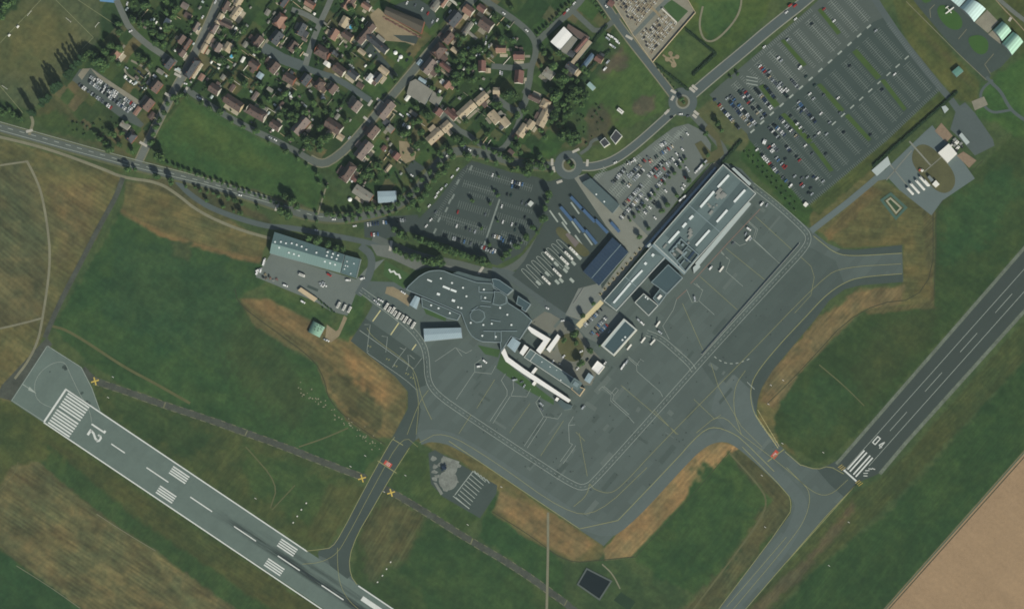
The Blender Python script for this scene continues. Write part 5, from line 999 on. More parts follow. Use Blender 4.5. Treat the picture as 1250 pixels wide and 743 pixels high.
# ------------------------------------------------------------------ houses: (x, y, length, width, ridge angle deg, roof, area)
U, D = 50, -33
HS = [(292,3,14,8,60,'beige','a'),(276,9,15,8,60,'brown','a'),(269,24,14,7,60,'beige','a'),(262.5,36,13,7,60,'pink','a'),(256,48,13,7,60,'beige','a'),(249.5,60,13,7,60,'beige','a'),(276,30.5,20,7,-25,'brown','a'),(266.5,59,12,10,58,'pink','a'),(279.5,59,12,10,58,'beige','a'),(289,17,18,9,55,'beige','a'),
 (235,84,27,11,57,'slate','a'),(241,87,22,5,57,'beige','a'),(246.5,95,9,7,57,'orange','a'),(206.5,78,14,12,52,'slate','a'),(191,106,15,13,52,'brown','a'),(181,128,16,13,52,'brown','a'),(168,136,12,6,55,'orange','a'),(161,168,13,11,50,'slate','a'),(153.5,154,12,8,-33,'grey','a'),(222,49,12,9,55,'brown','a'),(240,34,13,6,62,'pink','a'),(223,66,9,9,55,'brown','a'),(205,27.5,8,8,60,'white','a'),(229.5,55,15,6,57,'brown','a'),(143.5,66,15,11,50,'orange','a'),(226,8,9,8,-30,'pink','a'),(230,20,10,7,-30,'brown','a'),(186,142,10,7,52,'brown','a'),(196,88,9,6,-33,'grey','a'),
 (263,110,14,12,-33,'brown','b'),(286,126.5,25,13,-33,'brown','b'),(314,139,26,13,-30,'brown','b'),(337,154,14,11,-33,'brown','b'),(368,154,24,14,50,'pink','b'),(408,155,22,14,-33,'brown','b'),(416,168,9,8,-33,'beige','b'),(434.5,130,14,14,52,'pink','b'),(406.5,109,13,11,52,'brown','b'),(390.5,104,14,12,52,'brown','b'),(373.5,98,14,12,52,'slate','b'),(354,97,15,12,-30,'brown','b'),(334.5,83,15,13,52,'brown','b'),(311,80,13,10,-33,'brown','b'),(318,93,8,8,55,'bluegrey','b'),(312,118,12,6,55,'pink','b'),(340,134,10,5,52,'grey','b'),(344,128,8,4,52,'brown','b'),(284,108,10,6,55,'brown','b'),(297,73.5,8,4,60,'white','b'),(273,95,7,6,55,'grey','b'),(412,143,8,5,52,'grey','b'),(330,110,8,5,-33,'grey','b'),
 (342,26,18,12,55,'orange','d'),(347,3,14,9,55,'slate','d'),(379,6,13,9,-30,'orange','d'),(368,37,16,11,62,'slate','d'),(338,47,17,14,52,'slate','d'),(315,51,15,12,52,'brown','d'),(357.5,57.5,14,11,55,'brown','d'),(394.5,65,19,14,-30,'brown','d'),(400,79,6,10,55,'white','d'),(415,86,16,12,-38,'brown','d'),(432,92,14,10,-38,'slate','d'),(408,43,14,11,60,'orange','d'),(421,28,14,10,60,'beige','d'),(424,6,14,11,58,'orange','d'),(408,66,5,15,55,'slate','d'),(327,16,8,6,60,'grey','d'),(300,55,8,6,55,'grey','d'),(372,49,7,4,-33,'pink','d'),
 (447,42,30,11,50,'brown','c'),(425,45,14,10,-33,'brown','c'),(461,54,32,10,-40,'slate','c'),(442,64,10,6,-38,'beige','c'),(469,87,13,8,-38,'beige','c'),(453,97,11,9,52,'white','c'),(462,96,12,8,52,'slate','c'),(440,105,9,7,-33,'brown','c'),(554.5,24,19,15,50,'slate','c'),(547,47,15,12,50,'brown','c'),(536,63,18,15,50,'brown','c'),(524,82,20,13,52,'pink','c'),(544.5,83,16,7,-38,'red','c'),(546,104,10,9,50,'orange','c'),(471.5,135,25,14,52,'pink','c'),(455,161.5,17,14,52,'brown','c'),(444.5,184,25,14,52,'pink','c'),(425.5,211,25,13,55,'brown','c'),(433,218,8,8,55,'red','c'),(443.5,237,25,13,-33,'grey','c'),(477,158,9,9,-40,'grey','c'),(472,150,8,8,-40,'slate','c'),(484,191,9,11,52,'red','c'),(469,181.5,7,6,52,'red','c'),(533,8,15,8,52,'grey','c'),(543,4,14,6,55,'orange','c'),(498,120,9,5,52,'white','c'),(505,139,11,5,-36,'grey','c'),(474,206,12,5,52,'beige','c'),(555,62,9,6,-38,'beige','c'),(551,38,8,8,50,'beige','c'),(513,77,8,6,50,'bluegrey','c'),(516,99,11,5,-33,'bluegrey','c'),(430,3,10,8,55,'brown','c'),(448,9,12,8,-33,'orange','c'),
 (572.5,14,13,12,-35,'orange','e'),(588.5,11.5,11,9,-35,'red','e'),(594,31,17,15,-35,'brown','e'),(572,36,19,5,55,'grey','e'),(577,44,14,4,-40,'grey','e'),(612,61,13,10,0,'orange','e'),(589,82,14,10,90,'red','e'),(634,69,14,11,0,'red','e'),(634,95,16,12,85,'red','e'),(606.5,112,9,9,0,'beige','e'),(670,91,14,12,-38,'grey','e'),(698,84,15,11,-35,'slate','e'),(731.5,73,10,9,-30,'red','e'),(746,5,8,8,-30,'red','e'),(722,106,11,6,-45,'teal','e'),(705,90,9,6,50,'beige','e'),(596,87,6,7,90,'beige','e'),
 (551,140,18,8,-42,'red','r'),(535,137,9,12,55,'red','r'),(570,135,26,12,42,'beige','r'),(588,121,18,11,42,'beige','r'),(531,167,22,12,42,'beige','r'),(545,155,14,11,42,'beige','r'),(653,121,16,8,-25,'brown','r'),(666,128,12,12,62,'beige','r'),(664,144,25,12,62,'beige','r'),(638.5,160,17,11,55,'beige','r'),(648,153,11,10,55,'beige','r'),(604,144,16,12,-50,'beige','r'),(617,150,12,10,-50,'beige','r'),(630,167,8,7,-40,'red','r'),(624,186,8,6,-40,'brown','r'),(541,101,6,8,50,'white','r')]
PH = {'a': 'beside the leftmost village street', 'b': 'above the green hay field', 'c': 'on the long diagonal village street', 'd': 'near the grey dead-end bay', 'e': 'around the school lanes', 'r': 'in the beige row-house close'}
GR = {'a': 'houses beside the leftmost village street', 'b': 'houses above the green hay field', 'c': 'houses on the long diagonal street', 'd': 'houses near the dead-end bay', 'e': 'houses around the school lanes', 'r': 'row houses of the close'}
RW = {'brown': 'brown-tiled', 'pink': 'pinkish-tiled', 'orange': 'orange-tiled', 'red': 'red-tiled', 'slate': 'dark slate', 'beige': 'beige-tiled', 'grey': 'grey-roofed', 'bluegrey': 'blue-grey', 'white': 'white-roofed', 'blue': 'blue-roofed', 'teal': 'pale teal'}
cnt = {}
HL_ = {}
for i, h in sorted(enumerate(HS), key=lambda t: t[1][0]):
    small = h[2]*h[3] < 75; k = (h[5], h[6], small); cnt[k] = cnt.get(k, 0)+1; HL_[i] = (cnt[k], small)
for i, (x, y, l, w, a, rf_, ar) in enumerate(HS):
    n, small = HL_[i]; noun = 'outbuilding' if small else 'house'; tot = cnt[(rf_, ar, small)]
    lb = ('only ' if tot == 1 else ORD(n)+' ')+RW[rf_]+' '+noun+(' from the left ' if tot > 1 else ' ')+PH[ar]
    c = W((x, y)); L, B = l*S*.97, w*S*.95; an = math.radians(a); r = root('outbuilding' if small else 'house', c, lb, noun, GR[ar] if not small else 'outbuildings '+PH[ar], an)
    eh = 2.8 if small else 4.2+rnd.random()*1.6; rise = B/2*(.95 if not small and rf_ not in ('grey','white','bluegrey','teal','beige') else .42 if rf_ == 'beige' else .2)
    wm = rnd.choice([M_wallw, M_wallb, M_wallw, M_wallbr] if not small else [M_wallb, M_wallg])
    lx, by = L/2-.35, B/2-.35; mb = MB()
    mb.walls([(-lx, -by), (lx, -by), (lx, by), (-lx, by)], 0, eh)
    for s_ in (-1, 1): mb.add([(s_*lx, -by, eh), (s_*lx, by, eh), (s_*lx, 0, eh+rise*.93)], [(0, 1, 2) if s_ > 0 else (1, 0, 2)])
    mb.build('wall', wm, r)
    mb = MB(); hx, hy = L/2, B/2; z = eh-.12
    if not small and i % 7 == 3:           # hipped roof
        k = hx-hy*.8; v = [(-hx,-hy,z),(hx,-hy,z),(hx,hy,z),(-hx,hy,z),(-k,0,eh+rise),(k,0,eh+rise)]; mb.add(v, [(0,1,5,4),(2,3,4,5),(1,2,5),(3,0,4)])
    else:
        v = [(-hx,-hy,z),(hx,-hy,z),(hx,0,eh+rise),(-hx,0,eh+rise),(-hx,hy,z),(hx,hy,z)]
        mb.add(v, [(0,1,2,3),(3,2,5,4)]); v2 = [(a_, b_, c_-.22) for a_, b_, c_ in v]; mb.add(v2, [(3,2,1,0),(4,5,2,3)])
    ro = mb.build('roof', M_roofs[rf_], r)
    if not small:
        for q in range(1+(l > 20)):
            mb = MB(); mb.box((-.3+.55*q)*L, .5, eh+rise*.6, .8, .6, rise*.4+1.2, 0, 0); mb.build('chimney', M_wallbr if rf_ != 'beige' else M_wallb, ro)
        if l*w > 150 and rf_ in ('brown', 'pink', 'slate', 'beige'):
            for q in range(2): mb = MB(); t = .5; mb.box((-.18+.36*q)*L, -hy*t, eh+rise*(1-t)-.15, 1.0, 1.2, .45); mb.build('roof_window', M_glass, ro)
    for s_ in (-1, 1) if not small else ():
        for q in range(2 if l < 18 else 3): mb = MB(); mb.box((-.3+.3*q)*L, s_*(by+.02), 1.0, 1.1, .06, 1.2); mb.build('window', M_glass, r)
    if not small and rnd.random() < .6:     # lean-to or back extension
        el, eb = L*rnd.uniform(.3, .5), B*rnd.uniform(.4, .6); sx, sy = rnd.uniform(-.2, .2)*L, (1 if rnd.random() < .6 else -1)*(B/2+eb/2-.4); mb = MB()
        mb.box(sx, sy, 0, el, eb, 2.7); e2 = mb.build('extension', wm, r); mb = MB(); z1, z2 = (3.4, 2.75) if sy > 0 else (2.75, 3.4)
        mb.add([(sx-el/2-.2, sy-eb/2-.2, z1), (sx+el/2+.2, sy-eb/2-.2, z1), (sx+el/2+.2, sy+eb/2+.2, z2), (sx-el/2-.2, sy+eb/2+.2, z2)], [(0,1,2,3)]); mb.build('lean_to_roof', M_roofs[rnd.choice([rf_, rf_, 'grey', 'brown', 'beige', 'slate'])], e2)
    if not small:
        mb = MB(); mb.box(.38*L, -by-.03, .02, .95, .06, 2.05); mb.build('door', M_trunk, r)
# sunlit terraces, gravel drives
mb = MB(); mb2 = MB()
for i, (x, y, l, w, a, rf_, ar) in enumerate(HS):
    if l*w < 75 or rnd.random() < .08: continue
    an = math.radians(a); s_ = -1 if rnd.random() < .7 else 1; c = W((x, y)); d = s_*(w*S/2+2.0); sh = rnd.uniform(-3, 3)
    X0, Y0 = c[0]-math.sin(an)*d+math.cos(an)*sh, c[1]+math.cos(an)*d+math.sin(an)*sh
    (mb if rnd.random() < .6 else mb2).box(X0, Y0, .02, l*S*rnd.uniform(.4, .9), rnd.uniform(3, 5), .06+.004*(i % 9), an)
    if rnd.random() < .35: mb2.box(c[0]+math.cos(an)*(l*S/2+3), c[1]+math.sin(an)*(l*S/2+3), .02, 6, 3, .10+.004*(i % 9), an)
struct('terrace', mb, mat('terrace_pale', (166,158,138), .18, .2, 1.0), 'pale sunlit terraces beside the village houses', 'terrace'); struct('driveway', mb2, M_gravt, 'tan gravel drives beside the village houses', 'driveway')
flat('builders_yard', [[(452,18),(462,10),(472,19),(512,43),(505,56),(495,52),(470,50),(455,36)], [(487,172),(497,173),(508,186),(506,195),(494,200),(488,190)]], M_sand, .3, 'sandy yard with stacked tiles below the dark barn', 'yard')
flat('yard', [[(494,2),(512,0),(528,10),(534,25),(524,36),(518,28),(500,20),(480,8)], [(505,195),(519,205),(505,218),(494,207)], [(428,52),(438,46),(452,52),(486,92),(480,98),(462,76)], [(480,43),(512,44),(508,54),(490,50)]], M_lotw, .32, 'grey village yards behind the diagonal street', 'yard')
# stacked tiles: pallets in a line below the barn
def ordname(items, noun, cat, phrase, group, make):
    for i, it in enumerate(items): make(it, ORD(i+1)+' '+noun+' from the left '+phrase if len(items) > 1 else noun+' '+phrase, i)
pal_ = []
def mk_pal(it, lb, i):
    r = root('tile_pallet', W(it), lb, 'pallet', 'tile pallets below the barn', math.radians(-28)); mb = MB(); mb.box(0, 0, 0, 2.4, 1.8, .2); mb.build('base', M_trunk, r); mb = MB(); mb.box(0, 0, .2, 2.2, 1.6, 1.1); mb.build('stack', M_roofs['red' if i % 3 else 'orange'], r)
ordname([(469+i*2.75, 22+i*1.5+(i % 2)*.5) for i in range(17)], 'pallet of red tiles', 'pallet', 'along the lower edge of the dark barn', '', mk_pal)
# pools
for x, y, rr, lb in ((283,69,2.6,'round blue garden pool above the green hay field'), (429.5,33.5,3.2,'round cyan pool near the diagonal street'), (470,184,1.2,'tiny blue pool beside a red-tiled outbuilding')):
    r = root('garden_pool', W((x, y)), lb, 'pool'); mb = MB(); n = 20; o_ = [(rr*math.cos(2*PI*k/n), rr*math.sin(2*PI*k/n)) for k in range(n)]; i_ = offset(o_, .3); mb.walls(o_, 0, 1.2); mb.ring(o_, i_, 1.2); mb.build('pool_wall', M_tank, r); mb = MB(); mb.poly(i_, 1.05); mb.build('pool_water', M_pool, r)
for x, y, lb in ((272,20.5,'bright white domed tent behind the leftmost street'), (499,155.7,'white pyramid tent below the diagonal street'), (427.5,243.8,'cream square tent on the meadow above the avenue'), (395,121,'white round gazebo between the brown houses'), (356,118,'white gazebo on a lawn above the green hay field'), (483,65,'white round tank left of the diagonal street'), (489.5,70,'white round tank right beside another near the diagonal street')):
    r = root('garden_tent', W((x, y)), lb, 'tent', None, rnd.random()); mb = MB(); n = 12; v = [(2.5*math.cos(2*PI*k/n), 2.5*math.sin(2*PI*k/n), 2.0) for k in range(n)]+[(1.5*math.cos(2*PI*k/n), 1.5*math.sin(2*PI*k/n), 2.7) for k in range(n)]+[(0, 0, 3.0)]
    mb.add(v, [(k, (k+1) % n, n+(k+1) % n, n+k) for k in range(n)]+[(n+k, n+(k+1) % n, 2*n) for k in range(n)]); mb.build('canopy', M_tent, r)
    for k in range(4): mb = MB(); mb.cyl(2.2*math.cos(k*PI/2), 2.2*math.sin(k*PI/2), 0, .08, 2.0, 6); mb.build('pole', M_metal, r)
# gravestones
GS = []
gr_ = random.Random(3)
def gblock(poly, holes, tagp, rows):
    n = 0
    for rI in range(rows[1]):
        row = []
        for k in range(40):
            x = rows[0][0]+.64*k*2.9+.74*rI*4.6; y = rows[0][1]-.76*k*2.9+.67*rI*4.6
            if inpoly(x, y, poly) and pdist(x, y, poly) > 2.2 and gr_.random() < .9: row.append((x+gr_.uniform(-.5, .5), y+gr_.uniform(-.5, .5)))
        GS.append((tagp, n+1, row)); n += bool(row)
gblock([(778,43),(800,21),(810,11),(828,29),(841,17),(847,17),(797,73)], [], 'lower', ((774,46), 7))
gblock([(749,4),(757,-12),(812,-8),(800,13),(776,36)], [], 'upper', ((742,14), 9))
tone = {'pale': mat('stone_pale', (196,192,180), .12), 'tan': mat('stone_tan', (152,138,116), .12), 'dark': mat('stone_dark', (76,74,76), .12)}
gmesh = {}
for k, m in tone.items():
    mb = MB(); mb.box(0, 0, 0, 2.9, 1.7, .5); mb.box(1.2, 0, .5, .35, 1.5, 1.1); gmesh[k] = mb.mesh('gravestone', m)
for tagp, n, row in GS:
    c_ = {}; items = [(p, gr_.choice(['pale', 'pale', 'tan', 'tan', 'dark'])) for p in row]; tot = {}
    for p, t in items: tot[t] = tot.get(t, 0)+1
    for p, t in items:
        c_[t] = c_.get(t, 0)+1; o = bpy.data.objects.new('gravestone', gmesh[t]); COL.objects.link(o); o.location = (*W(p), .1); o.rotation_euler = (0, 0, math.radians(-42)); o.scale = (gr_.uniform(.8, 1.2), gr_.uniform(.8, 1.5), gr_.uniform(.7, 1.3))
        tag(o, ('only ' if tot[t] == 1 else ORD(c_[t])+' ')+t+' grave from the left in row '+ORD(n).replace('zeroth', 'one')+' of the '+tagp+' cemetery half', 'gravestone', 'graves in the cemetery')
def wallrun(name, pts, w, h, m, lb, cat='wall'):
    mb = MB(); q = [W(a) for a in pts]; l = side(q, w/2); r_ = side(q, -w/2); p = l+r_[::-1]; mb.prism(ccw(p), 0, h); return tag(mb.build(name, m), lb, cat)
wallrun('boundary_wall', [(797,76),(849,16),(828,-20)], .7, 2.2, M_wallb, 'pale stone boundary wall on the right side of the cemetery'); wallrun('boundary_wall', [(797,76.5),(772,42),(749,5)], .6, 1.6, M_wallb, 'low stone wall between cemetery and road'); wallrun('ossuary_wall', [(808,11),(826,28)], 1.6, 2.2, M_wallw, 'white columbarium wall beside the cemetery lawn')
wallrun('blast_wall', [(976,297.6),(920,361.2),(857,432.8)], .45, 1.8, M_metal, 'long thin blast fence beside the apron service road', 'fence')
wallrun('retaining_wall', [(690,382),(712,352),(735,330)] if 0 else [(712,352),(700,371)], .6, 1.0, M_metal, 'short grey wall beside the head of the coach bays')
for pts, lb in (([(802,80),(840,110)], 'dark clipped hedge under the play lawn'), ([(838,37),(874,66),(846,92)], 'dark hedge on two sides of the play lawn'), ([(1168,113),(1140,138),(1100,173),(1066,203)], 'long dark hedge between the big car park and the depot'), ([(905,172),(881,200)], 'dark hedge at the upper right corner of the long terminal'), ([(745,62),(726,78),(709,96)], 'dark hedge along the lane right of the school'), ([(728,26),(742,40)] if 0 else [(741,32),(734,40),(722,56),(706,78)], 'tall dark hedge between school wing and blue workshop')):
    mb = MB(); q = [W(a) for a in pts]; hr = random.Random(len(lb))
    for i in range(len(q)-1):
        n = int(math.dist(q[i], q[i+1])*22)
        for k in range(n):
            t = hr.random(); x = q[i][0]+(q[i+1][0]-q[i][0])*t+hr.uniform(-1, 1); y = q[i][1]+(q[i+1][1]-q[i][1])*t+hr.uniform(-1, 1); z = hr.uniform(.3, 2.6); s_ = .6; a1, a2 = hr.uniform(0, 6.3), hr.uniform(-.7, .7)
            ux, uy = math.cos(a1)*s_, math.sin(a1)*s_; vx, vy, vz = -math.sin(a1)*s_*math.cos(a2), math.cos(a1)*s_*math.cos(a2), s_*math.sin(a2)
            mb.add([(x-ux-vx, y-uy-vy, z-vz), (x+ux-vx, y+uy-vy, z-vz), (x+ux+vx, y+uy+vy, z+vz), (x-ux+vx, y-uy+vy, z+vz)], [(0,1,2,3)])
    tag(mb.build('hedge', M_hedge), lb, 'hedge')
# ------------------------------------------------------------------ trees
def crown_mesh(name, seed, kind, mats, nq):
    r = random.Random(seed); mb = MB()
    lob = []
    if kind == 'round':
        for k in range(7):
            a = r.uniform(0, 6.3); q = r.uniform(.15, .5); lob.append((q*math.cos(a), q*math.sin(a), r.uniform(.75, 1.45), r.uniform(.38, .58)))
        lob.append((0, 0, 1.1, .62))
    elif kind == 'tall':
        for k in range(9): lob.append((r.uniform(-.16, .16), r.uniform(-.16, .16), .6+k*.72, .62*(1-.07*k) if k else .45))
    else:
        for k in range(5): a = r.uniform(0, 6.3); lob.append((.42*math.cos(a)*r.random(), .42*math.sin(a)*r.random(), r.uniform(.35, .7), r.uniform(.35, .6)))
    for k in range(nq):
        L = r.choice(lob); u = r.uniform(-1, 1); a = r.uniform(0, 2*PI); q = math.sqrt(1-u*u); rad = L[3]*(.62+.42*r.random()**.6)
        d = (q*math.cos(a), q*math.sin(a), u); c = (L[0]+d[0]*rad, L[1]+d[1]*rad, L[2]+d[2]*rad*(1.0 if kind != 'tall' else 1.25))
        if c[2] < .12: continue
        n = Vector((d[0]+r.uniform(-.7, .7), d[1]+r.uniform(-.7, .7), d[2]+r.uniform(-.4, .8))).normalized(); t = n.orthogonal().normalized(); b_ = n.cross(t); s_ = r.uniform(.06, .125)
        pts = [Vector(c)+t*(s_*math.cos(e)*r.uniform(.8, 1.3))+b_*(s_*math.sin(e)*r.uniform(.8, 1.3)) for e in (0, 1.3, 2.5, 3.8, 5.0)]
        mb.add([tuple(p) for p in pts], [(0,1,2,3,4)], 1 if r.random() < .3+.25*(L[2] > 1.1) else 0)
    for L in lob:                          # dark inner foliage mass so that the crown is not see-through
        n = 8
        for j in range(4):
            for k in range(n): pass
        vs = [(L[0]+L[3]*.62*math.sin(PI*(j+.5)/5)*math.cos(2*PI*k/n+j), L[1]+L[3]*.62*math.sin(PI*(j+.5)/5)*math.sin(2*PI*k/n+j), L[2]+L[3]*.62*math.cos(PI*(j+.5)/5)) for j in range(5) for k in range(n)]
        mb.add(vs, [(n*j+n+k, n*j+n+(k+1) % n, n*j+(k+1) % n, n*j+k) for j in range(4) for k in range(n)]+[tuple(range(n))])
    return mb.mesh(name, mats)
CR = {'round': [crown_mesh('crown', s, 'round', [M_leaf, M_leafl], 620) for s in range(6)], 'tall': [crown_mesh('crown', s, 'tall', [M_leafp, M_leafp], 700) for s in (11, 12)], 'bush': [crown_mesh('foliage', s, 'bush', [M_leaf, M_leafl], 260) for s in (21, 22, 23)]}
mb = MB(); mb.cyl(0, 0, 0, .085, .75, 8, 0, .05)
for a in (0.4, 2.5, 4.4): mb.add([(0, 0, .5), (.05*math.cos(a+1.5), .05*math.sin(a+1.5), .5), (.32*math.cos(a), .32*math.sin(a), 1.0), (.02*math.cos(a), .02*math.sin(a), .62)], [(0,1,2), (1,3,2), (3,0,2)])
TRUNK = mb.mesh('trunk', M_trunk)
NT = [0]; TQ = []
def tree(x, y, r, lb, group, kind='round', name='tree', cat='tree', h=1.0, defer=True):
    NT[0] += 1
    if defer: TQ.append((x, y, r, lb, group, kind, name, cat, h, False)); return
    q = r*S; o = root(name, W((x, y)), lb, cat, group, rnd.uniform(0, 6.3))
    sz = q*h*(TH if kind == 'round' else 1)
    for nm, me in (('crown', rnd.choice(CR[kind])), ('trunk', TRUNK)):
        c = bpy.data.objects.new(nm, me); COL.objects.link(c); c.parent = o; c.scale = (q, q, sz)
    return o
def size(r): return 'large' if r >= 5 else 'medium-sized' if r >= 3.4 else 'small'
def trees(items, phrase, group, kind='round', noun='tree', r0=4, axis=0, way='from the left', name='tree', cat='tree', h=1.0):
    it = [(a if len(a) == 3 else (a[0], a[1], r0)) for a in items]; it.sort(key=lambda a: a[axis]); tot = {}; c = {}
    for a in it: tot[size(a[2])] = tot.get(size(a[2]), 0)+1
    for x, y, r in it:
        s_ = size(r); c[s_] = c.get(s_, 0)+1
        lb = ('only ' if tot[s_] == 1 else ORD(c[s_])+' ')+s_+' '+noun+(' '+way if tot[s_] > 1 else '')+' '+phrase
        tree(x+rnd.uniform(-.8, .8), y+rnd.uniform(-.8, .8), r*(1.3 if r >= 3 else 1.12)*rnd.uniform(.8, 1.22), lb, group, kind, name, cat, h)
TH = 1.25
zz = lambda s, x0, y0, L: [(x0+a[0]/s, y0+a[1]/s) + tuple(a[2:]) for a in L]
PL = [(84.4,96),(87,92),(90,88),(93,84.5),(96,81),(99,78),(102,74),(66.5,113.7),(69,111),(71.6,109),(74,107),(76.7,104.8),(55,126.5),(58,124),(60.6,121.4),(63.3,118.8),(52.4,130.3),(41,139.5),(44,138.5)]
trees([(x, y, 3.7) for x, y in PL], 'in the shadowed row along the sports field', 'poplars along the sports field', 'tall', 'poplar', name='poplar_tree', cat='poplar', h=.72)
trees([(476,216,2.3),(495,232,3.0),(503,221,3.0)], 'beside the grey court above the avenue', 'poplars above the avenue', 'tall', 'poplar', name='poplar_tree', cat='poplar', h=.72)
trees([(2,134),(8,137),(13,136),(18,140),(24,144),(5,140),(28,147)], 'in the clump near the field access', 'trees near the field access', r0=3.2)
trees([(5,15),(12,9),(20,3),(3,22),(27,-3),(-4,12),(10,2)], 'in the top-left corner of the photo', 'corner trees', r0=5)
trees([(106,73),(112,67),(119,69),(125,76),(132,81),(140,73),(147,61),(137,57),(127,86),(131,65),(117,77),(146,80,3)], 'in the wood behind the car yard', 'trees behind the car yard', r0=5.2)
trees([(163,25),(172,32),(180,31),(190,40),(197,46),(201,56),(192,56),(187,33),(205,16),(213,21),(178,75),(184,81),(172,70),(148,40),(146,31),(207,34),(164,5),(178,10)], 'between the sports field and leftmost street', 'trees left of the leftmost street', r0=4.3)
trees([(125,170),(131,176),(140,166),(148,178),(156,150,3),(162,186,3),(150,163,3),(118,164,2.6),(136,184)], 'in the rough meadow by the main road', 'trees in the rough meadow', r0=4.2)
trees([(222,117),(213,121),(206,129),(202,139),(196,148),(192,156),(188,165),(186,174),(229,119),(199,194,5.6),(196,186),(217,125)], 'along the left edge of the green hay field', 'trees beside the green hay field', r0=4, axis=1, way='from the top')
trees([(247,127),(258,134,3),(270,140,4.4),(283,150,2.6),(298,156,3),(313,161,3.6),(330,175,2.6),(350,186,3),(365,195,3.4),(376,203,2.8),(388,214,3.2),(390,224,2.6)], 'along the upper edge of the green hay field', 'trees above the green hay field')
trees([(207+6.55*k, 201+2.3*k+(k % 3)*.4, 2.3) for k in range(22)], 'in the planted line north of the main road', 'young trees north of the main road')
trees(zz(3.912, 200, 170, [(40,205,4),(110,225),(150,234),(180,245),(210,255),(240,260),(265,272),(315,285,3),(345,295,3),(378,312),(455,330,3),(290,325,3.4),(368,355,3.6),(208,295),(335,345)]), 'between main road and service road', 'trees south of the main road', r0=2.6)
trees([(358,247,5.2),(349,242,4.2),(353,264,5.4),(346,258,5),(364,254,4),(158,209,3.6),(194,216,5),(209,222,3.4),(166,207,3)], 'standing alone beside the main road', 'single trees on the main road')
trees([(386,262,2.6),(400,262),(407,264),(415,264),(424,262),(432,263),(440,258),(448,255,4),(455,255,4),(463,254),(471,254),(479,253),(486,250)], 'on the upper side of the avenue bend', 'avenue trees', r0=3.4)
trees([(374,268,2.4),(388,271,2.4),(423,271,2.4),(432,268,3),(440,267,3),(450,264),(459,263),(468,262),(476,261),(484,259)], 'on the lower side of the avenue bend', 'avenue trees', r0=2.8)
trees([(492,243),(501,238),(509,233),(516.5,220),(525.5,211),(536,202),(544.6,180),(538,189),(525,229),(536,216),(530,222),(547,203),(515,244),(499,254),(512,256),(505,248),(521,237),(543,210),(553,193),(549,186)], 'left of the fan-shaped car park', 'trees left of the fan-shaped car park', r0=4)
trees([(559,171),(566,176),(568,189),(573,194),(582,192,3),(594,196,3),(607,200,3),(582,175,3.4),(590,180,3.6),(597,183,3),(604,186,3.4),(611,189.5,3.4),(618,193),(624,196.5),(627,208.5),(633,207),(640,209,3),(642,198),(648,205,5),(645,212,5),(650,197),(656,202),(660,193),(664,196,3),(662,206),(674,212,3),(627,175,3),(632,180),(636,187,3),(669,204,3)], 'along the curve above the fan-shaped car park', 'trees above the fan-shaped car park', r0=4)
trees([(670.5,238),(667,254),(663,269,4.6),(651,279),(656,284,3),(643.5,290,5),(636.5,297,2.6),(631,301,5),(624,306,2.6),(620,311,5.4),(614,316.4,3),(669,246,2.6)], 'on the right edge of the fan-shaped car park', 'trees right of the fan-shaped car park', r0=4.2, axis=1, way='from the top')
trees([(508+6.3*k, 291+2.25*k, 4.6) for k in range(15)]+[(536,304,4),(545,307,4),(555,310.5,4),(565,313.5,4),(575,317,4),(584,320,4)], 'in the dense belt below the fan-shaped car park', 'belt trees')
trees([(489.5,285,6.4),(484,281,5),(495,290,4.6),(484,305.5,5),(490,309),(497,312),(505,314),(512,316),(519,318),(533,321,6),(526,320,5),(540,323,4),(538,316,4)], 'above the curved dark terminal', 'trees above the curved terminal', r0=4.2)
trees([(380,292),(390.5,296),(401,298.4),(411,302),(421,305)], 'in the row behind the freight hall', 'trees behind the freight hall', r0=4.2)
trees([(702,408,6.2),(688.6,416,3.2),(720.6,429,4.4),(710,444,4.4),(704,418.5,3),(733,422,2),(724.6,371.5,3),(712,386,3)], 'in the court behind the control tower', 'trees of the tower court')
trees([(836.8,194),(833.6,198.6),(830.4,205),(822.7,212),(817,217.5),(812,224),(803.5,231),(799.5,238),(794,243),(786,252),(780,258.5),(774,264.6),(770,270)], 'in the tree line of the crowded car park', 'car park trees', r0=2.5)
trees([(815,250.5),(808,258),(826,239,3),(841,221),(860,200,2.6),(863.7,190.5),(861,164,3.4),(792,280),(781.6,289.6),(876,152,4),(881,161,3),(873,146,2.6)], 'on the right fringe of the crowded car park', 'fringe trees', r0=3)
trees([(694.6,198.4,3),(698.6,202.6,3),(832,122.4,3),(835,126,2.4),(893,95,2),(900,91,2)], 'on the roundabout islands and lot entrance', 'island trees')
trees([(657.5+3.85*k, 43.5-3.85*k, 2.1) for k in range(12)], 'in the line along the school lawn', 'young trees along the school lawn')
trees([(724.5,1.5),(727.6,6),(730.5,10),(733,14),(736,18),(739,22)], 'in the row left of the cemetery road', 'trees left of the cemetery road', r0=2.6, axis=1, way='from the top')
trees([(598.6,249.6),(607.5,270),(588,280),(599,300),(609,216),(602.7,233),(608,239),(577,246)], 'inside the fan-shaped car park', 'trees inside the fan-shaped car park', r0=2.4)
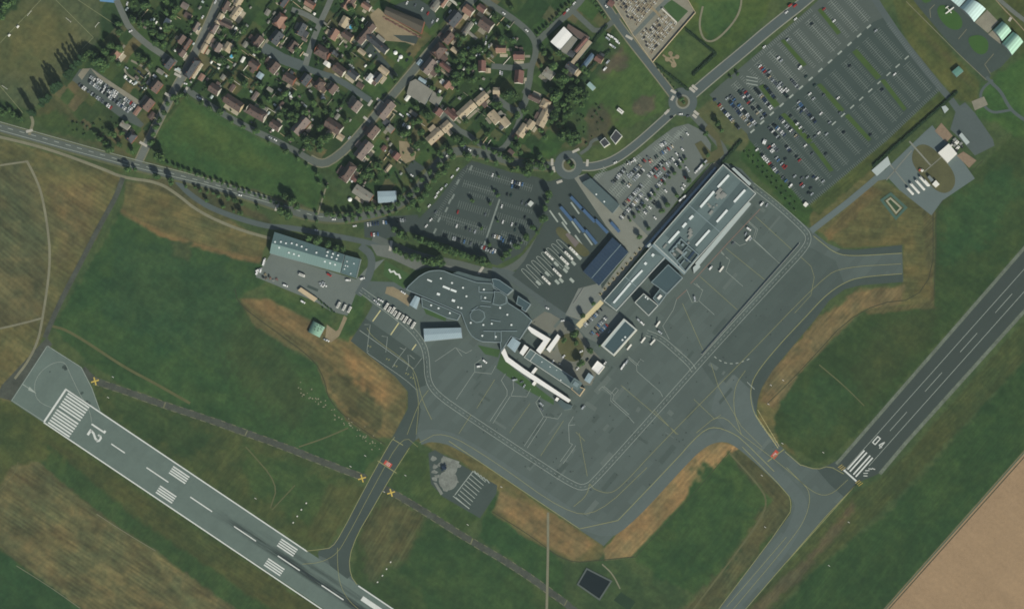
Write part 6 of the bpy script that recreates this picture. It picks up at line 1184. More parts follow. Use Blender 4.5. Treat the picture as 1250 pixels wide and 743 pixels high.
def fill(poly, n, rmin, rmax, seed, sep=.75, avoid=True):
    r = random.Random(seed); xs = [p[0] for p in poly]; ys = [p[1] for p in poly]; out = []
    for _ in range(n*60):
        if len(out) >= n: break
        x, y = r.uniform(min(xs), max(xs)), r.uniform(min(ys), max(ys)); q = r.uniform(rmin, rmax)
        if not inpoly(x, y, poly): continue
        if any(math.hypot(x-a, y-b) < (q+c)*sep for a, b, c in out): continue
        if avoid and any(math.hypot(x-h[0], y-h[1]) < h[3]*.45+q*.8 or math.hypot(x-h[0]-h[2]*.3*math.cos(math.radians(h[4])), y-h[1]+h[2]*.3*math.sin(math.radians(h[4]))) < h[3]*.45+q*.8 or math.hypot(x-h[0]+h[2]*.3*math.cos(math.radians(h[4])), y-h[1]-h[2]*.3*math.sin(math.radians(h[4]))) < h[3]*.45+q*.8 for h in HS): continue
        if avoid and any(segd(x, y, s_[i], s_[i+1]) < 5+q*.6 for s_ in STREETS for i in range(len(s_)-1)): continue
        out.append((x, y, q))
    return out
STREETS = [[(168,200),(182,170),(214,108),(230,82),(252,35),(272,-12)],[(226,108),(262,133),(300,155),(350,178),(385,199)],[(378,194),(402,198),(425,180),(455,145),(500,92),(555,27),(580,-5)],[(321,58),(345,72),(372,82),(412,96),(452,123)],[(373,80),(380,55),(390,30),(403,2)],[(570,-20),(590,0),(625,22),(645,38),(654,52),(654,68),(646,105),(640,115)],[(600,81),(625,83),(650,80)],[(645,100),(642,125),(632,138),(616,128)],[(637,125),(634,150),(622,172),(612,184),(598,183),(583,174),(570,163),(538,148)],[(355,11),(390,28)],[(142,0),(158,35),(180,55),(215,78)]]
trees(fill([(668,99),(690,92),(705,98),(716,108),(722,124),(706,134),(690,148),(694,160),(712,168),(708,180),(690,176),(676,150),(672,130)], 34, 3.2, 5.8, 1), 'in the wood right of the beige row houses', 'wood right of the row houses')
trees(fill([(550,52),(578,48),(588,60),(583,80),(574,98),(555,96),(562,78),(550,62)], 13, 3.2, 5.4, 2), 'in the grove behind the diagonal street', 'grove behind the diagonal street')
trees([(509,132),(519,137),(524,143),(506,151),(513,150),(501,172),(509,178),(498,165),(515,164),(492,166,3),(517,175,3),(505,190,3)], 'in the gardens below the flat workshops', 'garden trees below the workshops', r0=4.4)
trees([(356,140),(330,122),(376,172,6),(397,173,6),(380,181,5),(392,182,5),(386,172,5),(364,128,3.4),(352,148,3),(321,106,3)], 'in the gardens above the green hay field', 'garden trees above the hay field', r0=4.4)
trees([(622,118,6.6),(631,120,5),(610,130,4.6),(632,142),(641,137,4.6),(568,149),(596,165.5),(572,98,3),(630,168,3),(660,160),(667,170),(645,165,3),(674,150)], 'between the beige row houses', 'trees in the row-house close', r0=3.8)
trees([(674,72),(682,67,5),(666,66),(688,72),(660,80,3),(690,88),(676,82,5),(713,88),(718,92,3),(706,80,2.6),(662,58,3),(625,12),(560,5,3),(604,20,3)], 'around the school', 'trees around the school', r0=4.2)
trees([(440,222),(446,214),(455,216),(460,222,5),(452,208,5),(462,205),(440,205,3),(466,212,3),(400,228,3),(396,240,2.6),(450,192,3)], 'by the diagonal street foot', 'trees by the lower diagonal street', r0=4.4)
trees(fill([(232,100),(300,150),(385,190),(445,130),(395,95),(330,70),(300,40),(310,0),(290,-5),(262,50)], 40, 2.6, 5.0, 3), 'in the inner village gardens', 'inner village garden trees')
trees(fill([(320,0),(420,-5),(445,30),(430,80),(395,85),(330,60)], 18, 2.6, 4.6, 4), 'by the orange-tiled houses', 'garden trees by the orange-tiled houses')
trees(fill([(480,100),(560,20),(600,10),(640,45),(600,110),(540,130),(510,95)], 24, 2.6, 5.0, 5), 'right of the diagonal street', 'garden trees right of the diagonal street')
trees(fill([(150,10),(255,-5),(225,60),(190,50)], 9, 2.6, 4.5, 6), 'at the top of the leftmost village street', 'trees at the top of the leftmost street')
def bake(items, mats, name, label, cat, group=None):   # the many smaller look-alikes as one object
    V_, F_, M_ = [], [], []
    for me, loc, rz, sc in items:
        o = len(V_); c, s_ = math.cos(rz), math.sin(rz); mi = [mats.index(m) for m in me.materials]
        for v in me.vertices: x, y, z = v.co[0]*sc[0], v.co[1]*sc[1], v.co[2]*sc[2]; V_.append((loc[0]+x*c-y*s_, loc[1]+x*s_+y*c, loc[2]+z))
        for p in me.polygons: F_.append(tuple(o+i for i in p.vertices)); M_.append(mi[p.material_index])
    mb = MB(); mb.v, mb.f, mb.m = V_, F_, M_; return tag(mb.build(name, mats), label, cat, group, 'stuff')
TQ.sort(key=lambda t: (t[6] != 'poplar_tree', -t[2])); NP = sum(t[6] == 'poplar_tree' for t in TQ)
for t in TQ[:NP+300]: tree(*t)
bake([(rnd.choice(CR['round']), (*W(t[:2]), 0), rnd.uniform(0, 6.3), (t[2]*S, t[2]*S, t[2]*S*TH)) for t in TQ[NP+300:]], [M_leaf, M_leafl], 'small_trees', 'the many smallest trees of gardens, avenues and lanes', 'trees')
# shrubs
def shrubs(items, phrase, group):
    items = sorted(items); mesh = CR['bush']
    for i, (x, y, r) in enumerate(items):
        o = bpy.data.objects.new('shrub', rnd.choice(mesh)); COL.objects.link(o); o.location = (*W((x, y)), 0); q = r*S*1.25; o.scale = (q, q, q); o.rotation_euler = (0, 0, rnd.uniform(0, 6.3))
        tag(o, ORD(i+1)+' low dark shrub from the left '+phrase, 'shrub', group)
shrubs(fill([(232,100),(300,150),(385,190),(445,130),(395,95),(330,70),(300,40),(310,0),(290,-5),(262,50)], 70, 1.1, 2.2, 11), 'in the inner village gardens', 'inner garden shrubs')
shrubs(fill([(320,0),(430,-5),(470,60),(430,110),(395,90),(330,60)], 40, 1.0, 2.0, 12), 'by the orange-tiled houses', 'shrubs by the orange houses')
shrubs(fill([(480,100),(560,20),(600,0),(650,50),(600,110),(640,160),(600,180),(540,170),(500,210),(440,230),(430,200)], 70, 1.1, 2.2, 13), 'right of the diagonal street', 'shrubs right of the diagonal street')
shrubs(fill([(90,150),(140,140),(150,165),(125,185),(75,155)], 30, 1.0, 2.4, 14, avoid=False), 'in the rough meadow', 'meadow shrubs')
shrubs(fill([(150,10),(265,-5),(225,90),(170,120),(150,95),(190,60)], 40, 1.1, 2.2, 15), 'around the leftmost village street', 'shrubs by the leftmost street')
shrubs([(909+5.6*k, 186+6.4*k, 1.8) for k in range(12)]+[(915+5.6*k, 185+6.2*k, 1.5) for k in range(11)], 'on the green bank behind the long terminal', 'bank shrubs')
shrubs(fill([(690,130),(735,120),(740,160),(715,178),(690,165)], 28, 1.0, 2.4, 16, avoid=False), 'on the rough ground near the villa', 'shrubs near the villa')
shrubs([(389+2.1*k+.6*(k % 2), 366+1.75*k, 1.6) for k in range(10)]+[(394,376,1.6)], 'along the lower edge of the freight yard', 'freight yard shrubs')
shrubs([(803+4*k, 84+4.6*k, 1.3) for k in range(7)], 'under the play lawn', 'play lawn shrubs')
# garden hedges, walls and sheds along the plots
hr = random.Random(12); mb = MB()
for k in range(420):
    x, y, z = hr.uniform(-1, 1), hr.uniform(-.5, .5), hr.uniform(.2, 1.9); s_ = .4; a1, a2 = hr.uniform(0, 6.3), hr.uniform(-.7, .7); ux, uy = math.cos(a1)*s_, math.sin(a1)*s_; vx, vy, vz = -uy*math.cos(a2), ux*math.cos(a2), s_*math.sin(a2)
    x *= 6.5; y *= 1.3; mb.add([(x-ux-vx, y-uy-vy, z-vz), (x+ux-vx, y+uy-vy, z-vz), (x+ux+vx, y+uy+vy, z+vz), (x-ux+vx, y-uy+vy, z+vz)], [(0,1,2,3)])
mb.box(0, 0, 0, 12.4, 1.2, 1.3); HEDGE = mb.mesh('hedge', M_hedge)
mb = MB(); mb.box(0, 0, 0, 10, .5, 1.3); GWALL = [mb.mesh('garden_wall', m) for m in (M_wallb, M_wallw, M_gravt)]
mb = MB(); mb.walls([(-1.5, -1.1), (1.5, -1.1), (1.5, 1.1), (-1.5, 1.1)], 0, 2); mb.add([(-1.7,-1.3,1.9),(1.7,-1.3,1.9),(1.7,0,2.5),(-1.7,0,2.5),(-1.7,1.3,1.9),(1.7,1.3,1.9)], [(0,1,2,3),(3,2,5,4)], 1); SHED = [mb.mesh('garden_shed', [M_wallg, m]) for m in (M_canopy, M_roofs['grey'], M_roofs['white'], M_roofs['pink'], M_metal)]
VG = [([(232,100),(300,150),(385,190),(445,130),(395,95),(330,70),(300,40),(310,0),(290,-5),(262,50)], 'in the inner village gardens', (34, 20, 46)), ([(320,0),(430,-5),(470,60),(430,110),(395,90),(330,60)], 'by the orange-tiled houses', (22, 14, 24)),
      ([(480,100),(560,20),(600,0),(650,50),(600,110),(640,160),(600,180),(540,170),(500,210),(440,230),(430,200)], 'right of the diagonal street', (30, 18, 34)), ([(150,10),(265,-5),(225,90),(170,120),(150,95),(190,60)], 'around the leftmost village street', (16, 8, 24))]
for poly, ph, (nh, nw, ns) in VG:
    for kind_, n, meshes, rr, noun in (('hedge', nh, [HEDGE], 3.2, 'dark clipped garden hedge'), ('garden_wall', nw, GWALL, 2.6, 'pale garden wall'), ('garden_shed', ns, SHED, 1.6, 'small garden shed')):
        for i, (x, y, q) in enumerate(sorted(fill(poly, n, rr, rr, 31+len(ph)+n, .9))):
            o = bpy.data.objects.new(kind_, hr.choice(meshes)); COL.objects.link(o); o.location = (*W((x, y)), 0); o.rotation_euler = (0, 0, math.radians(hr.choice([52, 52, -35])+hr.uniform(-4, 4))); o.scale = (hr.uniform(.6, 1.4), hr.uniform(.85, 1.2), hr.uniform(.9, 1.2))
            tag(o, ORD(i+1)+' '+noun+' from the left '+ph, kind_.replace('_', ' '), noun+'s '+ph)
# ------------------------------------------------------------------ vehicles
def car_mesh(key, van=False):
    mb = MB(); L, B = (4.4, 1.8) if not van else (5.6, 2.1); h1 = .95 if not van else 1.3
    sec = [(-L/2, .45, .75), (-L/2+.15, .5, h1-.1), (-L/2+.9, .5, h1), (L/2-1.0, .5, h1-.08), (L/2-.15, .5, h1-.25), (L/2, .45, .65)]
    vs = []
    for x, hb, zt in sec: y = B*hb*.98; vs += [(x, -y, .3), (x, -y, zt-.12), (x, -y*.88, zt), (x, y*.88, zt), (x, y, zt-.12), (x, y, .3)]
    n = 6; fs = [(n*j+k, n*j+n+k, n*j+n+k+1, n*j+k+1) for j in range(len(sec)-1) for k in range(n-1)]+[tuple(range(n)), tuple(n*(len(sec)-1)+k for k in reversed(range(n)))]
    fs = [tuple(reversed(f)) for f in fs]; mb.add(vs, fs, 0)
    if van: c0, c1, r0, r1, zt = -L/2+.15, L/2-.9, -L/2+.25, L/2-1.7, 2.2
    else: c0, c1, r0, r1, zt = -L/2+.35, L/2-1.15, -L/2+.95, L/2-2.0, 1.45
    y0, y1 = B*.44, B*.36
    mb.add([(c0,-y0,h1-.05),(c1,-y0,h1-.08),(c1,y0,h1-.08),(c0,y0,h1-.05),(r0,-y1,zt),(r1,-y1,zt),(r1,y1,zt),(r0,y1,zt)], [(0,1,5,4),(1,2,6,5),(2,3,7,6),(3,0,4,7)], 1)
    mb.add([(r0-.08,-y1-.05,zt+.02),(r1+.08,-y1-.05,zt+.02),(r1+.08,y1+.05,zt+.02),(r0-.08,y1+.05,zt+.02)], [(0,1,2,3)], 0)
    for sx in (-.3, .3):
        for sy in (-1, 1):
            n = 8; x, y, o = sx*L, sy*(B/2-.06), len(mb.v)
            mb.add([(x+.33*math.cos(2*PI*k/n), y-.1, .33+.33*math.sin(2*PI*k/n)) for k in range(n)]+[(x+.33*math.cos(2*PI*k/n), y+.1, .33+.33*math.sin(2*PI*k/n)) for k in range(n)], [(k, (k+1) % n, n+(k+1) % n, n+k) for k in range(n)]+[tuple(reversed(range(n))), tuple(range(n, 2*n))], 2)
    return mb.mesh('van' if van else 'car', [M_car[key], M_glass, M_black])
CMS = {k: car_mesh(k) for k in CARC}; VMS = {k: car_mesh(k, True) for k in ('white', 'silver', 'red', 'yellow', 'grey', 'dark blue')}
MIX = ['white']*8+['silver']*8+['grey']*7+['black']*7+['dark blue']*3+['red']*2+['blue']*2+['beige']+['dark green']
crnd = random.Random(21)
NC = {'car': 0, 'van': 0}
CQ = []
def put(x, y, ang, colour, kind, lb, group, z=.3, now=False):
    NC[kind] += 1
    if kind == 'car' and not now: CQ.append((x, y, ang, colour, kind, lb, group, z, True)); return
    o = bpy.data.objects.new('parked_'+kind, (VMS if kind == 'van' else CMS)[colour]); COL.objects.link(o)
    o.location = (*W((x, y)), z); o.rotation_euler = (0, 0, ang); tag(o, lb, kind, group); return o
def lot(rows, group, mixes=MIX, way='from the left'):
    # rows: (phrase, p0, p1, slots, fill, kind, [colour list]); each car stands across its row
    for phrase, p0, p1, n, fl, *opt in rows:
        kind = opt[0] if opt else 'car'; mx = opt[1] if len(opt) > 1 else mixes; along = len(opt) > 2
        a = math.atan2(-(p1[1]-p0[1]), p1[0]-p0[0])+(0 if along else PI/2); it = []
        for k in range(n):
            if crnd.random() > fl: continue
            t = (k+.5)/n if n > 1 else 0; it.append((p0[0]+(p1[0]-p0[0])*t+crnd.uniform(-.25, .25), p0[1]+(p1[1]-p0[1])*t+crnd.uniform(-.25, .25), crnd.choice(mx)))
        it.sort(); tot = {}; c = {}
        for x, y, q in it: tot[q] = tot.get(q, 0)+1
        for x, y, q in it:
            c[q] = c.get(q, 0)+1; lb = ('only ' if tot[q] == 1 else ORD(c[q])+' ')+q+' '+kind+(' '+way if tot[q] > 1 else '')+' '+phrase
            put(x, y, a+(PI if crnd.random() < .5 else 0)+crnd.uniform(-.04, .04), q, kind, lb, group)
def pts(items, phrase, group, ang, kind='car'):
    it = sorted(items); tot = {}; c = {}
    for a in it: q = a[2] if len(a) > 2 else None
    it = [(a[0], a[1], a[2] if len(a) > 2 else crnd.choice(MIX), a[3] if len(a) > 3 else ang) for a in it]
    for a in it: tot[a[2]] = tot.get(a[2], 0)+1
    for x, y, q, an in it:
        c[q] = c.get(q, 0)+1; put(x, y, math.radians(an), q, kind, ('only ' if tot[q] == 1 else ORD(c[q])+' ')+q+' '+kind+(' from the left' if tot[q] > 1 else '')+' '+phrase, group)
G1 = 'cars in the big upper-right car park'
lot([('in the left edge row of the big car park', (871.5,121), (903,158), 17, .7), ('in the second row of the big car park', (886.5,119.5), (917,155), 16, .92), ('in the third row of the big car park', (891,116.5), (924.5,154.5), 17, .92),
     ('in the fourth row of the big car park', (901.5,111), (931,146), 16, .85), ('in the fifth row of the big car park', (907,109.5), (935.5,143), 15, .85), ('left of the first green strip, big car park', (921.5,108), (942.5,133.5), 11, .9), ('right of the first green strip, big car park', (933.6,105), (952,128), 10, .75),
     ('in the row before the open bays, big car park', (926.6,80), (962.4,119.5), 18, .85), ('in the row facing the open bays, big car park', (938,86.5), (962.5,112.5), 11, .75), ('in the short row by the crossing, big car park', (965.5,97), (975.5,108.5), 5, .9),
     ('in the lower first row of the big car park', (938.5,155.5), (952,169.6), 7, .95), ('in the lower second row of the big car park', (943.5,151.5), (958.6,166), 8, .95), ('left of the lower green strip, big car park', (949.6,141.4), (974,169), 13, .8), ('right of the lower green strip, big car park', (960,136), (988,169), 14, .5),
     ('in the packed lower row of the big car park', (974,124), (996,150), 12, .8), ('in the doubled lower row of the big car park', (971.5,130), (979,138), 4, .9), ('in the bank-side row of the big car park', (929,188), (950,212), 11, .9), ('in the small bank-side pair, big car park', (954.6,216), (960,222), 3, .9),
     ('in the lower clump, big car park', (938,179), (944,186), 4, 1, 'car', ['red', 'white', 'silver', 'black']), ('in the lower clump second line, big car park', (942.5,176.5), (950,185), 4, 1), ('in the bottom row of the big car park', (947,192), (959.5,206), 6, .9), ('in the two-car gap row, big car park', (959.5,178), (965.5,186.5), 4, .8)], G1)
lot([('on the pale half entrance row, big car park', (931.5,172.7), (935,174), 2, 1, 'van', ['white', 'silver']), ('beside the bank, big car park', (965,227), (966,228), 1, 1, 'van', ['white']), ('beside the green strip, big car park', (976.5,83), (977,83.5), 1, 1, 'van', ['white'])], 'vans in the big car park')
pts([(971,23.7,'white'),(1005.8,11.5,'red'),(1018,26,'white'),(991,30,'black'),(950,71,'white'),(953.5,74.5,'silver'),(961.6,49,'silver'),(933,57.6,'white'),(1069,38,'silver'),(1037,81,'black'),(1092,91,'white'),(1023,120,'white'),(1077,110,'black'),(1025.4,138,'grey'),(1012.6,150,'silver'),(1030,162,'black'),(1062.5,165,'black'),(988.5,115,'white'),(993,121,'silver'),(994.6,104.5,'dark green'),(1005.5,116.5,'grey'),(1002,139,'white'),(1013,150.5,'black'),(999.5,162.5,'white'),(1009,164,'silver'),(984,94,'dark green')], 'standing apart in the empty big car park rows', G1, 42)
pts([(958.6,194.5,'black'),(959,204,'red'),(983,178,'white'),(976,195.7,'red'),(972.5,191.5,'black'),(991.6,188,'grey'),(1008,188,'black'),(970,215.5,'silver'),(979,217.6,'grey'),(985.4,216.6,'silver'),(997,218,'white'),(1004.6,221.5,'silver'),(993,216,'dark blue'),(978,225,'red'),(980.5,227.5,'silver'),(989.6,230,'black'),(987,235.6,'black'),(991,237,'silver'),(924,183,'white'),(995,167,'grey')], 'near the lower corner of the big car park', G1, 42)
G2 = 'cars in the crowded car park above the long terminal'
a_ = 'of the crowded car park above the terminal'
lot([('in the first row '+a_, (745.8,226), (763,206), 10, .85), ('in the top edge row '+a_, (765,200.6), (776,194.5), 5, .8), ('in the second row '+a_, (757,226.5), (792,191), 18, .85), ('in the third row '+a_, (766,228), (786,206.5), 11, .9), ('in the fourth row '+a_, (792,198), (822,178), 13, .8), ('in the four-car knot '+a_, (806,178.5), (813,173.5), 4, .95),
     ('in the packed fifth row '+a_, (757,267.5), (786,234.5), 17, .92), ('in the packed sixth row '+a_, (761,251.5), (784,225.5), 13, .92), ('in the packed seventh row '+a_, (791,215.5), (811,196.5), 11, .95), ('in the eighth row '+a_, (799,217), (816,201), 8, .75), ('in the ninth row '+a_, (813,201), (823,193.5), 4, .8),
     ('among the trees '+a_, (773,262), (833,192), 28, .65), ('below the tree line '+a_, (784,263), (803,243.5), 9, .75)], G2)
pts([(838,205,'white'),(840,208,'silver'),(836,217,'red'),(835,226,'white'),(833,230,'white'),(799.5,266,'white'),(829.5,190,'grey'),(833,182.5,'white'),(839,163.5,'white'),(832.5,169.5,'grey'),(766.5,214,'silver'),(826,188,'white'),(812.5,233,'white')], 'scattered in the right part '+a_, G2, -48)
lot([('on the right fringe of the crowded car park', (849,210.5), (862,197), 6, .95, 'van', ['white', 'white', 'silver'], 1), ('beside the dark shade strip of the long terminal', (829,246), (837,239), 2, 1, 'van', ['white'], 1)], 'vans by the crowded car park')
G3 = 'cars in the fan-shaped car park'
lot([('in the bottom row of the fan-shaped car park', (541,287), (606,307), 24, .55), ('in the right bottom clump, fan-shaped car park', (600.5,287.5), (613,291), 5, .9), ('in the lower right rows, fan-shaped car park', (613,293), (625,296), 4, .9), ('in the belt corner row, fan-shaped car park', (592,304), (606,308.5), 5, .8),
     ('in the top pair row, fan-shaped car park', (624,221.5), (639,225.5), 5, .95), ('in the second top row, fan-shaped car park', (624,227), (635,230), 4, .9)], G3)
pts([(557.6,276,'white'),(569,278.5,'black'),(574,281,'grey'),(580,283,'silver'),(625,274,'white'),(630,274.5,'black'),(629,281,'dark green'),(612.6,252,'white'),(648.4,251.8,'black'),(641,265.6,'black'),(637.5,247.5,'grey'),(642.5,249.6,'grey'),(559,259,'red'),(577,246,'dark green'),(601.4,214,'white'),(619.4,237.5,'black'),(624,238.5,'dark green'),(592.6,262,'grey'),(614,271,'white')], 'standing apart in the fan-shaped car park', G3, 73)
pts([(558.7,207,'white'),(552,216,'white'),(544.6,226.4,'silver'),(539,231,'white'),(534.4,235.6,'white'),(532,240.6,'white'),(524,251.4,'white'),(520.5,276,'white'),(526,268.5,'white'),(532,259,'grey')], 'along the left edge of the fan-shaped car park', G3, 50)
lot([('in the upper row by the avenue bend', (447.5,274.5), (476,270.5), 9, .9), ('in the lower row by the avenue bend', (452.6,286.6), (463,286), 4, 1), ('in the corner row by the avenue bend', (485,269.5), (499,267.5), 5, .7)], 'cars by the avenue bend')
G4 = 'cars in the crammed car yard'
lot([('in the lower row of the crammed car yard', (90,98.5), (137,132.5), 22, .75), ('in the first middle row of the crammed car yard', (108,98.5), (158,137), 24, .9), ('in the second middle row of the crammed car yard', (110,93), (161,134), 24, .7), ('in the upper row of the crammed car yard', (118,97), (166,130), 20, .75)], G4, ['white']*7+['silver']*7+['grey']*4+['black']*4+['red', 'dark blue'])
pts([(154.7,83,'silver'),(165,84.5,'black'),(170,88,'dark blue'),(173.5,92,'black'),(153.5,96,'white'),(162.6,102.5,'white'),(157,99,'grey'),(170.5,106,'black'),(175,108.5,'white'),(177.5,107,'silver')], 'around the gravel ring behind the village street', 'cars on the gravel ring', -35)
lot([('in the first row of the staff car park', (713,397.6), (735,377), 11, .7), ('in the second row of the staff car park', (720.7,409), (741,386), 11, .8), ('in the third row of the staff car park', (728.6,409), (744,394), 8, .85)], 'cars in the staff car park')
pts([(247.5,21.5,'white',62),(159.5,38.5,'white',30),(155.5,5,'white',75),(263,3,'white',62),(242,119,'white',-33),(246,121,'white',-33),(255,125,'black',-33),(308,150,'grey',-33),(330,168,'silver',-33),(336,171,'white',-33),(274,135,'black',-33),(226.5,102.5,'white',-10),(426.5,168.5,'silver',52),(468.5,117,'black',52),(549.5,14.5,'white',52),(543,22.5,'black',52),(534,25,'white',60),(500,67,'black',52),(497,74,'black',52),(643,37.5,'white',-40),(615,16.5,'white',-38),(701,4.5,'white',50),(693,13,'white',50),(689,17,'red',50),(740,8,'white',-45),(567,180,'white',60),(573,183,'white',-30),(433,276,'white',10)], 'parked on the village streets', 'cars on the village streets', 0)
pts([(502.6,214,'white',-36),(546,190,'white',55),(407.5,268,'white',0),(386,281,'white',-10),(146,197,'black',-14),(293,238.5,'white',-14),(751,198.6,'white',30),(820,143.6,'black',30),(831,139.5,'white',5),(960,15.5,'white',40),(840,142,'grey',20),(1068.5,66,'silver',0)][:11], 'driving on the roads outside the car parks', 'cars on the roads', 0)
pts([(964.5,7,'red',40),(970.6,7.5,'red',40)], 'van side by side at the top of the rising road', 'red vans on the rising road', 40, 'van')
pts([(497,4,'white'),(507,7,'grey'),(515.5,12,'white'),(522.5,17,'red'),(486.6,73.5,'white'),(528,27,'silver')], 'in the yard above the dark barn', 'cars above the dark barn', 65)
pts([(593,53,'white',80),(597,57,'silver',85),(590,62,'white',60),(596.5,70,'white',85),(586,67,'silver',50),(610.6,89,'white',85),(594,46,'grey',80),(582,68,'white',55),(613,90,'silver',85)], 'beside the lane of the red-tiled houses', 'cars by the red-tiled houses', 0)
pts([(744,44,'white'),(748,46,'white'),(752,49,'white'),(746.5,56,'white'),(742,47.5,'silver'),(754,52,'white'),(749,57.5,'silver')], 'in the fenced yard by the cemetery road', 'vans in the fenced yard', -35, 'van')
pts([(738.6,84.5,'white'),(742,76,'silver'),(431,220.5,'white',50),(428.4,218,'silver',50),(490,141,'white',-40),(499,141,'white',-38)], 'on the grass and drives of the village', 'vans in the village', 48, 'van')
pts([(514.5,105.6,'white'),(519,103,'white'),(524.5,106.4,'silver'),(521,109,'black'),(518,116.5,'white')], 'on the flat workshop yard', 'cars on the workshop yard', -35)
pts([(495.4,153.5,'silver'),(492.6,152.5,'white'),(475,150,'dark blue'),(520,98,'grey')], 'in the garden below the diagonal street', 'cars in gardens', 60)
pts([(675,441.5,'white',60),(688,435,'white',50),(705,450,'white',50),(668,437,'black',-35),(684,444.5,'grey',-35),(736,441,'black',50),(738.5,443,'white',50),(717,439,'black',50),(709.5,429,'white',30),(686.7,391.5,'white',10),(668,376,'white',-30),(743.5,405,'silver',50)], 'in the court behind the control tower', 'cars in the tower court', 0)
pts([(323,318,'white',70),(322,321.5,'white',70),(315,330,'white',30),(318.5,330,'white',80),(314,333,'white',60),(425,342,'white',0),(442.6,340,'white',20),(402,335.6,'red',-30),(348.6,348.6,'white',-20),(370,368.5,'white',-30)], 'in the concrete freight yard', 'vans in the freight yard', 0, 'van')
pts([(391.5,346,'silver'),(395,345,'silver'),(393,349,'white'),(397,348.5,'white'),(458,367,'white'),(463,365.5,'white'),(460,369,'silver'),(466,367,'white'),(462,371,'white'),(491,356,'white'),(493,357.6,'white'),(400,415.5,'white'),(397,414.5,'silver')], 'on the yards between freight hall and curved terminal', 'cars on the yards', -30)
pts([(592,441,'white',-40),(585,447,'white',10),(759.5,448.5,'white',60),(762,444.8,'white',60),(765,441.5,'silver',60),(712,497,'silver',50),(661,493,'silver',-45),(661,499,'grey',-45),(867.7,327,'white',50),(805.6,405.4,'silver',-40),(914,279.6,'white',-35),(848,364.6,'silver',-80),(628.6,463.5,'silver',10),(930,249,'white',50),(780,391,'silver',-45),(784,394.5,'white',-45)], 'on the aircraft apron', 'vans on the apron', 0, 'van')
pts([(637,466,'grey',20),(640,471,'silver',60),(910.5,285.5,'silver',60),(916,292,'silver',50),(895,297,'grey',50),(936,250.5,'silver',60)], 'on the apron stands', 'cars on the apron', 0)
PRI = [k for k, c in enumerate(CQ) if not any(w in c[5] for w in ('big car park', 'crammed', 'crowded'))]; PRI += [k for k in range(len(CQ)) if 'apart' in CQ[k][5] or 'lower corner' in CQ[k][5]]; PRI += [k for k in range(len(CQ)) if 'green strip' in CQ[k][5] or 'bank-side' in CQ[k][5]]; PRI = list(dict.fromkeys(PRI+list(range(len(CQ)))))
for k in PRI[:300]: put(*CQ[k])
bake([(CMS[CQ[k][3]], (*W(CQ[k][:2]), CQ[k][7]), CQ[k][2], (1, 1, 1)) for k in PRI[300:]], [M_car[k] for k in CARC]+[M_glass, M_black], 'parked_cars', 'the tightly packed rows of parked cars filling the busy car parks', 'cars')
# coaches, trucks, stair trucks
def coach(x, y, ang, lb, group, L=13.2, wd=2.6, h=3.3, name='coach', cat='coach'):
    r = root(name, W((x, y)), lb, cat, group, math.radians(ang), .25)
    mb = MB(); mb.box(0, 0, .4, L, wd, h-.4, 0, 0, .985)
    mb.build('body', M_tank, r)
    mb = MB(); mb.box(L/2-.1, 0, 1.2, .3, wd*.9, h-1.6); mb.build('windscreen', M_glass, r)
    for s_ in (-1, 1): mb = MB(); mb.box(-.3, s_*wd/2, 1.6, L*.85, .05, 1.0); mb.build('side_window', M_glass, r)
    for k in (-.3, -.05, .22): mb = MB(); mb.box(k*L, 0, h-.05, 1.5, 1.3, .3); mb.build('roof_unit', M_metal, r)
    for sx in (-.28, .33):
        for s_ in (-1, 1): mb = MB(); mb.box(sx*L, s_*(wd/2-.12), 0, .95, .3, .95); mb.build('wheel', M_black, r)
CO = [(670.7,312.6),(700.4,306.8),(694.6,312.2),(689.4,318.6),(680.4,333),(667,342.4)]
for i, (x, y) in enumerate(CO): coach(x, y, -45, ['white coach alone in the upper left bay', 'white coach nearest the coach bay island', 'white coach second from the coach bay island', 'white coach third from the coach bay island', 'white coach in the middle lower bay', 'lowest white coach of the bus station'][i], 'coaches at the bus station')
for i, (x, y) in enumerate([(472,374),(475.6,377.6),(480,379),(482.6,382.6),(486.6,385.4),(491.4,387.4),(495.4,390.2),(500,392.6),(504.8,397)]): coach(x, y, 58, ORD(i+1)+' white apron bus from the left in the slanted row', 'apron buses in the slanted row', 8.4 if i % 2 == 0 else 6.4, 2.7, 3.0, 'apron_bus', 'bus')
for i, (x, y) in enumerate([(413.5,372.5),(420.6,375.5),(427,378)]): coach(x, y, 62, ['left grey minibus', 'middle white minibus', 'right grey minibus'][i]+' at the corner of the freight yard', 'minibuses at the freight yard', 7.6, 2.5, 2.8, 'minibus', 'minibus')
coach(757.4, 136, -38, 'white site cabin trailer on the mown field by the villa', None, 8, 4, 3, 'trailer', 'trailer'); coach(369, 336, -22, 'white lorry in the middle of the freight yard', None, 7.5, 2.8, 3, 'lorry', 'lorry')
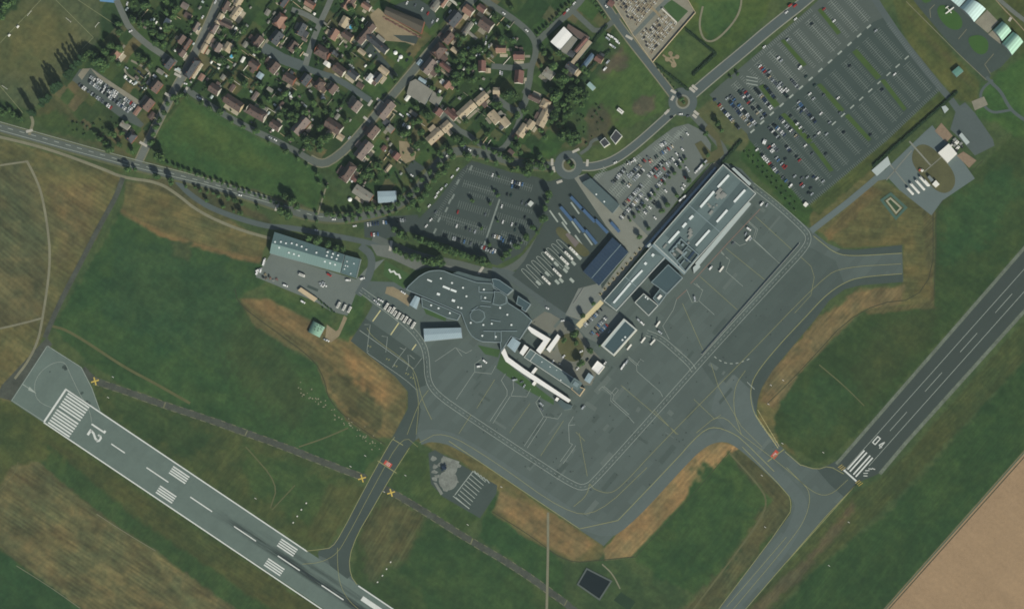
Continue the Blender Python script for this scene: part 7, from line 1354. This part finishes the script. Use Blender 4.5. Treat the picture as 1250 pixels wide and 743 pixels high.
for i, (x, y, a) in enumerate([(880.5,329,50),(803,396,52),(796.6,418,45),(785,415.5,50),(913,291.5,45),(768,424,48)]):
    lb = ['stair truck with a long shadow below the long terminal plant yard', 'stair truck beside the square office block on the apron', 'stair truck below the service road start', 'stair truck left of another by the white-edged block', 'stair truck on the upper stand of the long terminal', 'stair truck hugging the white-edged block'][i]
    r = root('stair_truck', W((x, y)), lb, 'stair truck', 'stair trucks on the apron', math.radians(a), .3)
    mb = MB(); mb.box(0, 0, .5, 7, 2.2, .5); mb.build('chassis', M_metal, r); mb = MB(); mb.box(-2.7, 0, 1, 1.6, 2.1, 1.3, 0, 0, .9); mb.build('cab', M_tank, r)
    mb = MB(); mb.add([(-2, -.9, 1.1), (-2, .9, 1.1), (3, -.9, 4.4), (3, .9, 4.4), (4.4, -.9, 4.4), (4.4, .9, 4.4), (-2, -.9, .9), (-2, .9, .9), (3, -.9, 4.1), (3, .9, 4.1)], [(0, 2, 3, 1), (2, 4, 5, 3), (0, 6, 8, 2), (1, 3, 9, 7)]); mb.build('stairs', M_tank, r)
    for sx in (-2.4, 2.4):
        for s_ in (-1, 1): mb = MB(); mb.box(sx, s_*1.0, 0, .8, .3, .8); mb.build('wheel', M_black, r)
# small things on the airfield
for i, (x, y) in enumerate([(374,613.7),(368,621.7),(363,629.7),(358,637.5),(477,685.6),(472,694),(467,702),(461,710)]):
    r = root('approach_light', W((x, y)), ORD(i % 4+1)+' pale light box from the top '+('in the line above the main runway' if i < 4 else 'in the line right of the link taxiway'), 'light box', 'light boxes beside the main runway', A_U); mb = MB(); mb.box(0, 0, .3, 1.6, 1.2, .7); mb.build('housing', M_tank, r); mb = MB(); mb.box(.7, 0, 0, .2, .8, .4); mb.box(-.7, 0, 0, .2, .8, .4); mb.build('leg', M_metal, r)
SB = [(312,608,'above the main runway'),(495,580,'right of the link taxiway'),(446,556,'left of the red panel'),(428,569,'above the closed strip'),(571,640,'below the fire training ground'),(612,594,'right of the fire training ground'),(955,541,'beside the taxiway throat'),(1005,552,'near the short runway shoulder'),(1036,637,'on the grass below the short runway'),(930,580,'in the grass triangle'),(934,643,'at the lower edge of the grass triangle'),(1012,690,'low on the right grass'),(956,464,'on the dry verge'),(941,470,'low on the dry verge'),(938,493,'at the taxiway corner'),(469,600,'by the right closure cross'),(138,460,'near the left closure cross'),(132,485,'below the left closure cross')]
for x, y, ph in SB:
    r = root('taxiway_sign', W((x, y)), 'small pale taxiway sign '+ph, 'sign', 'taxiway signs', A_D); mb = MB(); mb.box(0, 0, .3, 2.4, .5, .9); mb.build('panel', M_tank, r); mb = MB(); mb.box(-.8, 0, 0, .12, .12, .3); mb.box(.8, 0, 0, .12, .12, .3); mb.build('post', M_metal, r)
for x, y, a, lb in ((36.5,17,50,'white goal frame on the upper left of the sports field'),(84,25,-40,'white goal frame in the middle of the sports field'),(6,107,-35,'white goal frame at the lower left of the sports field'),(119,31,50,'white goal frame at the right end of the sports field')):
    r = root('football_goal', W((x, y)), lb, 'goal', 'goals on the sports field', math.radians(a)); mb = MB(); mb.box(0, 0, 2.4, 7.3, .3, .2); mb.build('crossbar', M_tank, r)
    for s_ in (-1, 1): mb = MB(); mb.box(s_*3.6, 0, 0, .2, .3, 2.4); mb.build('post', M_tank, r)
    mb = MB(); mb.box(0, 1.0, 0, 7.2, .08, .1); mb.build('ground_bar', M_metal, r)
for x, y, lb in ((22,33,'white dugout beside the upper touchline'),(11.5,43.5,'white dugout below another on the upper touchline')):
    r = root('dugout', W((x, y)), lb, 'dugout', None, A_U); mb = MB(); mb.box(0, 0, 0, 3.5, 1.8, 2, 0, 0, .8); mb.build('shelter', M_tank, r); mb = MB(); mb.box(0, 1, .4, 3, .3, .4); mb.build('bench', M_metal, r)
lines('pitch_marking', [[(68,0),(114,46)], [(114,46),(100,60)], [(50,0),(-5,58)], [(0,105),(28,138)], [(95,0),(140,30)]], mat('chalk_faded', (128,132,98), .2, .3, 1.5), 'faded chalk touchlines on the sports field', .6, .06)
c = W((983.5,250)); r = root('ticket_kiosk', c, 'white kiosk at the bottom corner of the big car park', 'kiosk', None, A_U); mb = MB(); mb.box(0, 0, 0, 4, 3.4, 2.6); mb.build('wall', M_wallw, r); mb = MB(); mb.box(0, 0, 2.6, 5, 4.4, .25); mb.build('roof', M_tank, r)
c = W((648,249)); r = root('ticket_kiosk', c, 'cream toll booth at the right edge of the fan-shaped car park', 'kiosk', None, A_U); mb = MB(); mb.box(0, 0, 0, 5, 4, 2.6); mb.build('wall', M_wallw, r); mb = MB(); mb.box(0, 0, 2.6, 6, 5, .25); mb.build('roof', M_parw, r)
for k in range(10):
    x, y = 739.5+5.35*k, 359.6-6.1*k
    r = root('planter', W((x-6.5, y-1)), ORD(k+1)+' pale square planter from the bottom along the long terminal wing', 'planter', 'planters along the long terminal wing', A_U); mb = MB(); mb.box(0, 0, 0, 3.0, 3.0, .9); mb.build('box', M_wallb, r); mb = MB(); mb.box(0, 0, .9, 2.2, 2.2, .5, 0, 0, .7); mb.build('plant', M_hedge, r)
for k, (x, y) in enumerate([(321,338),(325,340),(330,339.5),(334,342),(328,336.5),(338,341),(324,335)]):
    r = root('scrap_pile', W((x, y)), ORD(k+1)+' heap of scrap from the left at the freight yard edge' if 0 else ['dark', 'brown', 'orange', 'grey', 'black', 'rusty', 'tan'][k]+' heap of stored goods on the freight yard edge', 'heap', 'stored goods', rnd.random()*3); mb = MB()
    for q in range(6): mb.box(rnd.uniform(-1.2, 1.2), rnd.uniform(-1, 1), rnd.uniform(0, .8), rnd.uniform(.8, 1.8), rnd.uniform(.6, 1.2), rnd.uniform(.4, .9), rnd.uniform(0, 3))
    mb.build('crate', [M_black, M_trunk, M_roofs['orange'], M_metal, M_black, M_roofs['red'], M_sand][k], r)
c = W((480.5,332)); 
mb = MB(); mb.strip([W(a) for a in [(475,328.5),(477,332),(481,331),(483.6,334.6),(487,335),(489,340)]], 2.2, .3); struct('path_marking', mb, M_white, 'white zigzag bench strip on the lawn left of the curved terminal', 'marking')
# aerial haze between the ground and the camera
mb = MB(); mb.box(0, 0, -1, 60000, 60000, 3011); hz = mb.build('haze', []); hm = bpy.data.materials.new('haze_air'); hm.use_nodes = True; nt = hm.node_tree; nt.nodes.remove(nt.nodes['Principled BSDF'])
pv = nt.nodes.new('ShaderNodeVolumePrincipled'); pv.inputs['Density'].default_value = 1.45e-5; pv.inputs['Color'].default_value = (.72, .95, 1, 1); pv.inputs['Anisotropy'].default_value = 0
nt.links.new(pv.outputs[0], nt.nodes['Material Output'].inputs['Volume']); hz.data.materials.append(hm); tag(hz, 'thin pale aerial haze between camera and ground', 'haze', kind='stuff')
# ------------------------------------------------------------------ camera, light
cam = bpy.data.cameras.new('camera'); co = bpy.data.objects.new('camera', cam); COL.objects.link(co)
H_ = 3000.0; SX = .095*H_; co.location = (SX, -SX, H_); cam.shift_x = -SX/(1250*S); cam.shift_y = SX/(1250*S); co.rotation_euler = (0, 0, 0); cam.sensor_width = 36; cam.lens = 36*H_/(1250*S); cam.clip_start = 10; cam.clip_end = 60000
scene.camera = co
az, el = math.radians(150), math.radians(36)
sd_ = Vector((math.sin(az)*math.cos(el), math.cos(az)*math.cos(el), math.sin(el)))
sl_ = bpy.data.lights.new('sun', 'SUN'); so = bpy.data.objects.new('sun', sl_); COL.objects.link(so); sl_.energy = 4.3; sl_.angle = math.radians(.5); sl_.color = (1, .965, .85)
so.rotation_euler = sd_.to_track_quat('Z', 'Y').to_euler(); so.location = (600, -800, 900)
wd = bpy.data.worlds.new('World'); scene.world = wd; wd.use_nodes = True; nt = wd.node_tree
sk = nt.nodes.new('ShaderNodeTexSky'); sk.sky_type = 'NISHITA'; sk.sun_disc = False; sk.sun_elevation = el; sk.sun_rotation = az; sk.dust_density = 1.5
nt.links.new(sk.outputs[0], nt.nodes['Background'].inputs[0]); nt.nodes['Background'].inputs[1].default_value = .068
vs_ = scene.view_settings; vs_.view_transform = 'Standard'; vs_.look = 'None'; vs_.exposure = 0; vs_.gamma = 1; vs_.use_curve_mapping = False
scene.cycles.max_bounces = 4; scene.cycles.diffuse_bounces = 2; scene.cycles.transparent_max_bounces = 6
scene.cycles.filter_width = 1.7
